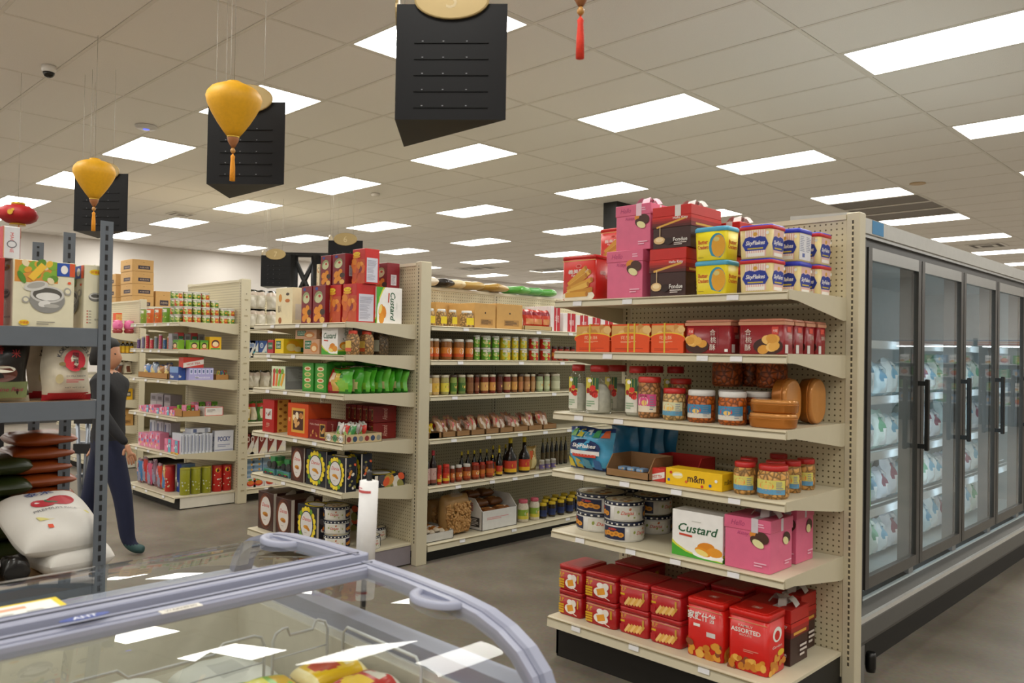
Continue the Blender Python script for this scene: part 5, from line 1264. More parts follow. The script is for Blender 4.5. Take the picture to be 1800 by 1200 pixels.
s = R[1]
for n, (x0, x1) in enumerate(((742, 758), (760, 771), (774, 794), (796, 815), (817, 831))): s.put('spread_jar', jar, x0, x1, .04, .085, h=.155, desc='jar with white and orange ring label', cat='jar', group='orange ring label jars', fill='#8f5a2a', lid='#d3cfc4', lab='#d9822a', lab2='#c8501c', neck=.92, lh=.1, ink='ring')
tubs = [('#5f9a2c', 832, 843), ('#5f9a2c', 844, 862), ('#5f9a2c', 864, 877), ('#d8c02a', 878, 897), ('#d8c02a', 899, 911), ('#d8c02a', 913, 926), ('#c8321f', 929, 946), ('#c8321f', 948, 967)]
for c, x0, x1 in tubs:
    for k in range(2): s.put('noodle_cup', can, x0, x1, .04, .085, h=.092, z0=k*.095, desc={'#5f9a2c': 'green', '#d8c02a': 'yellow', '#c8321f': 'red'}[c]+' instant noodle cup in stacked rows', cat='cup', group={'#5f9a2c': 'green', '#d8c02a': 'yellow', '#c8321f': 'red'}[c]+' noodle cups', col=c, lid='#dedbd4', art_='nuts')
for n in range(4): s.put('sauce_jar', jar, 969+10.5*n, 979+10.5*n, .04, .08, h=.12, desc='small red sauce jar with dark lid', cat='jar', group='small red sauce jars', fill='#a8321c', lid='#3a2420', lab='#d8903a', lab2='#b8301c', neck=.9)
for rr in (1, 2, 3):
    for n in range(12): s.put('spread_jar' if n < 5 else 'noodle_cup', jar if n < 5 else can, 744+18.5*n, 760+18.5*n, .04+.115*rr, .08, h=.15 if n < 5 else .092, z0=0, desc='orange-labelled jar in the back rows' if n < 5 else 'noodle cup in the back rows', cat='jar' if n < 5 else 'cup', group='back-row jars' if n < 5 else 'back-row noodle cups', **(dict(fill='#8f5a2a', lid='#d3cfc4', lab='#d9822a', lab2='#c8501c', neck=.92, lh=.1) if n < 5 else dict(col=('#5f9a2c', '#d8c02a', '#c8321f')[(n-5)//3 % 3], lid='#dedbd4')))
s = R[2]
for rr in (1, 2, 3):
    for n in range(13): s.put('preserve_jar', jar, 742+18.5*n, 757+18.5*n, .04+.115*rr, .085, h=.145, desc='dark preserve jar in the back rows', cat='jar', group='back-row preserve jars', fill='#6a3a22', lid='#8a7a60', lab='#a8703a', neck=.9, lh=.1)
cols3 = [('#b8a878', '#e0d8c0', None), ('#c9a870', '#e3b84a', '#6f9a3a'), ('#a8a060', '#e0d24a', '#5a8a2a'), ('#8fa050', '#4f7a2c', '#d8d24a'), ('#7a8a4a', '#3f6a2a', '#d8d24a'), ('#7a4a2a', '#8a5a34', None), ('#6a2a1c', '#8f5a3a', '#a84a2a'), ('#7a3a20', '#d8a860', '#b03a5a'), ('#7a2a20', '#d89a4a', '#b03a6a'), ('#5a2a1c', '#6a3a2c', '#b8405a'), ('#7a2a24', '#c8a060', '#b83a6a'), ('#8a5a34', '#d8a050', '#b8306a'), ('#9a6a3a', '#b87a4a', None), ('#9a6a40', '#c09060', '#b06a3a'), ('#a87a4a', '#b89060', None), ('#9aa880', '#c9d0a0', '#3f8a8a'), ('#a8b088', '#cfd4a8', '#3f9a5a'), ('#a8a888', '#c8c8a8', None)]
xs = [740, 756, 773, 790, 804, 819, 833, 843, 859, 872, 884, 898, 910, 920, 932, 941, 955, 967, 985]
for n, (f, l1, ik) in enumerate(cols3): s.put('preserve_jar', jar, xs[n]+.5, xs[n+1]-1, .04, .085, h=.145, desc=('yellowish' if n < 3 else 'green' if n < 5 else 'reddish brown' if n < 12 else 'tan' if n < 15 else 'pale green')+' glass preserve jar, front row,', cat='jar', group='preserve jars in the front row', fill=f, lid='#c9bfa8' if n % 3 else '#4a3a30', lab=l1, lab2=None, neck=.9, lh=.1, ink=ik)
s = R[3]
for n, (x0, x1) in enumerate(((733, 753), (755, 776), (778, 801), (803, 826), (828, 852), (854, 877), (879, 902), (904, 928), (930, 953), (955, 978))):
    s.put('display_carton', tray, x0, x1, .02, .32, h=.045, desc='low brown tray holding dried snack packets', cat='carton', group='trays of dried snack packets', col='#8f6a42', frontcut=.9)
    for k in range(4):
        a, b_ = s.col(x0, .04), s.col(x1, .04); yel = (n == 1 and k < 2)
        s.putm('snack_packet', pouch, (a+b_)/2+(-.025, .025)[k % 2]*(.6 if k > 1 else 1), .075+.07*(k//2)+.035, max(.05, (b_-a)*.5), .03, .10+.012*((n*7+k*3) % 4)-(.035 if yel else 0), .005+.0*(k//2), desc='yellow' if yel else 'clear dried snack packet with red print', label=('small yellow spice packet in tray ' if yel else 'clear dried snack packet with red print ')+s.where, cat='packet', group='yellow spice packets' if yel else 'dried snack packets', c1='#d8b81c' if yel else ('#a8744a', '#9a6a50', '#b08a60')[(n+k) % 3], c2='#c9a41c' if yel else '#8f6a58', c3='#c9a020' if yel else ('#c8403a', '#d8c0b0', '#a83a34')[(n*2+k) % 3], c4='#d8c8b0', seed=80+(n*4+k) % 9, tilt=.35)
s = R[4]
for n, (x0, x1) in enumerate(((736, 752), (754, 767))): s.put('sauce_bottle', bottle, x0, x1, .05, .075, h=.25, desc='dark sauce bottle with red cap', cat='bottle', group='red-capped dark bottles', col='#200c0a', cap='#b8303a', lab='#c9a8a0', lab2='#8a4a3a', capr=.42)
for n, (x0, x1) in enumerate(((768, 776), (777, 790))): s.put('sauce_jar', jar, x0, x1, .04, .07, h=.14, desc='small red and yellow sauce jar', cat='jar', group='red and yellow sauce jars', fill='#a82a1c', lid='#c8321f', lab='#c8321f', lab2='#e0b82a', ink='#e0c02a')
for n, (x0, x1) in enumerate(((791, 799), (800, 812), (813, 827), (828, 842), (843, 852), (853, 867))): s.put('sauce_jar', jar, x0, x1, .045, .075, h=.125, desc=('white' if n < 3 else 'red')+'-lidded chili sauce jar with orange label', cat='jar', group=('white' if n < 3 else 'red')+'-lidded chili jars', fill='#7a3018', lid='#d3cfc8' if n < 3 else '#b03a24', lab='#c8702a', lab2='#b04a1c', ink='#e8e0d0' if n < 4 else None)
for n, (x0, x1, o, h_) in enumerate(((862, 869, .06, .17), (871, 883, .06, .21), (885, 908, .05, .285), (911, 931, .05, .285))): s.put('seasoning_bottle', bottle, x0, x1, o, .08, h=h_, desc=('small' if n < 2 else 'tall')+' dark seasoning bottle with yellow cap', cat='bottle', group=('small' if n < 2 else 'tall')+' yellow-capped bottles', sh=.42, lab='#c8402a', lab2='#e0b020')
for n in range(9): s.put('seasoning_bottle', bottle, 806+11*n, 816+11*n, .18+.02*(n % 2), .07, h=.2+.02*(n > 4), desc='dark seasoning bottle in the back row', cat='bottle', group='dark bottles in the back row', sh=.45)
s.put('snack_bag', pouch, 928, 946, .1, .05, h=.2, desc='beige snack bag beside tall seasoning bottles', cat='bag', c1='#b89a5a', c2='#9a7a3a', c3='#c8582a', c4='#d8c890', seed=9)
for n in range(3): s.put('spread_jar', jar, 947+10*n, 957+10*n, .05, .075, h=.085, desc='short silver jar with purple label', cat='jar', group='short silver jars', fill='#9a9488', lid='#b8b4ac', lab='#6a5a8a', ink='#d8c890')
for n in range(6): s.put('sauce_bottle', bottle, 950+8*n, 957+8*n, .2, .06, h=.24, desc='slim dark bottle in the back row', cat='bottle', group='slim dark bottles', col='#140e0a', cap='#8a7a20', lab='#5a4a2a', lab2='#3a2a1a')
s = R[5]
s.put('display_carton', tray, 738, 788, .03, .3, h=.075, desc='white tray of stick snack packs', cat='carton', col='#c9c6bf', frontcut=.8)
for n in range(5): 
    a, b_ = s.col(742, .05), s.col(786, .05)
    s.putm('noodle_pack', sack, a+(b_-a)*(n+.5)/5, .19, .055, .24, .05, .03+.012*(n % 2), desc='long clear pack of brown stick noodles', cat='packet', group='long stick noodle packs', col='#a8682c', seed=n, rough=.25, ends='#c9b8a0', spots=[(.5, .35, .5, .1, '#d8d0c8')])
def nutbag(w, d, h):
    L = sack(w, h*.8, d, '#a8824e', seed=8, rough=.45)
    for _n, m_, _l in L: m_.v = [(x, -z+d/2, y+h*.4) for x, y, z in m_.v]; m_.f = [tuple(f) for f in m_.f]
    R_ = random.Random(5); nt = MB()
    for k in range(230):
        u, v = R_.uniform(-.42, .42), R_.uniform(.06, .62); t = max(0, 1-abs(2*u)**3)**.6*max(0, 1-abs(2*(v/.8)-1)**3)**.6
        T = Matrix.Translation((u*w, -t*d*.5-.004, v*h)) @ Matrix.Rotation(R_.uniform(0, 3), 4, 'Y') @ Matrix.Rotation(R_.uniform(-.5, .5), 4, 'X')
        nt.lathe([(.004, -.017), (.0095, -.010), (.008, 0), (.0095, .010), (.004, .017)], mat(R_.choice(('#b88a50', '#a87a42', '#c79a60')), .6), 6, T=T)
    n = MB(); n.lathe([(w*.42, h*.62), (w*.3, h*.76), (w*.08, h*.86), (w*.06, h*.89), (w*.14, h*.97), (w*.1, h)], thin_glass('bag_film', (.92, .92, .9), 1.45, .12, .12), 14, sx=1, sy=d/w*.9, cap0=False, cap1=False)
    return L+[('peanuts', nt, 'unshelled peanuts'), ('tied_top', n, 'tied clear plastic top')]
r_ = s.put('peanut_bag', nutbag, 785, 833, .06, .14, 855, desc='tied clear bag of unshelled peanuts', cat='bag')
for c_ in r_.children:
    if c_.name.startswith('peanuts'): c_['kind'] = 'stuff'
r_ = s.put('peanut_bag', nutbag, 760, 806, .26, .13, h=.3, desc='tied peanut bag standing behind another', cat='bag')
for c_ in r_.children:
    if c_.name.startswith('peanuts'): c_['kind'] = 'stuff'
s.put('display_carton', tray, 847, 908, .05, .34, h=.24, desc='open white carton of fried snack bags', cat='carton', col='#dcdad6', frontcut=.62, art_='whitecarton')
for n in range(6):
    a, b_ = s.col(850, .07), s.col(905, .07)
    s.putm('fried_snack_bag', sack, a+(b_-a)*(.28+.45*(n % 2)), .14+.1*(n//2), .14, .12, .07, .09+.055*(n//2), desc='clear bag of fried brown snacks', cat='bag', group='fried snack bags in the white carton', col='#7a4a26', seed=n+3, rough=.2, spots=[(.4, .5, .2, .2, '#a8703a'), (.7, .4, .12, .16, '#d8c0a0'), (.6, .75, .14, .1, '#5a3018')])
for n, (x0, x1) in enumerate(((909, 929), (930, 948))): s.put('sauce_jar', jar, x0, x1, .05, .09, h=.18, desc='white sauce jar with pink lid', cat='jar', group='pink-lidded white jars', fill='#d8cdb8', lid='#c85a6a', lab='#8fae3a', lab2='#d8c84a', neck=.75, lh=.13, ink='#d8d0c0')
for rr in range(3):
    for n in range(5): s.put('sauce_jar', jar, 948+15.5*n+rr*3, 961+15.5*n+rr*3, .05+.1*rr, .08, h=.125, desc='dark blue labelled jar with yellow lid', cat='jar', group='yellow-lidded blue jars', fill='#3a3020', lid='#d8b82a', lab='#23305e', lab2='#2a3a6a', neck=.88, ink=None)
# ================================================================== CANDY RACK C
# goods along the front edge (C) and along its open right end (CY)
CY = shelves('Y', C_X1-.012, CZ+[CBZ], 'on the {} shelf of the candy rack', (C_F+.01, C_B))
s = C[0]; sy = CY[0]
for n, (x0, x1, c) in enumerate(((247, 257, '#7f9a3a'), (258, 270, '#c8602a'), (272, 284, '#c8602a'), (286, 299, '#6f9a34'))): s.put('nut_can', can, x0, x1, .04, .09, h=.155, desc='tall '+('orange' if c == '#c8602a' else 'green')+' can of roasted nuts', cat='can', group='tall nut cans', col=c, lid='#cfcac0')
for k in range(2): s.put('pea_can', can, 301, 316, .04, .085, h=.073, z0=k*.0765, desc='green small can of coated peas', cat='can', group='green pea cans in stacks', col='#5f8a34', lid='#c9c6be')
for r_ in range(3):
    for n in range(6-r_//2):
        for k in range((2, 3, 4)[r_] if n < 5 else 2):
            g_ = (n+k+r_) % 3 > (0 if r_ else 1)
            sy.put('pea_can', can, 322+15.8*n-16*r_, 336.5+15.8*n-16*r_, .02+.095*r_, .085, h=.073, z0=k*.0765, desc=('green' if g_ else 'orange')+' small can of coated peas', cat='can', group=('green' if g_ else 'orange')+' pea cans in stacks', col='#5f8a34' if g_ else '#c8582c', lid='#c9c6be')
s = C[1]; sy = CY[1]
cc = ['#6a4a86', '#8a86a8', '#c83a4a', '#d84a5a', '#7a8a9a', '#c85a7a', '#3f6a9a', '#b83a3a']
for n in range(8): s.put('candy_tube', can, 241+7.6*n, 247+7.6*n, .04, .04, h=.10+.02*(n % 3), desc='small bright candy tube', cat='candy', group='bright candy tubes', col=cc[n % 8], lid='#d8d4d0', art_='pino')
s.put('snack_box', carton, 302, 313, .03, .06, h=.09, desc='green cartoon-faced snack box at the corner', a='monkey')
for n, (x0, x1) in enumerate(((333, 350), (352, 366))): sy.put('snack_box', carton, x0, x1, .01, .09, h=.09, desc='green cartoon-faced snack box', group='green snack boxes', a='monkey')
sy.put('snack_box', carton, 368, 389, .01, .1, h=.125, desc='yellow snack box with round face picture', a='pandayellow')
for n in range(5): sy.put('candy_box', carton, 300+12*n, 311+12*n, .2, .08, h=.15+.01*(n % 2), desc='dark candy box in the back row', group='dark candy boxes in back', a=('greybox', 'smallred')[n % 2])
s = C[2]; sy = CY[2]
for n in range(4): s.put('candy_bag', pouch, 246+12*n, 257+12*n, .06, .06, h=.13+.02*(n % 2), z0=.005, desc='shiny candy bag leaning in carton', cat='bag', group='shiny candy bags', c1=('#4a7ab8', '#8a9ab0', '#a8743a', '#6a4a3a', '#b84a3a')[n], c2='#3a4a6a', c3='#c8b0a0', c4='#d8c070', seed=100+n, tilt=.2)
s.put('display_carton', tray, 243, 294, .03, .2, h=.055, desc='low brown carton of shiny candy bags', cat='carton', col='#a8783f')
s.put('candy_box', carton, 298, 313, .03, .07, h=.125, desc='blue candy display box', a='bluebox'); sy.put('candy_box', carton, 332, 375, .01, .14, h=.115, desc='lilac candy display box', a='lilacbox')
sy.put('candy_box', carton, 322, 358, .03, .1, h=.1, z0=.117, desc='red box with white slanted lettering', a='redwhite')
sy.put('display_carton', tray, 379, 402, .02, .15, h=.05, desc='small brown carton of candy at the end', cat='carton', col='#a8783f')
for n in range(3): sy.put('candy_bag', pouch, 381+6.5*n, 387+6.5*n, .05, .03, h=.09, z0=.005, desc='small candy bag in end carton', cat='bag', group='small candy bags in the end carton', c1=('#c8b03a', '#4a7ab8', '#b84a3a')[n], c2='#8a6a3a', c3='#3f8a5a', c4='#d8c070', seed=110+n)
s = C[3]; sy = CY[3]
for n in range(3): s.put('candy_box', carton, 262+13*n, 273+13*n, .2, .12, h=.17, desc='grey boxed candy in back', group='grey candy boxes in back', a='greybox')
for n in range(7): s.put('candy_pack', carton, 244+9*n, 252+9*n, .04, .08, h=.055+.012*(n % 3), desc='small pink and white candy pack', cat='candy', group='small pink candy packs', a=('pinkcandy', 'pinkblue')[n % 2])
sy.put('display_carton', tray, 320, 352, .01, .2, h=.075, desc='open brown carton of fruit candy packs', cat='carton', col='#a8783f', frontcut=.75)
for n in range(8): sy.put('candy_pack', carton, 322+7*(n % 4)-8*(n//4), 327.5+7*(n % 4)-8*(n//4), .03+.08*(n//4), .04, h=.10, z0=.005, desc='upright fruit candy pack in brown carton', cat='candy', group='fruit candy packs', a=('pinkcandy', 'monkey', 'smallred')[n % 3])
sy.put('candy_box', carton, 360, 392, .01, .14, h=.085, desc='white candy box with red border', a='whiteredbox')
for n in range(4): sy.put('candy_pack', carton, 340+11*n, 349+11*n, .24, .06, h=.12, desc='mixed candy pack behind white box', cat='candy', group='mixed candy packs', a=('pinkcandy', 'monkey')[n % 2])
s = C[4]; sy = CY[4]
for n in range(4): s.put('candy_box', carton, 243+9.5*n, 252+9.5*n, .04, .09, h=.13+.03*(n > 1), desc='pink cartoon candy box', group='pink candy boxes', a='pinkcandy')
for n in range(3): s.put('candy_box', carton, 262+13*n, 273+13*n, .2, .1, h=.24, desc='tall grey box in back row', group='tall grey boxes', a='pockyspine')
for n in range(2): s.put('candy_box', carton, 289+12*n, 300+12*n, .03, .1, h=.125, desc='pink and blue candy box', group='pink and blue candy boxes', a='pinkblue')
for n in range(9): sy.put('biscuit_stick_box', carton, 318+6.2*n, 323.6+6.2*n, .01+.004*(n % 2), .2, h=.19-.005*(n % 3), desc='white biscuit stick box standing in row', group='white biscuit stick boxes in a row', a='pockyspine')
sy.put('biscuit_stick_box', carton, 377, 410, .01, .06, h=.2, desc='white and navy biscuit stick box facing out', a='pocky')
sy.put('biscuit_stick_box', carton, 336, 370, .02, .14, h=.04, z0=.192, desc='white biscuit stick box lying on the row', a='pockyspine')
s.put('price_sign', carton, 300, 311, .004, .012, h=.015, desc='small yellow sign on shelf edge', cat='sign', a='pandayellow')
s = C[5]; sy = CY[5]
for n in range(5): s.put('toy_pack', pouch, 238+8.5*n, 246+8.5*n, .05+.02*(n % 2), .05, h=.25+.02*(n % 2), desc='hanging toy candy pack', cat='toy', group='toy candy packs', c1=('#3f7ab0', '#c83a34', '#c85a7a', '#8a6a7a', '#c8402c', '#4a4a52', '#8a4a3a')[n], c2='#6a3a4a', c3='#d8a0a8', c4='#8a8aa0', seed=130+n)
s.put('snack_bag', pouch, 281, 290, .05, .06, h=.24, desc='tan and blue snack bag beside cans', cat='bag', c1='#c8a86a', c2='#b89a5a', c3='#4a7ab0', c4='#4a7ab0', seed=140)
s.put('snack_can', can, 290, 307, .04, .1, h=.25, desc='red tall nut snack can', cat='can', group='red nut snack cans', col='#b8241c', lid='#a82a20', art_='pino')
for n, (x0, x1, a_) in enumerate(((316, 333, 'olive'), (334.5, 351.5, 'olive'), (353, 370, 'olive'), (372, 389, 'pino'), (391, 408, 'pino'))):
    sy.put('snack_can', can, x0, x1, .01, .1, h=.25, desc=('red' if a_ == 'pino' else 'olive green')+' tall nut snack can', cat='can', group=('red' if a_ == 'pino' else 'olive green')+' nut snack cans', col='#b8241c' if a_ == 'pino' else '#8f8f1f', lid='#b8b03a' if a_ == 'olive' else '#a82a20', art_=a_)
sy.put('snack_box', carton, 318, 342, .18, .1, h=.27, desc='blue box behind olive cans', a='bluebox')
# ================================================================== RICE-PAPER AISLE
s = Q[0]
for k in range(2):
    for n in range(4): s.put('rice_paper_pack', pouch, 427+23*n, 448+23*n, .05, .11, h=.21, z0=k*.19, desc='clear rice paper pack with black trim', cat='packet', group='black-trimmed rice paper packs', c1='#c9c2b0', c2='#15170f', c3='#b8a898', c4='#d6d0c2', seed=150+n, style='win')
s = Q[1]
for n in range(6): s.put('flour_box', carton, 424+15.5*n, 438+15.5*n, .04, .1, h=.17, desc='blue and white flour box', group='blue flour boxes', a='ricecone')
s = Q[2]
for n in range(4): s.put('rice_paper_pack', pouch, 425+18*n, 442+18*n, .05, .1, h=.19, desc='clear rice paper pack with dark end', cat='packet', group='rice paper packs lower down', c1='#bdb4a0', c2='#1c1d14', c3='#b0a090', c4='#cdc6b6', seed=155+n, style='win')
s = Q[3]
for n in range(7): s.put('noodle_bag', pouch, 431+12.5*n, 442+12.5*n, .04, .08, h=.2, desc='yellow and green noodle bag', cat='bag', group='noodle bags', c1=('#c8a83a', '#d8d0c0', '#4f8a3a')[n % 3], c2='#3f6a2a', c3='#b8382c', c4='#d8ccb0', seed=160+n, style='win', tilt=.15)
s = Q[4]
for n in range(5): s.put('rice_box', carton, 423+16*n, 438+16*n, .04, .1, h=.2, desc='brown and white rice box', group='brown rice boxes', a='brownrice')
s = Q[5]
for n in range(5): s.put('curry_box', carton, 425+20*n, 444+20*n, .03, .12, h=.095, desc='white box with red dish picture', group='curry boxes', a='curry')
for n in range(3):
    for k in range(4): s.put('noodle_box', carton, 424+19*n, 442+19*n, .05, .12, h=.05, z0=.097+.051*k, desc='pale blue flat noodle box', group='pale blue noodle boxes', a='bluestack')
# ================================================================== RACK D
def pigjar(w, d, h):
    b = MB(); r = w/2; b.lathe([(r*.7, 0), (r*.95, h*.1), (r, h*.22), (r*.8, h*.36)], mat('#8a2a2c', .15), 16); l = MB()
    l.lathe([(r*.85, h*.34), (r*1.0, h*.5), (r*.98, h*.72), (r*.7, h*.92), (r*.2, h)], mat('#d86a9a', .35), 16); f = MB()
    e1, e2 = MB(), MB()
    for x, q in ((-.4, e1), (.4, e2)): q.lathe([(r*.18, 0), (r*.12, r*.3), (r*.02, r*.42)], mat('#d86a9a', .35), 8, T=Matrix.Translation((x*w, 0, h*.84)))
    f.lathe([(r*.3, 0), (r*.28, r*.16)], mat('#c8508a', .35), 12, T=Matrix.Translation((0, -r*.86, h*.6)) @ Matrix.Rotation(math.pi/2, 4, 'X'))
    return [(None, b, None), ('lid', l, 'pink pig-head lid'), ('ear', e1, None), ('ear', e2, None), ('snout', f, None)]
s = Dd[0]
for n in range(2): s.put('candy_jar', pigjar, 198+20*n, 215+20*n, .05, .13, h=.17, desc='pink pig-headed candy jar', cat='jar', group='pig candy jars')
s.put('toy_box', carton, 203, 214, .22, .1, h=.26, desc='orange and white box behind pig jars', a='orangetin')
s = Dd[1]
for n in range(4): s.put('drink_bottle', bottle, 205+7.5*n, 211.5+7.5*n, .05, .055, h=.15, desc='small dark bottle with yellow label', cat='bottle', group='small yellow-label bottles', lab='#d8b020', lab2='#c8941c', cap='#c8a01c', capr=.5, sh=.7)
s = Dd[2]
for n in range(2): s.put('snack_bag', pouch, 204+15*n, 218+15*n, .05, .06, h=.17, desc=('dark', 'cream')[n]+' snack bag', cat='bag', c1=('#5a4a44', '#cfc6ae')[n], c2='#6a5a4a', c3='#d8d0c0', c4='#6a3a2a', seed=170+n, style='win')
s = Dd[3]
s.put('snack_box', carton, 219, 233, .05, .1, h=.14, desc='yellow box with grey window', a='yellowdvd')
s = Dd[4]
s.put('carton', carton, 206, 234, .05, .2, h=.2, desc='brown cardboard carton marked with numbers', cat='carton', a='kraft')
# cartons piled on the gondola top
Gt = Shelf('Y', -11.0, 2.02, 'behind the candy rack')
for k in range(4): Gt.put('carton', carton, 232, 270, 0, .4, h=.158, z0=.16*k, label=('lowest', 'second', 'third', 'topmost')[k]+' kraft carton in the pile behind the candy rack', cat='carton', a='kraftlogo')
Gt.put('carton', carton, 273, 300, .05, .4, h=.24, label='single square kraft carton beside the tall carton pile', cat='carton', a='kraftlogo')
Gt = Shelf('Y', -11.62, 2.02, 'behind the candy rack')
for k in range(3): Gt.put('carton', carton, 203, 236, 0, .4, h=.158, z0=.16*k, label=('lower', 'middle', 'upper')[k]+' kraft carton behind the tall carton pile', cat='carton', a='kraftlogo')

# ================================================================== INSIDE THE FREEZERS
R_ = random.Random(11)
bl = [('#dfe9ea', '#b8ccd2', '#7fb0c8', '#eef2f2'), ('#c2d8dd', '#9ab8c4', '#5f9ab8', '#e3eced'), ('#d6e2da', '#a8c4b8', '#6faa8a', '#eef2ee'), ('#cfd6dc', '#a8b4c0', '#8a5a6a', '#e6e8ea')]
for zi, z in enumerate(FSZ):
    y = 3.96; n = 0
    while y < 6.9:
        wd = R_.choice((.13, .16, .2)); hh_ = R_.choice((.19, .22, .25)); c = bl[R_.randrange(4)]
        if zi < 4 or y < 4.6:
            if zi == 1 and 4.35 < y < 4.53 and not any(o_.name.startswith('frozen_food_box') for o_ in bpy.data.objects): False or spawn('frozen_food_box', 'frzgreen', lambda: carton(.2, .12, .24, 'greenbox'), (FX-.27, y+wd/2, z+.001), math.pi/2, 'green frozen food box behind the first freezer door', 'box')
            else: spawn('frozen_food_bag', ('frz', wd, hh_, c[0]), lambda: pouch(wd, .12, hh_, c[0], c[1], c[2], c[3], 5, .1), (FX-.27, y+wd/2, z+.001), math.pi/2, 'pale frozen food bag behind the freezer glass', 'bag', 'frozen food bags in the freezers')
        y += wd+.008; n += 1
# upright open coolers against the back wall (mirrored in the freezer doors)
for k in range(3):
    x = -1.2+k*1.95; t = thing('open_cooler', ('first', 'second', 'third')[k]+' open drinks cooler with striped canopy on back wall, counted from freezers', 'cooler', (x, Y1-.02, 0))
    obj('cabinet', MB().box(0, -.12, 0, 1.85, 0, 2.0, mat('#c9ccca', .5)).box(0, -.8, 0, .04, -.12, 2.0, DGREY).box(1.81, -.8, 0, 1.85, -.12, 2.0, DGREY).box(.04, -.8, 0, 1.81, -.12, .45, DGREY), t)
    obj('canopy', MB().box(0, -.85, 1.86, 1.85, -.12, 2.05, mat('#e8e6e0', .5)), t)
    for q, c in enumerate(('#c8302a', '#d8843a', '#2f5aa0')): obj('stripe', MB().box(0, -.853, 1.89+.045*q, 1.85, -.85, 1.91+.045*q, mat(c, .5)), t)
    obj('lamp_tube', MB().box(.08, -.74, 1.835, 1.77, -.70, 1.855, mat('#f4fbff', .4, noise=0, emit=8)), t)
    for z in (.48, .8, 1.12, 1.44): obj('shelf', MB().box(.04, -.7, z-.02, 1.81, -.12, z, mat('#d8dad8', .4)), t)
    for zi, z in enumerate((.48, .8, 1.12, 1.44)):
        for n in range(6): spawn('drink_carton', ('drk', (n+zi) % 4), lambda: carton(.22, .15, .2, ('custard', 'bluestack', 'greenbox', 'curry')[(n+zi) % 4]), (x+.2+.29*n, Y1-.5, z+.001), 0, 'chilled carton in an open cooler on the back wall', 'carton', 'chilled cartons in the open coolers')

# ================================================================== CHEST FREEZER WITH CURVED GLASS LIDS
CH = mat('#979bb0', .36, noise=.03); CH2 = mat('#7b7f94', .4, noise=.03); CHD = mat('#4a4c58', .5)
HX = -1.89; HY0, HY1 = -.75, 1.375
PRO = [(0, .912), (.2, .910), (.40, .902), (.50, .892), (.57, .872), (.63, .842), (.675, .80), (.70, .75)]
ch = thing('chest_freezer', 'low chest freezer with curved sliding glass lids and grey plastic rims', 'freezer', (0, 0, 0))
XA, XB = HX-.715, HX+.715
m_ = MB(); bw = mat('#d9d8d4', .4)
m_.box(XA, HY0, .06, XB, HY0+.07, .72, bw).box(XA, HY1-.06, .06, XB, HY1+.01, .72, bw).box(XA, HY0+.07, .06, XA+.07, HY1-.06, .72, bw).box(XB-.07, HY0+.07, .06, XB, HY1-.06, .72, bw).box(XA+.07, HY0+.07, .06, XB-.07, HY1-.06, .24, bw)
obj('cabinet', m_, ch)
obj('plinth', MB().box(XA+.04, HY0+.04, 0, XB-.04, HY1-.04, .06, KICK), ch)
m_ = MB(); m_.box(XA+.071, HY0+.071, .241, XB-.071, HY1-.061, .50, mat('#bdb8a8', .6))
for b in ((XA+.0705, HY0+.07, XA+.075, HY1-.06), (XB-.075, HY0+.07, XB-.0705, HY1-.06), (XA+.07, HY1-.066, XB-.07, HY1-.0605), (XA+.07, HY0+.0705, XB-.07, HY0+.075)): m_.box(b[0], b[1], .245, b[2], b[3], .70, mat('#cfcabb', .55))
obj('liner', m_, ch)
m_ = MB()
m_.box(XA-.012, HY0-.01, .70, XA+.05, HY1+.02, .765, CH).box(XB-.05, HY0-.01, .70, XB+.012, HY1+.02, .765, CH).box(XA+.05, HY1-.05, .70, XB-.05, HY1+.02, .765, CH).box(XA+.05, HY0-.01, .70, XB-.05, HY0+.05, .765, CH)
obj('rim', m_, ch)
LG = thin_glass('lid_glass', (.93, .96, .95), 1.5, .004)
def strip(y0, y1, dz0, dz1, sg, mt, mbx, p0=0, p1=len(PRO)-1):
    rings = []
    for (dx, z) in PRO[p0:p1+1]:
        x = HX+sg*max(dx, .012); k = max(0, (dx-.4))/.3
        nx, nz = sg*k*.8, 1-k*.5
        rings.append([(x+nx*dz0, y0, z+nz*dz0), (x+nx*dz0, y1, z+nz*dz0), (x+nx*dz1, y1, z+nz*dz1), (x+nx*dz1, y0, z+nz*dz1)])
    mbx.loft(rings, mt, False)
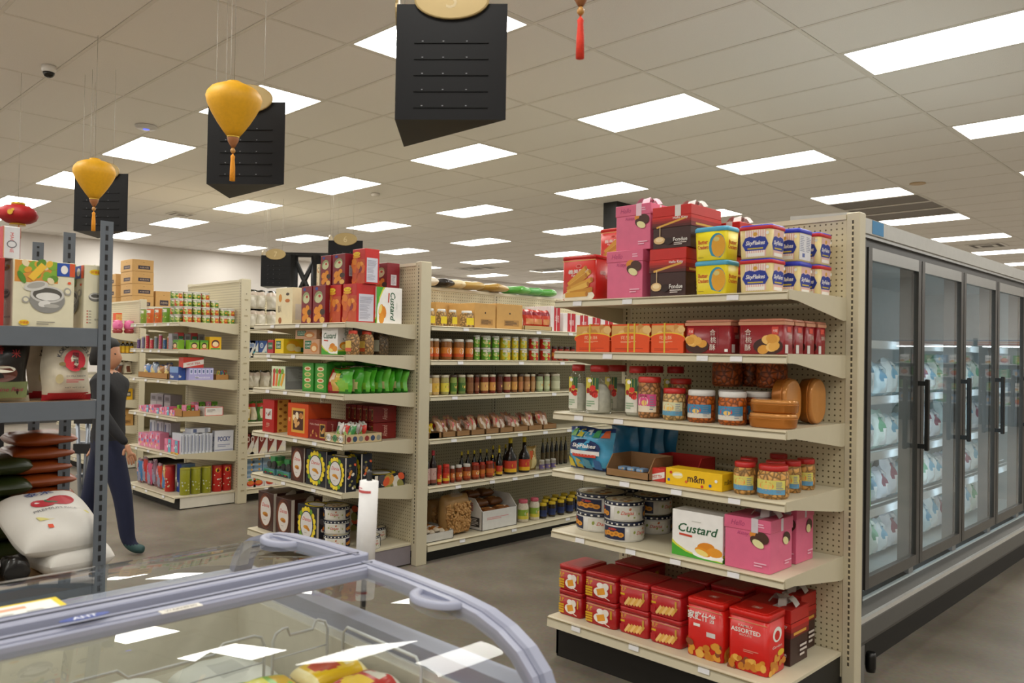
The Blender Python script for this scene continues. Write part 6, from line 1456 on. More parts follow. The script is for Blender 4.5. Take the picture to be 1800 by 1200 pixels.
# flat gables under the curved lid ends
for y0, y1 in ((HY1-.04, HY1), (HY0, HY0+.04)):
    m_ = MB(); poly = [(HX-dx, z-.02) for dx, z in reversed(PRO)]+[(HX+dx, z-.02) for dx, z in PRO[1:]]
    poly = poly+[(HX+.70, .765), (HX-.70, .765)]
    m_.prism(poly, y0, y1, CH2 if y0 > 0 else CH2, 'y'); 
    if y0 < 0: obj('gable', m_, ch)
for sg, nm in ((-1, 'far'), (1, 'near')):
    up = .014 if sg < 0 else 0.0
    g_ = MB(); rings = []
    for i in range(len(PRO)-1):
        for q in (0, .5):
            dx = PRO[i][0]+(PRO[i+1][0]-PRO[i][0])*q; z = PRO[i][1]+(PRO[i+1][1]-PRO[i][1])*q
            rings.append([(HX+sg*max(dx, .012), HY0+.05, z), (HX+sg*max(dx, .012), HY1-.05, z)])
    rings.append([(HX+sg*PRO[-1][0], HY0+.05, PRO[-1][1]), (HX+sg*PRO[-1][0], HY1-.05, PRO[-1][1])])
    g_.loft(rings if sg < 0 else [list(reversed(r)) for r in rings], LG, True, False, False, False); t = obj('glass_lid', g_, ch, (0, 0, up), fix=False)
    m_ = MB(); strip(HY1-.065, HY1, -.02, .014, sg, CH, m_); obj('end_frame', m_, t)
    m_ = MB(); strip(HY1-.045, HY1-.03, .0142, .0165, sg, CH2, m_); obj('frame_groove', m_, t)
    m_ = MB(); strip(HY0, HY0+.065, -.02, .014, sg, CH, m_); obj('end_frame', m_, t)
    x0, x1 = sorted((HX+sg*.008, HX+sg*.075)); m_ = MB(); m_.box(x0, HY0, .896, x1, HY1, .926, CH, c=.004); obj('ridge_bar', m_, t)
    x0, x1 = sorted((HX+sg*.030, HX+sg*.036)); m_ = MB(); m_.box(x0, HY0, .9262, x1, HY1-.02, .9285, CHD); obj('ridge_groove', m_, t)
    x0, x1 = sorted((HX+sg*.062, HX+sg*.068)); m_ = MB(); m_.box(x0, HY0, .9262, x1, HY1-.06, .9275, CH2); obj('ridge_groove', m_, t)
    # pull handle at the end of the glass
    hx = HX+sg*.37; zc = .906
    arc = [math.pi*i/14 for i in range(15)]
    def hr(sx_, sy_, zz): return [(hx+.085*sx_*math.cos(a), HY1-.064-.062*sy_*math.sin(a), zc+zz) for a in arc]
    m_ = MB(); m_.loft([hr(1, 1, -.002), hr(1, 1, .010), hr(.94, .9, .014), hr(.72, .62, .013), hr(.68, .56, .004)], CH, True, False, False, False)
    hd_ = obj('handle', m_, t); m_ = MB(); m_.loft([hr(.70, .58, .0035), hr(.70, .58, .004)], CH2, False, False, False, True); obj('handle_recess', m_, hd_)
# wire basket dividers standing lengthwise
WIRE = mat('#d3d5d6', .35)
def divider(y0, y1, lab):
    t = thing('wire_divider', lab, 'divider', (HX-.09, y0, 0)); k = .03; L = y1-y0; z0, z1 = .502, .757
    loop = [(0, 0, z0), (0, 0, z1-k), (0, k*.3, z1-k*.3), (0, k, z1), (0, L*.25, z1), (0, L*.3, z1-.022), (0, L*.72, z1-.022), (0, L*.77, z1), (0, L-k, z1), (0, L-k*.3, z1-k*.3), (0, L, z1-k), (0, L, z0)]
    obj('frame_wire', MB().tube(loop, .0042, WIRE), t)
    for i in range(1, 4): obj('cross_wire', MB().tube([(0, 0, z0+(z1-z0)*i/4-.012), (0, L, z0+(z1-z0)*i/4-.012)], .0022, WIRE), t)
divider(.07, .57, 'white wire divider in the chest freezer, under the flyer'); divider(.60, 1.10, 'long white wire divider along the middle of the chest freezer'); divider(1.125, 1.295, 'short white wire divider at the end of the chest freezer')
t = thing('wire_basket_rail', 'bent white wire across the chest freezer end', 'rail', (0, 0, 0))
obj('rail_wire', MB().tube([(HX-.02, 1.30, .503), (HX-.02, 1.30, .73), (HX, 1.30, .75), (HX+.3, 1.30, .75), (HX+.32, 1.30, .73), (HX+.32, 1.30, .503)], .0042, WIRE), t)
fc = [('#d8c32a', '#8fae3a', '#c8401f'), ('#c8582a', '#e0c83a', '#7a2a1c'), ('#7fae3a', '#d8d24a', '#c8a01c'), ('#d8b01c', '#b8401f', '#e8d8a0'), ('#b8322a', '#e8c23a', '#d8d0c0')]
n = 0
for ix in range(4):
    for iy in range(7):
        x = HX+.10+.14*ix; y = .04+.19*iy; c = fc[(ix*2+iy) % 5]
        spawn('frozen_pack', ('fp', (ix*2+iy) % 5), lambda: sack(.125, .175, .055, c[0], [(.5, .4, .3, .22, c[1]), (.5, .75, .3, .12, c[2])], 5+(ix*2+iy) % 5, .25, c[2]), (x, y, .502), R_.uniform(-.12, .12), 'bright frozen food pack on the floor of the chest freezer', 'packet', 'frozen packs in the lower layer')
        if ix > 0 or iy > 3: spawn('frozen_pack', ('fp', (ix+iy) % 5), lambda: sack(.125, .175, .055, fc[(ix+iy) % 5][0], [(.5, .4, .3, .22, fc[(ix+iy) % 5][1]), (.5, .75, .3, .12, fc[(ix+iy) % 5][2])], 5+(ix+iy) % 5, .25, fc[(ix+iy) % 5][2]), (x+.01, y+.01, .555), R_.uniform(-.12, .12), 'bright frozen food pack heaped under the glass lid', 'packet', 'frozen packs in the upper layer')
        for lz in ((.608,) if iy < 5 else (.608, .661)) if iy > 2 else (): spawn('frozen_pack', ('fp', (ix+iy+2) % 5), lambda: sack(.125, .175, .055, fc[(ix+iy+2) % 5][0], [(.5, .4, .3, .22, fc[(ix+iy+2) % 5][1]), (.5, .75, .3, .12, fc[(ix+iy+2) % 5][2])], 5+(ix+iy+2) % 5, .25, fc[(ix+iy+2) % 5][2]), (x, y, lz), R_.uniform(-.15, .15), 'bright frozen food pack on top of the heap', 'packet', 'frozen packs on top of the heap')
for k in range(5):
    spawn('frozen_pack', ('fw', k % 2), lambda: sack(.3, .24, .09, '#cfcfc6', [(.5, .5, .2, .2, '#b8b8b0')], 9+k, .4), (HX-.35-.02*(k % 2), .05+.27*k, .502), .04*(k % 3), 'large white frozen bag under the far lid', 'bag', 'white frozen bags under the far lid')
# flyer, stickers on the lids
p0, p1 = atZ(105, 1047, .933), atZ(133, 1076, .929)
fl = thing('flyer', 'yellow-bordered price flyer lying on the chest freezer glass', 'paper', (min(p0.x, p1.x), p1.y, .933))
wf = abs(p1.x-p0.x); lf = .36
obj('sheet', MB().box(0, -lf, -.0008, wf, 0, 0, mat('#e3c62a', .5)), fl); pr = MB(); p = P(pr, lambda u, v, e: (v, -lf+u, e))
p.rect(.012, .012, lf-.014, wf-.012, '#e9e9e2'); p.rect(.012, .03, lf*.8, .05, '#e8a080')
for k in range(6): p.lines(.03+.05*k, .07, .07+.05*k, wf-.03, 5, '#b9b9b4', .4, k)
obj('print', pr, fl, fix=False)
q = atZ(149, 1083, .942); st = thing('sticker', 'small blue and white sticker on the freezer lid rim', 'sticker', (q.x, q.y, .9405))
m_ = MB(); m_.lathe([(.05, 0), (.05, .001)], mat('#3a4f9a', .4), 20, sx=.28); obj('backing', m_, st); pr = MB(); P(pr, lambda u, v, e: (-v, u, .001+e)).text('AHT', 0, 0, .018, '#e3e6f0', .05, .02); obj('print', pr, st, fix=False)
q = atZ(318, 1068, .942); st = thing('sticker', 'white printed sticker on the freezer lid ridge', 'sticker', (q.x, q.y, .9405))
obj('backing', MB().box(-.012, -.045, 0, .012, .045, .001, mat('#dcd8ce', .5)), st); pr = MB(); P(pr, lambda u, v, e: (-v, u, .001+e)).text('WARNING', 0, 0, .012, '#7a766e', .07, .01); obj('print', pr, st, fix=False)
# bag roll on its stand beside the freezer end
ry = HY1+.135; rx = colX(624, ry, .55)
t = thing('bag_roll_stand', 'white plastic produce bag roll on a black rod beside the chest freezer', 'bag roll', (rx, ry, 0), (0, math.radians(3.0), 0))
obj('base', MB().lathe([(.11, 0), (.11, .012), (.02, .02)], BLK, 20), t)
obj('rod', MB().lathe([(.009, .018), (.009, 1.135), (.006, 1.14)], BLK, 10), t)
obj('bag_roll', MB().lathe([(.01, .83), (.029, .832), (.030, .95), (.029, 1.108), (.010, 1.11)], mat('#e6e5e4', .55, bump=.1), 22), t)
pr = MB(); p = P(pr, F_cyl(.0302), .01); p.rect(-.03, 1.075, .035, 1.083, '#cf5a5a'); p.lines(-.03, 1.086, .03, 1.092, 1, '#d87a7a'); obj('print', pr, t, fix=False)
# ================================================================== GREY BOLTLESS RACK
RG = mat('#646b73', .45, .2, noise=.06); RGS = dotted('rack_slots', '#5f666e', '#14161a', (1, 2), .0413, .5, .30)
KX, KY = -3.55, 1.245; KL = 1.95; KXB = -4.48
rk = thing('storage_rack', 'grey slotted steel storage rack holding rice sacks and pot boxes', 'rack', (0, 0, 0))
def rslot(z0, z1):
    return dotted('rack_slot_strip', '#5c636b', '#121316', (2,), .0413, .30)
for (x, y, sx, ht) in ((KX, KY, -1, 2.03), (-4.015, KY, -1, 2.025), (KXB, KY, 1, 2.02), (KX, KY-KL, -1, 2.03), (-4.015, KY-KL, -1, 2.025), (KXB, KY-KL, 1, 2.02)):
    m_ = MB(); m_.box(x-.004, y-.05, 0, x, y, ht, RG); m_.box(x-.042, y-.004, 0, x-.004, y, ht, RG); o = obj('upright', m_, rk)
    obj('slot_strip', MB().box(x, y-.031, .1, x+.0008, y-.020, ht-.02, rslot(0, 0)), o)
SHZ = [1.585, 1.29, .575, .16]
BOARD = mat('#a98a63', .75, noise=.15, nscale=60)
for z in SHZ:
    for x in (KX-.012, KXB+.0): obj('beam', MB().box(x-.006, KY-KL+.004, z-.076, x+.010, KY-.05, z, RG, c=.002), rk)
    for y in (KY-.03, KY-KL+.03): obj('end_beam', MB().box(KXB+.01, y-.006, z-.076, KX-.02, y+.006, z-.002, RG), rk)
    obj('shelf_board', MB().box(KXB+.008, KY-KL+.01, z-.018, KX-.024, KY-.012, z-.004, BOARD), rk)
@art('potside', '#e2dcc0', .35)
class _(Art):
    front = ART['potbox'][2].side
    side = ART['potbox'][2].front
@art('redpot', '#b82a24', .35)
class _(Art):
    side = ART['potbox'][2].side
G1 = Shelf('Y', KX-.03, SHZ[0]-.004, 'on the grey rack beside the chest freezer')
hb = G1.hgt(456, G1.col(40, 0), 0)
G1.put('pot_box', carton, 21, 129, .0, .2, h=hb, label='cream cookware box with pot and vegetable picture facing out', a='potbox')
G1.put('pot_box', carton, 146, 186, .0, .34, h=hb*1.0, label='cream cookware box turned end-on beside the rack upright', a='potside')
G1.put('pot_box', carton, -95, 6, .0, .2, h=hb*1.0, label='red-fronted cookware box at the edge of the grey rack', a='redpot')
G1.put('appliance_box', carton, 5, 35, .02, .22, h=.125, z0=hb+.001, label='small white appliance box with red lettering stacked on cookware boxes', a='topbox')
G2 = Shelf('Y', KX-.03, SHZ[1]-.004, 'on the grey rack')
def ricebag(w, d, h):
    L = pouch(w, d, h, '#ddd3bd', '#c22a38', '#ddd3bd', '#ddd3bd', 12, 0, 'plain', .5); pr = MB()
    f = lambda u, v, e: (u-w/2, -d/2*(max(.02, 1-(2*u/w-1)**2)**.55)*(max(.02, 1-abs(2*v/h-1)**3.2)**.8)*1.14-.004-e, v)
    p = P(pr, f, w/16)
    p.rect(.1*w, .02*h, .92*w, .12*h, '#c22a38'); p.ell(.55*w, .6*h, .22*w, .16*h, '#cf2a3a', 0, 20)
    for k, c in enumerate('國寶米'): p.text(c, .56*w, (.68-.085*k)*h, .075*h, '#2c1a1c', .12*w)
    for k, c in enumerate('KOKUHO ROSE'):
        t = math.radians(165-15*k); p.text(c, .55*w+.31*w*math.cos(t), .62*h+.22*h*math.sin(t), .055*h, '#1f2238', None, .02, 0, t-math.pi/2) if c != ' ' else None
    p.ell(.3*w, .55*h, .06*w, .03*h, '#8a7a4a'); p.ell(.72*w, .48*h, .08*w, .02*h, '#6a6a3a'); p.ell(.26*w, .33*h, .07*w, .07*h, '#c8b88a'); p.text('EXTRA FANCY', .58*w, .37*h, .025*h, '#3a3436', .4*w); p.lines(.38*w, .27*h, .78*w, .33*h, 2, '#c8505a', .5); p.text('NET WT 15 LB', .58*w, .2*h, .02*h, '#2a2628', .4*w)
    return L+[('print', pr, None)]
G2.put('rice_bag', ricebag, 80, 168, .02, .15, h=.275, label='cream rice bag with red circle and red base on the grey rack', cat='bag')
G2.put('rice_bag', ricebag, 55, 120, .2, .14, h=.275, label='cream rice bag behind another on the grey rack', cat='bag')
def jasmine(w, d, h):
    L = pouch(w, d, h, '#23201f', '#c9c6b0', '#23201f', '#23201f', 6, 0, 'plain', .3); pr = MB()
    f = lambda u, v, e: (u-w/2, -d/2*(max(.02, 1-(2*u/w-1)**2)**.55)*(max(.02, 1-abs(2*v/h-1)**3.2)**.8)*1.14-.004-e, v); p = P(pr, f, w/16)
    p.rect(.06*w, .06*h, .95*w, .3*h, '#8a9a6a'); p.ell(.45*w, .42*h, .26*w, .12*h, '#5a2a18', 0, 16); p.ell(.45*w, .48*h, .22*w, .05*h, '#d8d2c0', 0, 16)
    for k, c in enumerate('香米'): p.text(c, (.38+.3*k)*w, (.76-.05*k)*h, .12*h, '#a82a2a')
    p.text('Jasmine Rice', .5*w, .18*h, .08*h, '#a83a5a', .7*w, .01, .15)
    return L+[('print', pr, None)]
G2.put('rice_bag', jasmine, -45, 58, .03, .14, h=.27, label='dark jasmine rice bag with red lettering on the grey rack', cat='bag')
# bottom shelf: piled sacks
G3 = Shelf('Y', KX-.03, SHZ[2]-.004, '')
def lay(w, d, h, **k): return sack(w, d, h, **k)
y0 = G3.col(50, .6)
for k in range(9): G3.putm('bean_bag', sack, y0+.01*((k*7) % 3), .56, .27, .28, .066, k*.061, label='rust brown bean bag lying in a flat pile on the grey rack', cat='bag', group='rust brown bags in a pile', col='#8a3f14', seed=k % 3+1, rough=.32, spots=[(.5, .5, .12, .2, '#a85a2c')])
for k in range(5): G3.putm('bean_bag', sack, G3.col(-26, .55), .56, .30, .34, .1, k*.0925, label='dark green bean bag piled on the grey rack', cat='bag', group='dark green bags in a pile', col='#2a3314', seed=k+2, rough=.32, spots=[(.45, .6, .2, .2, '#3f4a22')])
def sackart(p, w, d):
    p.ell(.62*w, .62*d, .17*w, .09*d, '#b8303a'); p.ell(.40*w, .57*d, .14*w, .085*d, '#b8303a'); p.ell(.52*w, .62*d, .09*w, .05*d, '#3f6a4a'); p.ell(.52*w, .66*d, .06*w, .03*d, '#e3ded6')
    p.text('泰米', .45*w, .82*d, .1*d, '#3f4f86', .34*w, .01); p.bar(.55*w, .34*d, .62*w, .085*d, '#d8cf7a', .12); p.text('PREMIUM RICE', .5*w, .44*d, .035*d, '#6a6a70', .5*w); p.rect(.3*w, .14*d, .36*w, .19*d, '#e0502a')
def sackart2(p, w, d): p.ell(.7*w, .2*d, .04*w, .05*d, '#8a2a3a'); p.ell(.72*w, .24*d, .03*w, .03*d, '#4a5a8a')
yw = G3.col(105, .12)
G3.putm('rice_sack', sack, yw+.04, .14, .28, .28, .13, 0, label='lower white rice sack lying on the grey rack', cat='sack', col='#d8d5ce', seed=4, deco=sackart2, rot=.12)
rs_ = G3.putm('rice_sack', sack, yw-.03, .20, .34, .37, .16, .135, label='upper white rice sack with red flower print on grey rack', cat='sack', col='#dcd9d2', seed=6, deco=sackart, rot=.12)
rs_.rotation_euler = (.42, 0, math.pi/2+.12)
G3.putm('rice_sack', sack, G3.col(-75, .1), .14, .26, .28, .22, 0, label='crumpled white sack at the edge of the grey rack', cat='sack', col='#cfccc4', seed=9)
G3.putm('bean_bag', sack, G3.col(24, .06), .06, .1, .1, .12, 0, label='small black bag tucked beside white rice sacks', cat='bag', col='#191715', seed=3, rough=.2, spots=[(.5, .5, .08, .3, '#5a5854')])

# ================================================================== AISLE SIGNS
SB = mat('#0a0a0d', .5, noise=.05, spec=.25); SB2 = mat('#060607', .5, spec=.25); GOLD = mat('#a58f60', .4, .3, noise=.05)
def aisle_sign(ax, ay, z0, num, lab, hgt=.445, wires=True):
    t = thing('aisle_sign', lab, 'sign', (ax, ay, z0))
    Bv, Cv = (.318, .283), (-.305, .283); th = .012
    m_ = MB(); m_.prism([(0, 0), Bv, Cv], 0, hgt, SB, 'z'); obj('board', m_, t)
    for sg, (bx, by) in ((1, Bv), (-1, Cv)):
        L = math.hypot(bx, by); ux, uy = bx/L, by/L; nx, ny = (uy, -ux) if sg > 0 else (-uy, ux)
        T = Matrix(((ux, nx, 0, 0), (uy, ny, 0, 0), (0, 0, 1, 0), (0, 0, 0, 1)))
        for k in range(5):
            zz = .045+.062*k; r_ = MB(); r_.box(.07, 0, zz, L-.07, .004, zz+.006, SB2, T=T)
            for q in (.1, .18, .27, .36):
                if q < L-.07: r_.box(q, .004, zz+.006, q+.006, .005, zz+.009, mat('#8d8f94', .4), T=T)
            obj('slat_rail', r_, t)
        m_ = MB(); ring = lambda s_, y: [(L/2+.145*s_*math.cos(a), y, hgt+.015+.078*s_*math.sin(a)) for a in [2*math.pi*i/28 for i in range(28)]]
        m_.loft([ring(1, .003), ring(1, .012), ring(.95, .014)], GOLD, False, T=T); pl_ = obj('number_plaque', m_, t)
        pr = MB(); P(pr, lambda u, v, e: tuple(T @ Vector((u, .014+e, v)))).text(num, L/2, hgt+.015, .075, '#cbb98e', None, .0); 
        if sg < 0: pr.v = [tuple(T @ Vector((L-(T.inverted() @ Vector(v)).x, (T.inverted() @ Vector(v)).y, v[2]))) for v in pr.v]
        obj('number', pr, pl_, fix=False)
        if wires:
            for q in (.12, L-.12): obj('hanging_wire', MB().tube([tuple(T @ Vector((q, -.003, hgt))), tuple(T @ Vector((q, -.003, CEIL-z0)))], .0016, mat('#b9b4aa', .4)), t)
aisle_sign(-2.502, 1.892, 2.40, '5', 'black three-sided aisle sign with gold oval, beside the red tassel')
aisle_sign(-4.262, 1.967, 2.40, '4', 'black three-sided aisle sign behind the larger yellow lantern')
aisle_sign(-6.83, 2.10, 2.40, '3', 'black three-sided aisle sign behind the smaller yellow lantern')
p = at(606, 470, 9.9); aisle_sign(p.x-.155, p.y-.14, 2.40, '6', 'black aisle sign numbered 6 beyond the cookie boxes')
p = at(484, 470, 11.6); aisle_sign(p.x-.155, p.y-.14, 2.40, '7', 'black aisle sign numbered 7 before the steel brace')

# ================================================================== LANTERNS
def ribbed(m_, prof, mt, seg=28, amp=.035):
    rings = []
    for r, z in prof: rings.append([(r*(1+amp*(1 if a % 4 == 0 else 0)-amp*.5)*math.cos(2*math.pi*a/seg), r*(1+amp*(1 if a % 4 == 0 else 0)-amp*.5)*math.sin(2*math.pi*a/seg), z) for a in range(seg)])
    m_.loft(rings, mt, True)
def lantern(x, y, z, col, lab, tcol, sc=1.0, shape='drop'):
    t = thing('lantern', lab, 'lantern', (x, y, z)); k = sc
    SILK = mat(col, .55, noise=.12, nscale=60)
    if shape == 'drop':
        prof = [(.034, 0), (.036, -.012), (.07, -.018), (.105, -.034), (.128, -.062), (.136, -.09), (.13, -.118), (.112, -.155), (.082, -.205), (.052, -.248), (.030, -.276)]
        m_ = MB(); ribbed(m_, [(r*k, zz*k) for r, zz in prof], SILK); obj('shade', m_, t)
        m_ = MB(); m_.lathe([(r*k, zz*k) for r, zz in ((.028, -.274), (.030, -.28), (.026, -.3), (.016, -.318), (.009, -.33))], mat('#9a6238', .5), 14); obj('wooden_base', m_, t)
        m_ = MB(); m_.lathe([(.031*k, -.276*k), (.031*k, -.282*k)], mat('#d8b850', .3, .6), 14); obj('gold_ring', m_, t)
        m_ = MB(); m_.lathe([(r*k, zz*k) for r, zz in ((.004, -.33), (.012, -.342), (.012, -.352), (.005, -.36))], mat('#b5823f', .4), 10); obj('bead', m_, t)
        m_ = MB(); m_.tube([(0, 0, -.325*k), (0, 0, -.375*k)], .0025, mat(tcol, .7)); m_.lathe([(r*k, zz*k) for r, zz in ((.004, -.365), (.011, -.375), (.0095, -.39), (.0125, -.43), (.0135, -.498), (.004, -.5))], mat(tcol, .7, noise=.25, nscale=120), 10); obj('tassel', m_, t)
    else:
        prof = [(.05, -.022), (.09, -.03), (.135, -.06), (.152, -.1), (.135, -.14), (.09, -.168), (.05, -.176)]
        m_ = MB(); ribbed(m_, [(r*k, zz*k) for r, zz in prof], SILK, 32, .05); obj('shade', m_, t)
        G_ = mat('#c9a03c', .3, .6)
        m_ = MB(); m_.lathe([(.052*k, -.024*k), (.052*k, 0)], G_, 18); obj('top_cap', m_, t)
        m_ = MB(); m_.lathe([(.06*k, -.19*k), (.06*k, -.172*k)], G_, 18); obj('bottom_cap', m_, t)
        pr = MB(); p = P(pr, F_cyl(.152*k))
        for a in (-.95, 0, .95): p.ell(a*.152*k, -.1*k, .022*k, .022*k, G_, 0, 8); p.ell(a*.152*k+.02*k, -.08*k, .012*k, .012*k, G_, 0, 7)
        obj('gold_motif', pr, t, fix=False)
        m_ = MB(); m_.tube([(.03*k, 0, -.18*k), (.035*k, 0, -.21*k)], .003, mat(tcol, .7)); m_.lathe([(.006*k, -.205*k), (.016*k, -.22*k), (.018*k, -.30*k), (.004*k, -.302*k)], mat(tcol, .7, noise=.25, nscale=120), 10, (.035*k, 0)); obj('tassel', m_, t)
    obj('cord', MB().tube([(0, 0, -.005), (0, 0, CEIL-z)], .0012, mat('#8a8378', .6)), t)
p = at(412, 144, 4.08); lantern(p.x, p.y, p.z, '#e0a616', 'larger yellow silk lantern with wooden tip and tassel', '#e0921a')
p = at(167, 279, 5.6); lantern(p.x, p.y, p.z, '#e0a616', 'smaller yellow silk lantern hanging before a black aisle sign', '#e0921a')
p = at(32, 356, 6.4); lantern(p.x, p.y, p.z, '#a8141a', 'round red lantern with gold motifs above the grey rack', '#e08a1a', .95, 'round')
p = at(1021, 0, 2.6); lantern(p.x, p.y, p.z+.31, '#c8501a', 'hanging lantern with bright red tassel beside the largest aisle sign', '#d8341c')

# ================================================================== STEEL COLUMN, BRACE, GREEN POST
m_ = MB(); m_.box(-7.14, 9.1, 0, -6.90, 9.50, CEIL+.002, BLK); tag(obj('steel_column', m_, None), 'black square steel column rising behind the sauce aisle', 'column')
t = thing('steel_brace_frame', 'black steel cross-braced frame against the far white wall', 'frame', (0, 0, 0))
p1, p2 = at(515, 445, 15.0), at(552, 448, 15.0); d_ = (p2-p1); ux = Vector((d_.x, d_.y, 0)).normalized(); Lb = Vector((d_.x, d_.y, 0)).length+.05; zt = 3.25
BS = mat('#131314', .5)
def rod(a, b, r, nm): obj(nm, MB().tube([a, b], r, BS, 4), t)
o_ = Vector((p1.x, p1.y, 0))
for q in (-.0, Lb): rod(o_+ux*q, o_+ux*q+Vector((0, 0, zt)), .1, 'column')
rod(o_+ux*-.3+Vector((0, 0, zt)), o_+ux*(Lb+.5)+Vector((0, 0, zt)), .05, 'top_beam')
rod(o_+Vector((0, 0, 2.3)), o_+ux*Lb+Vector((0, 0, zt)), .045, 'cross_brace'); rod(o_+Vector((0, 0, zt)), o_+ux*Lb+Vector((0, 0, 2.3)), .045, 'cross_brace')
GP = mat('#1f6a44', .5)
t = thing('green_post', 'green painted metal post behind the cream end rack', 'post', (-2.80, 3.86, 0))
obj('upright', MB().box(-.0, 0, 0, .05, .05, .62, GP, c=.004), t); obj('clamp_box', MB().box(-.07, -.03, .40, .055, .0, .47, GP, c=.004), t); obj('bolt', MB().lathe([(.008, 0), (.008, .012)], mat('#b9bdb8', .3, .7), 8, T=Matrix.Translation((-.02, -.03, .45)) @ Matrix.Rotation(math.pi/2, 4, 'X')), t)
# low black display chest along the far aisle
t = thing('low_display_chest', 'long low black display chest beyond the grey rack', 'chest', (-13.2, -2.2, 0))
obj('body', MB().box(0, 0, .0, .9, 5.2, .75, mat('#16151a', .4)), t); obj('top_rim', MB().box(-.02, -.02, .75, .92, 5.22, .8, mat('#2a2a2e', .35)), t)

# ================================================================== PERSON WITH STEPLADDER
def person():
    base = atZ(182, 968, 0); fx = Vector((RT.x, RT.y, 0)).normalized(); bk = Vector((FW.x, FW.y, 0)).normalized()
    def W(a, b, z): return base+fx*a+bk*b+Vector((0, 0, z))      # a: walking direction (right), b: away from the camera
    t = thing('person', 'person in dark jacket and navy trousers carrying a folded stepladder', 'person', tuple(base))
    def skin(name, nodes, edges, mt, parent, sub=2, root=0):
        me = bpy.data.meshes.new(name); me.from_pydata([tuple(W(*n[:3])-base) for n in nodes], edges, []); me.materials.append(mt)
        o = link(name, me, parent); md = o.modifiers.new('skin', 'SKIN'); md.use_smooth_shade = True
        for i, n in enumerate(nodes): me.skin_vertices[0].data[i].radius = (n[3], n[4] if len(n) > 4 else n[3]); me.skin_vertices[0].data[i].use_root = (i == root)
        s_ = o.modifiers.new('sub', 'SUBSURF'); s_.levels = sub; s_.render_levels = sub
        dg = bpy.context.evaluated_depsgraph_get(); m2 = bpy.data.meshes.new_from_object(o.evaluated_get(dg)); m2.name = name
        o.modifiers.clear(); o.data = m2; m2.materials.clear(); m2.materials.append(mt)
        for p_ in m2.polygons: p_.use_smooth = True
        return o
    SKIN = mat('#b98566', .5); JK = mat('#16161a', .8, bump=.3, nscale=14); TR = mat('#161c38', .85, bump=.3, nscale=14); HR = mat('#0f0d0c', .6); SH = mat('#2a4a4a', .6)
    # body: pelvis, spine, neck, arms to the hands and legs to the feet as one surface
    N = [(.04, 0, .80, .135, .11), (.025, 0, .95, .13, .105), (.01, 0, 1.13, .15, .115), (.015, 0, 1.26, .12, .10), (-.015, 0, 1.345, .055),
         (.02, -.15, 1.24, .065), (.06, -.21, 1.04, .052), (.19, -.215, .88, .04), (.255, -.215, .815, .024),
         (.02, .15, 1.24, .065), (-.05, .20, 1.02, .052), (-.12, .2, .84, .042), (-.165, .2, .79, .026),
         (.08, -.08, .74, .10), (.17, -.08, .43, .072), (.215, -.08, .10, .055), (.26, -.08, .045, .042), (.34, -.08, .035, .03),
         (-.05, .085, .74, .10), (-.14, .085, .43, .072), (-.21, .085, .12, .055), (-.19, .085, .05, .042), (-.11, .085, .035, .03)]
    E_ = [(0, 1), (1, 2), (2, 3), (3, 4), (3, 5), (5, 6), (6, 7), (7, 8), (3, 9), (9, 10), (10, 11), (11, 12), (0, 13), (13, 14), (14, 15), (15, 16), (16, 17), (0, 18), (18, 19), (19, 20), (20, 21), (21, 22)]
    b = skin('body', N, E_, JK, t)
    me = b.data; me.materials.append(TR); me.materials.append(SKIN); me.materials.append(SH)
    for p_ in me.polygons:
        c = p_.center; q = Vector((c.x, c.y, 0)); a = q.dot(fx)
        arm = abs(q.dot(bk)) > (.188 if c.z < .8 else .158) and c.z > .6
        if arm and c.z < .80: p_.material_index = 2
        elif c.z > 1.32: p_.material_index = 2
        elif c.z < .075: p_.material_index = 3
        elif c.z < .82 and not arm: p_.material_index = 1
    def hand(name, wr, dirv, pal, curl):
        nodes = [(wr[0], wr[1], wr[2], .021), (wr[0]+dirv[0]*.045, wr[1]+dirv[1]*.045, wr[2]+dirv[2]*.045, .026, .015), (wr[0]+dirv[0]*.08, wr[1]+dirv[1]*.08, wr[2]+dirv[2]*.08, .026, .014)]
        ed = [(0, 1), (1, 2)]
        for k in range(4):
            o = (k-1.5)*.017; L = (.065, .075, .072, .055)[k]; i = len(nodes)
            b0 = [wr[j]+dirv[j]*.085+pal[j]*o for j in range(3)]
            m1 = [b0[j]+dirv[j]*L*.5+curl[j]*.012 for j in range(3)]; m2 = [m1[j]+dirv[j]*L*.35+curl[j]*.03 for j in range(3)]
            nodes += [(*b0, .0095), (*m1, .0085), (*m2, .007)]; ed += [(2, i), (i, i+1), (i+1, i+2)]
        i = len(nodes); b0 = [wr[j]+dirv[j]*.03+pal[j]*-.03 for j in range(3)]; m1 = [b0[j]+dirv[j]*.04+pal[j]*-.018 for j in range(3)]
        nodes += [(*b0, .011), (*m1, .009)]; ed += [(1, i), (i, i+1)]
        return skin(name, nodes, ed, SKIN, t, 1)
    hand('hand', (.255, -.215, .815), (.35, 0, -.93), (.75, .55, .3), (-.3, .4, -.2))
    hand('hand', (-.165, .2, .79), (-.45, -.25, -.85), (.5, -.8, .1), (.3, -.3, .2))
    # head: skull, jaw, nose, ear and eye, then hair
    H = MB(); rings = []
    prof = [(1.335, .045, .05, .0), (1.355, .062, .055, .015), (1.385, .078, .066, .02), (1.425, .092, .074, .012), (1.465, .098, .078, .004), (1.505, .098, .078, 0), (1.54, .085, .068, -.004), (1.562, .052, .042, -.006), (1.57, .012, .01, -.006)]
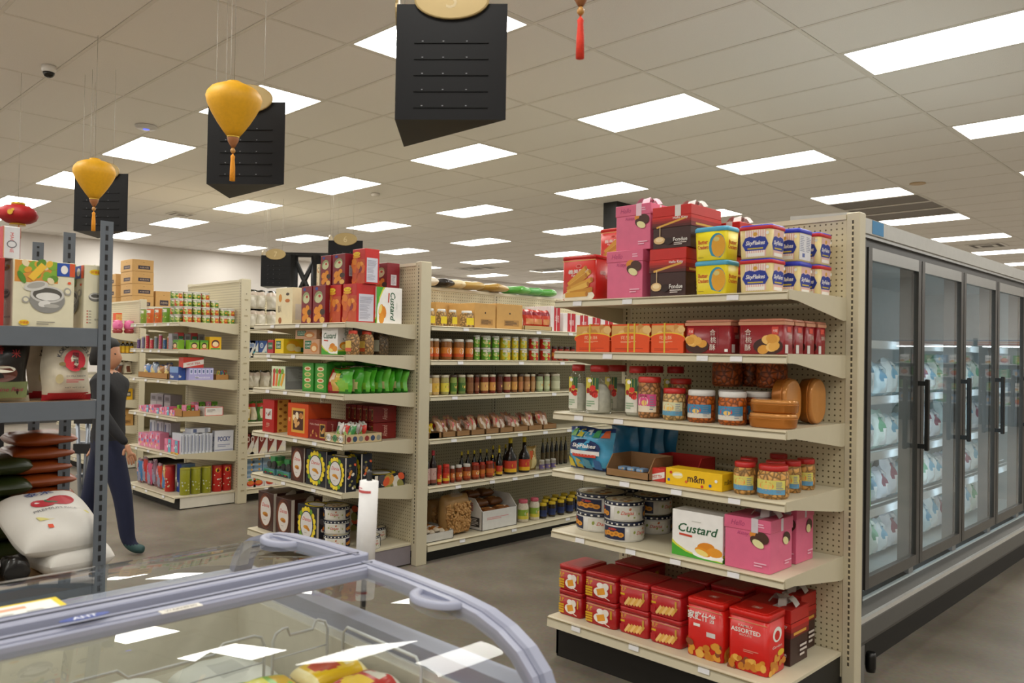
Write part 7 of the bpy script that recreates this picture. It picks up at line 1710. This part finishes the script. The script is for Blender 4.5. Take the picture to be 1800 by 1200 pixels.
    for z, ra, rb, off in prof:
        rings.append([tuple(W(-.02+off+ra*math.cos(a)+(.022*max(0, math.cos(a))**14 if 1.40 < z < 1.45 else 0)+(.008*max(0, math.cos(a))**8 if 1.36 < z < 1.40 else 0), rb*math.sin(a), z)-base) for a in [2*math.pi*i/32 for i in range(32)]])
    H.loft(rings, SKIN, True); hd = obj('head', H, t)
    for sd in (-1, 1):
        e_ = MB(); T = Matrix.Translation(W(-.03, sd*.077, 1.44)-base); e_.lathe([(.004, -.03), (.014, -.018), (.018, .005), (.012, .026), (.003, .032)], SKIN, 8, sy=.5, T=T); obj('ear', e_, hd)
        e_ = MB(); T = Matrix.Translation(W(-.02+.086, sd*.034, 1.455)-base); e_.lathe([(.002, -.008), (.008, -.004), (.01, 0), (.008, .004), (.002, .008)], mat('#1a1512', .2), 8, T=T); obj('eye', e_, hd)
    m_ = MB(); m_.loft([[tuple(W(-.02+.088+x, y, 1.39+z)-base) for x, y, z in ((0, -.02, 0), (.01, 0, .004), (0, .02, 0), (.006, 0, -.006))], [tuple(W(-.02+.083+x, y, 1.389+z)-base) for x, y, z in ((0, -.022, 0), (.01, 0, .004), (0, .022, 0), (.006, 0, -.006))]], mat('#8f4a40', .5), True); obj('mouth', m_, hd)
    h_ = MB(); rings = []
    for z, ra, rb, off in ((1.37, .055, .074, -.045), (1.41, .075, .084, -.038), (1.45, .082, .088, -.03), (1.49, .102, .088, -.01), (1.53, .104, .084, -.004), (1.565, .08, .066, -.006), (1.585, .03, .025, -.008), (1.588, .005, .005, -.008)):
        rings.append([tuple(W(-.02+off+ra*math.cos(a), rb*math.sin(a), z)-base) for a in [2*math.pi*i/28 for i in range(28)]])
    h_.loft(rings, HR, True); obj('hair', h_, t)
    # ladder held by the far hand
    LD = mat('#9fa6b0', .35, .7); LK = mat('#131316', .5)
    g = thing('stepladder', 'folded aluminium stepladder with black joints held by the person', 'ladder', tuple(W(-.18, .02, 0)))
    lb = W(-.18, .02, 0)
    for (a0, a1, b_, nm) in ((-.20, -.14, .27, 'rail'), (-.10, -.16, .29, 'rail'), (-.18, -.08, .36, 'rail'), (-.04, -.10, .36, 'rail')):
        obj(nm, MB().tube([W(-.18+a1, .02+b_, .04)-lb, W(-.18+a0, .02+b_, 1.12)-lb], .017, LD, 6), g)
    for z in (.25, .5, .75, 1.0): obj('step', MB().box(-.2, .28, z-.012, -.08, .36, z+.012, LD, T=Matrix(((fx.x, bk.x, 0, 0), (fx.y, bk.y, 0, 0), (0, 0, 1, 0), (0, 0, 0, 1)))), g)
    for z in (.72, .95, 1.08): obj('joint', MB().box(-.2, .235, z-.04, -.05, .26, z+.035, LK, T=Matrix(((fx.x, bk.x, 0, 0), (fx.y, bk.y, 0, 0), (0, 0, 1, 0), (0, 0, 0, 1)))), g)
    for a in (-.14, -.16): obj('foot', MB().lathe([(.024, 0), (.022, .05)], LK, 10, T=Matrix.Translation(W(-.18+a, .02+(.27 if a == -.14 else .29), 0)-lb)), g)
person()
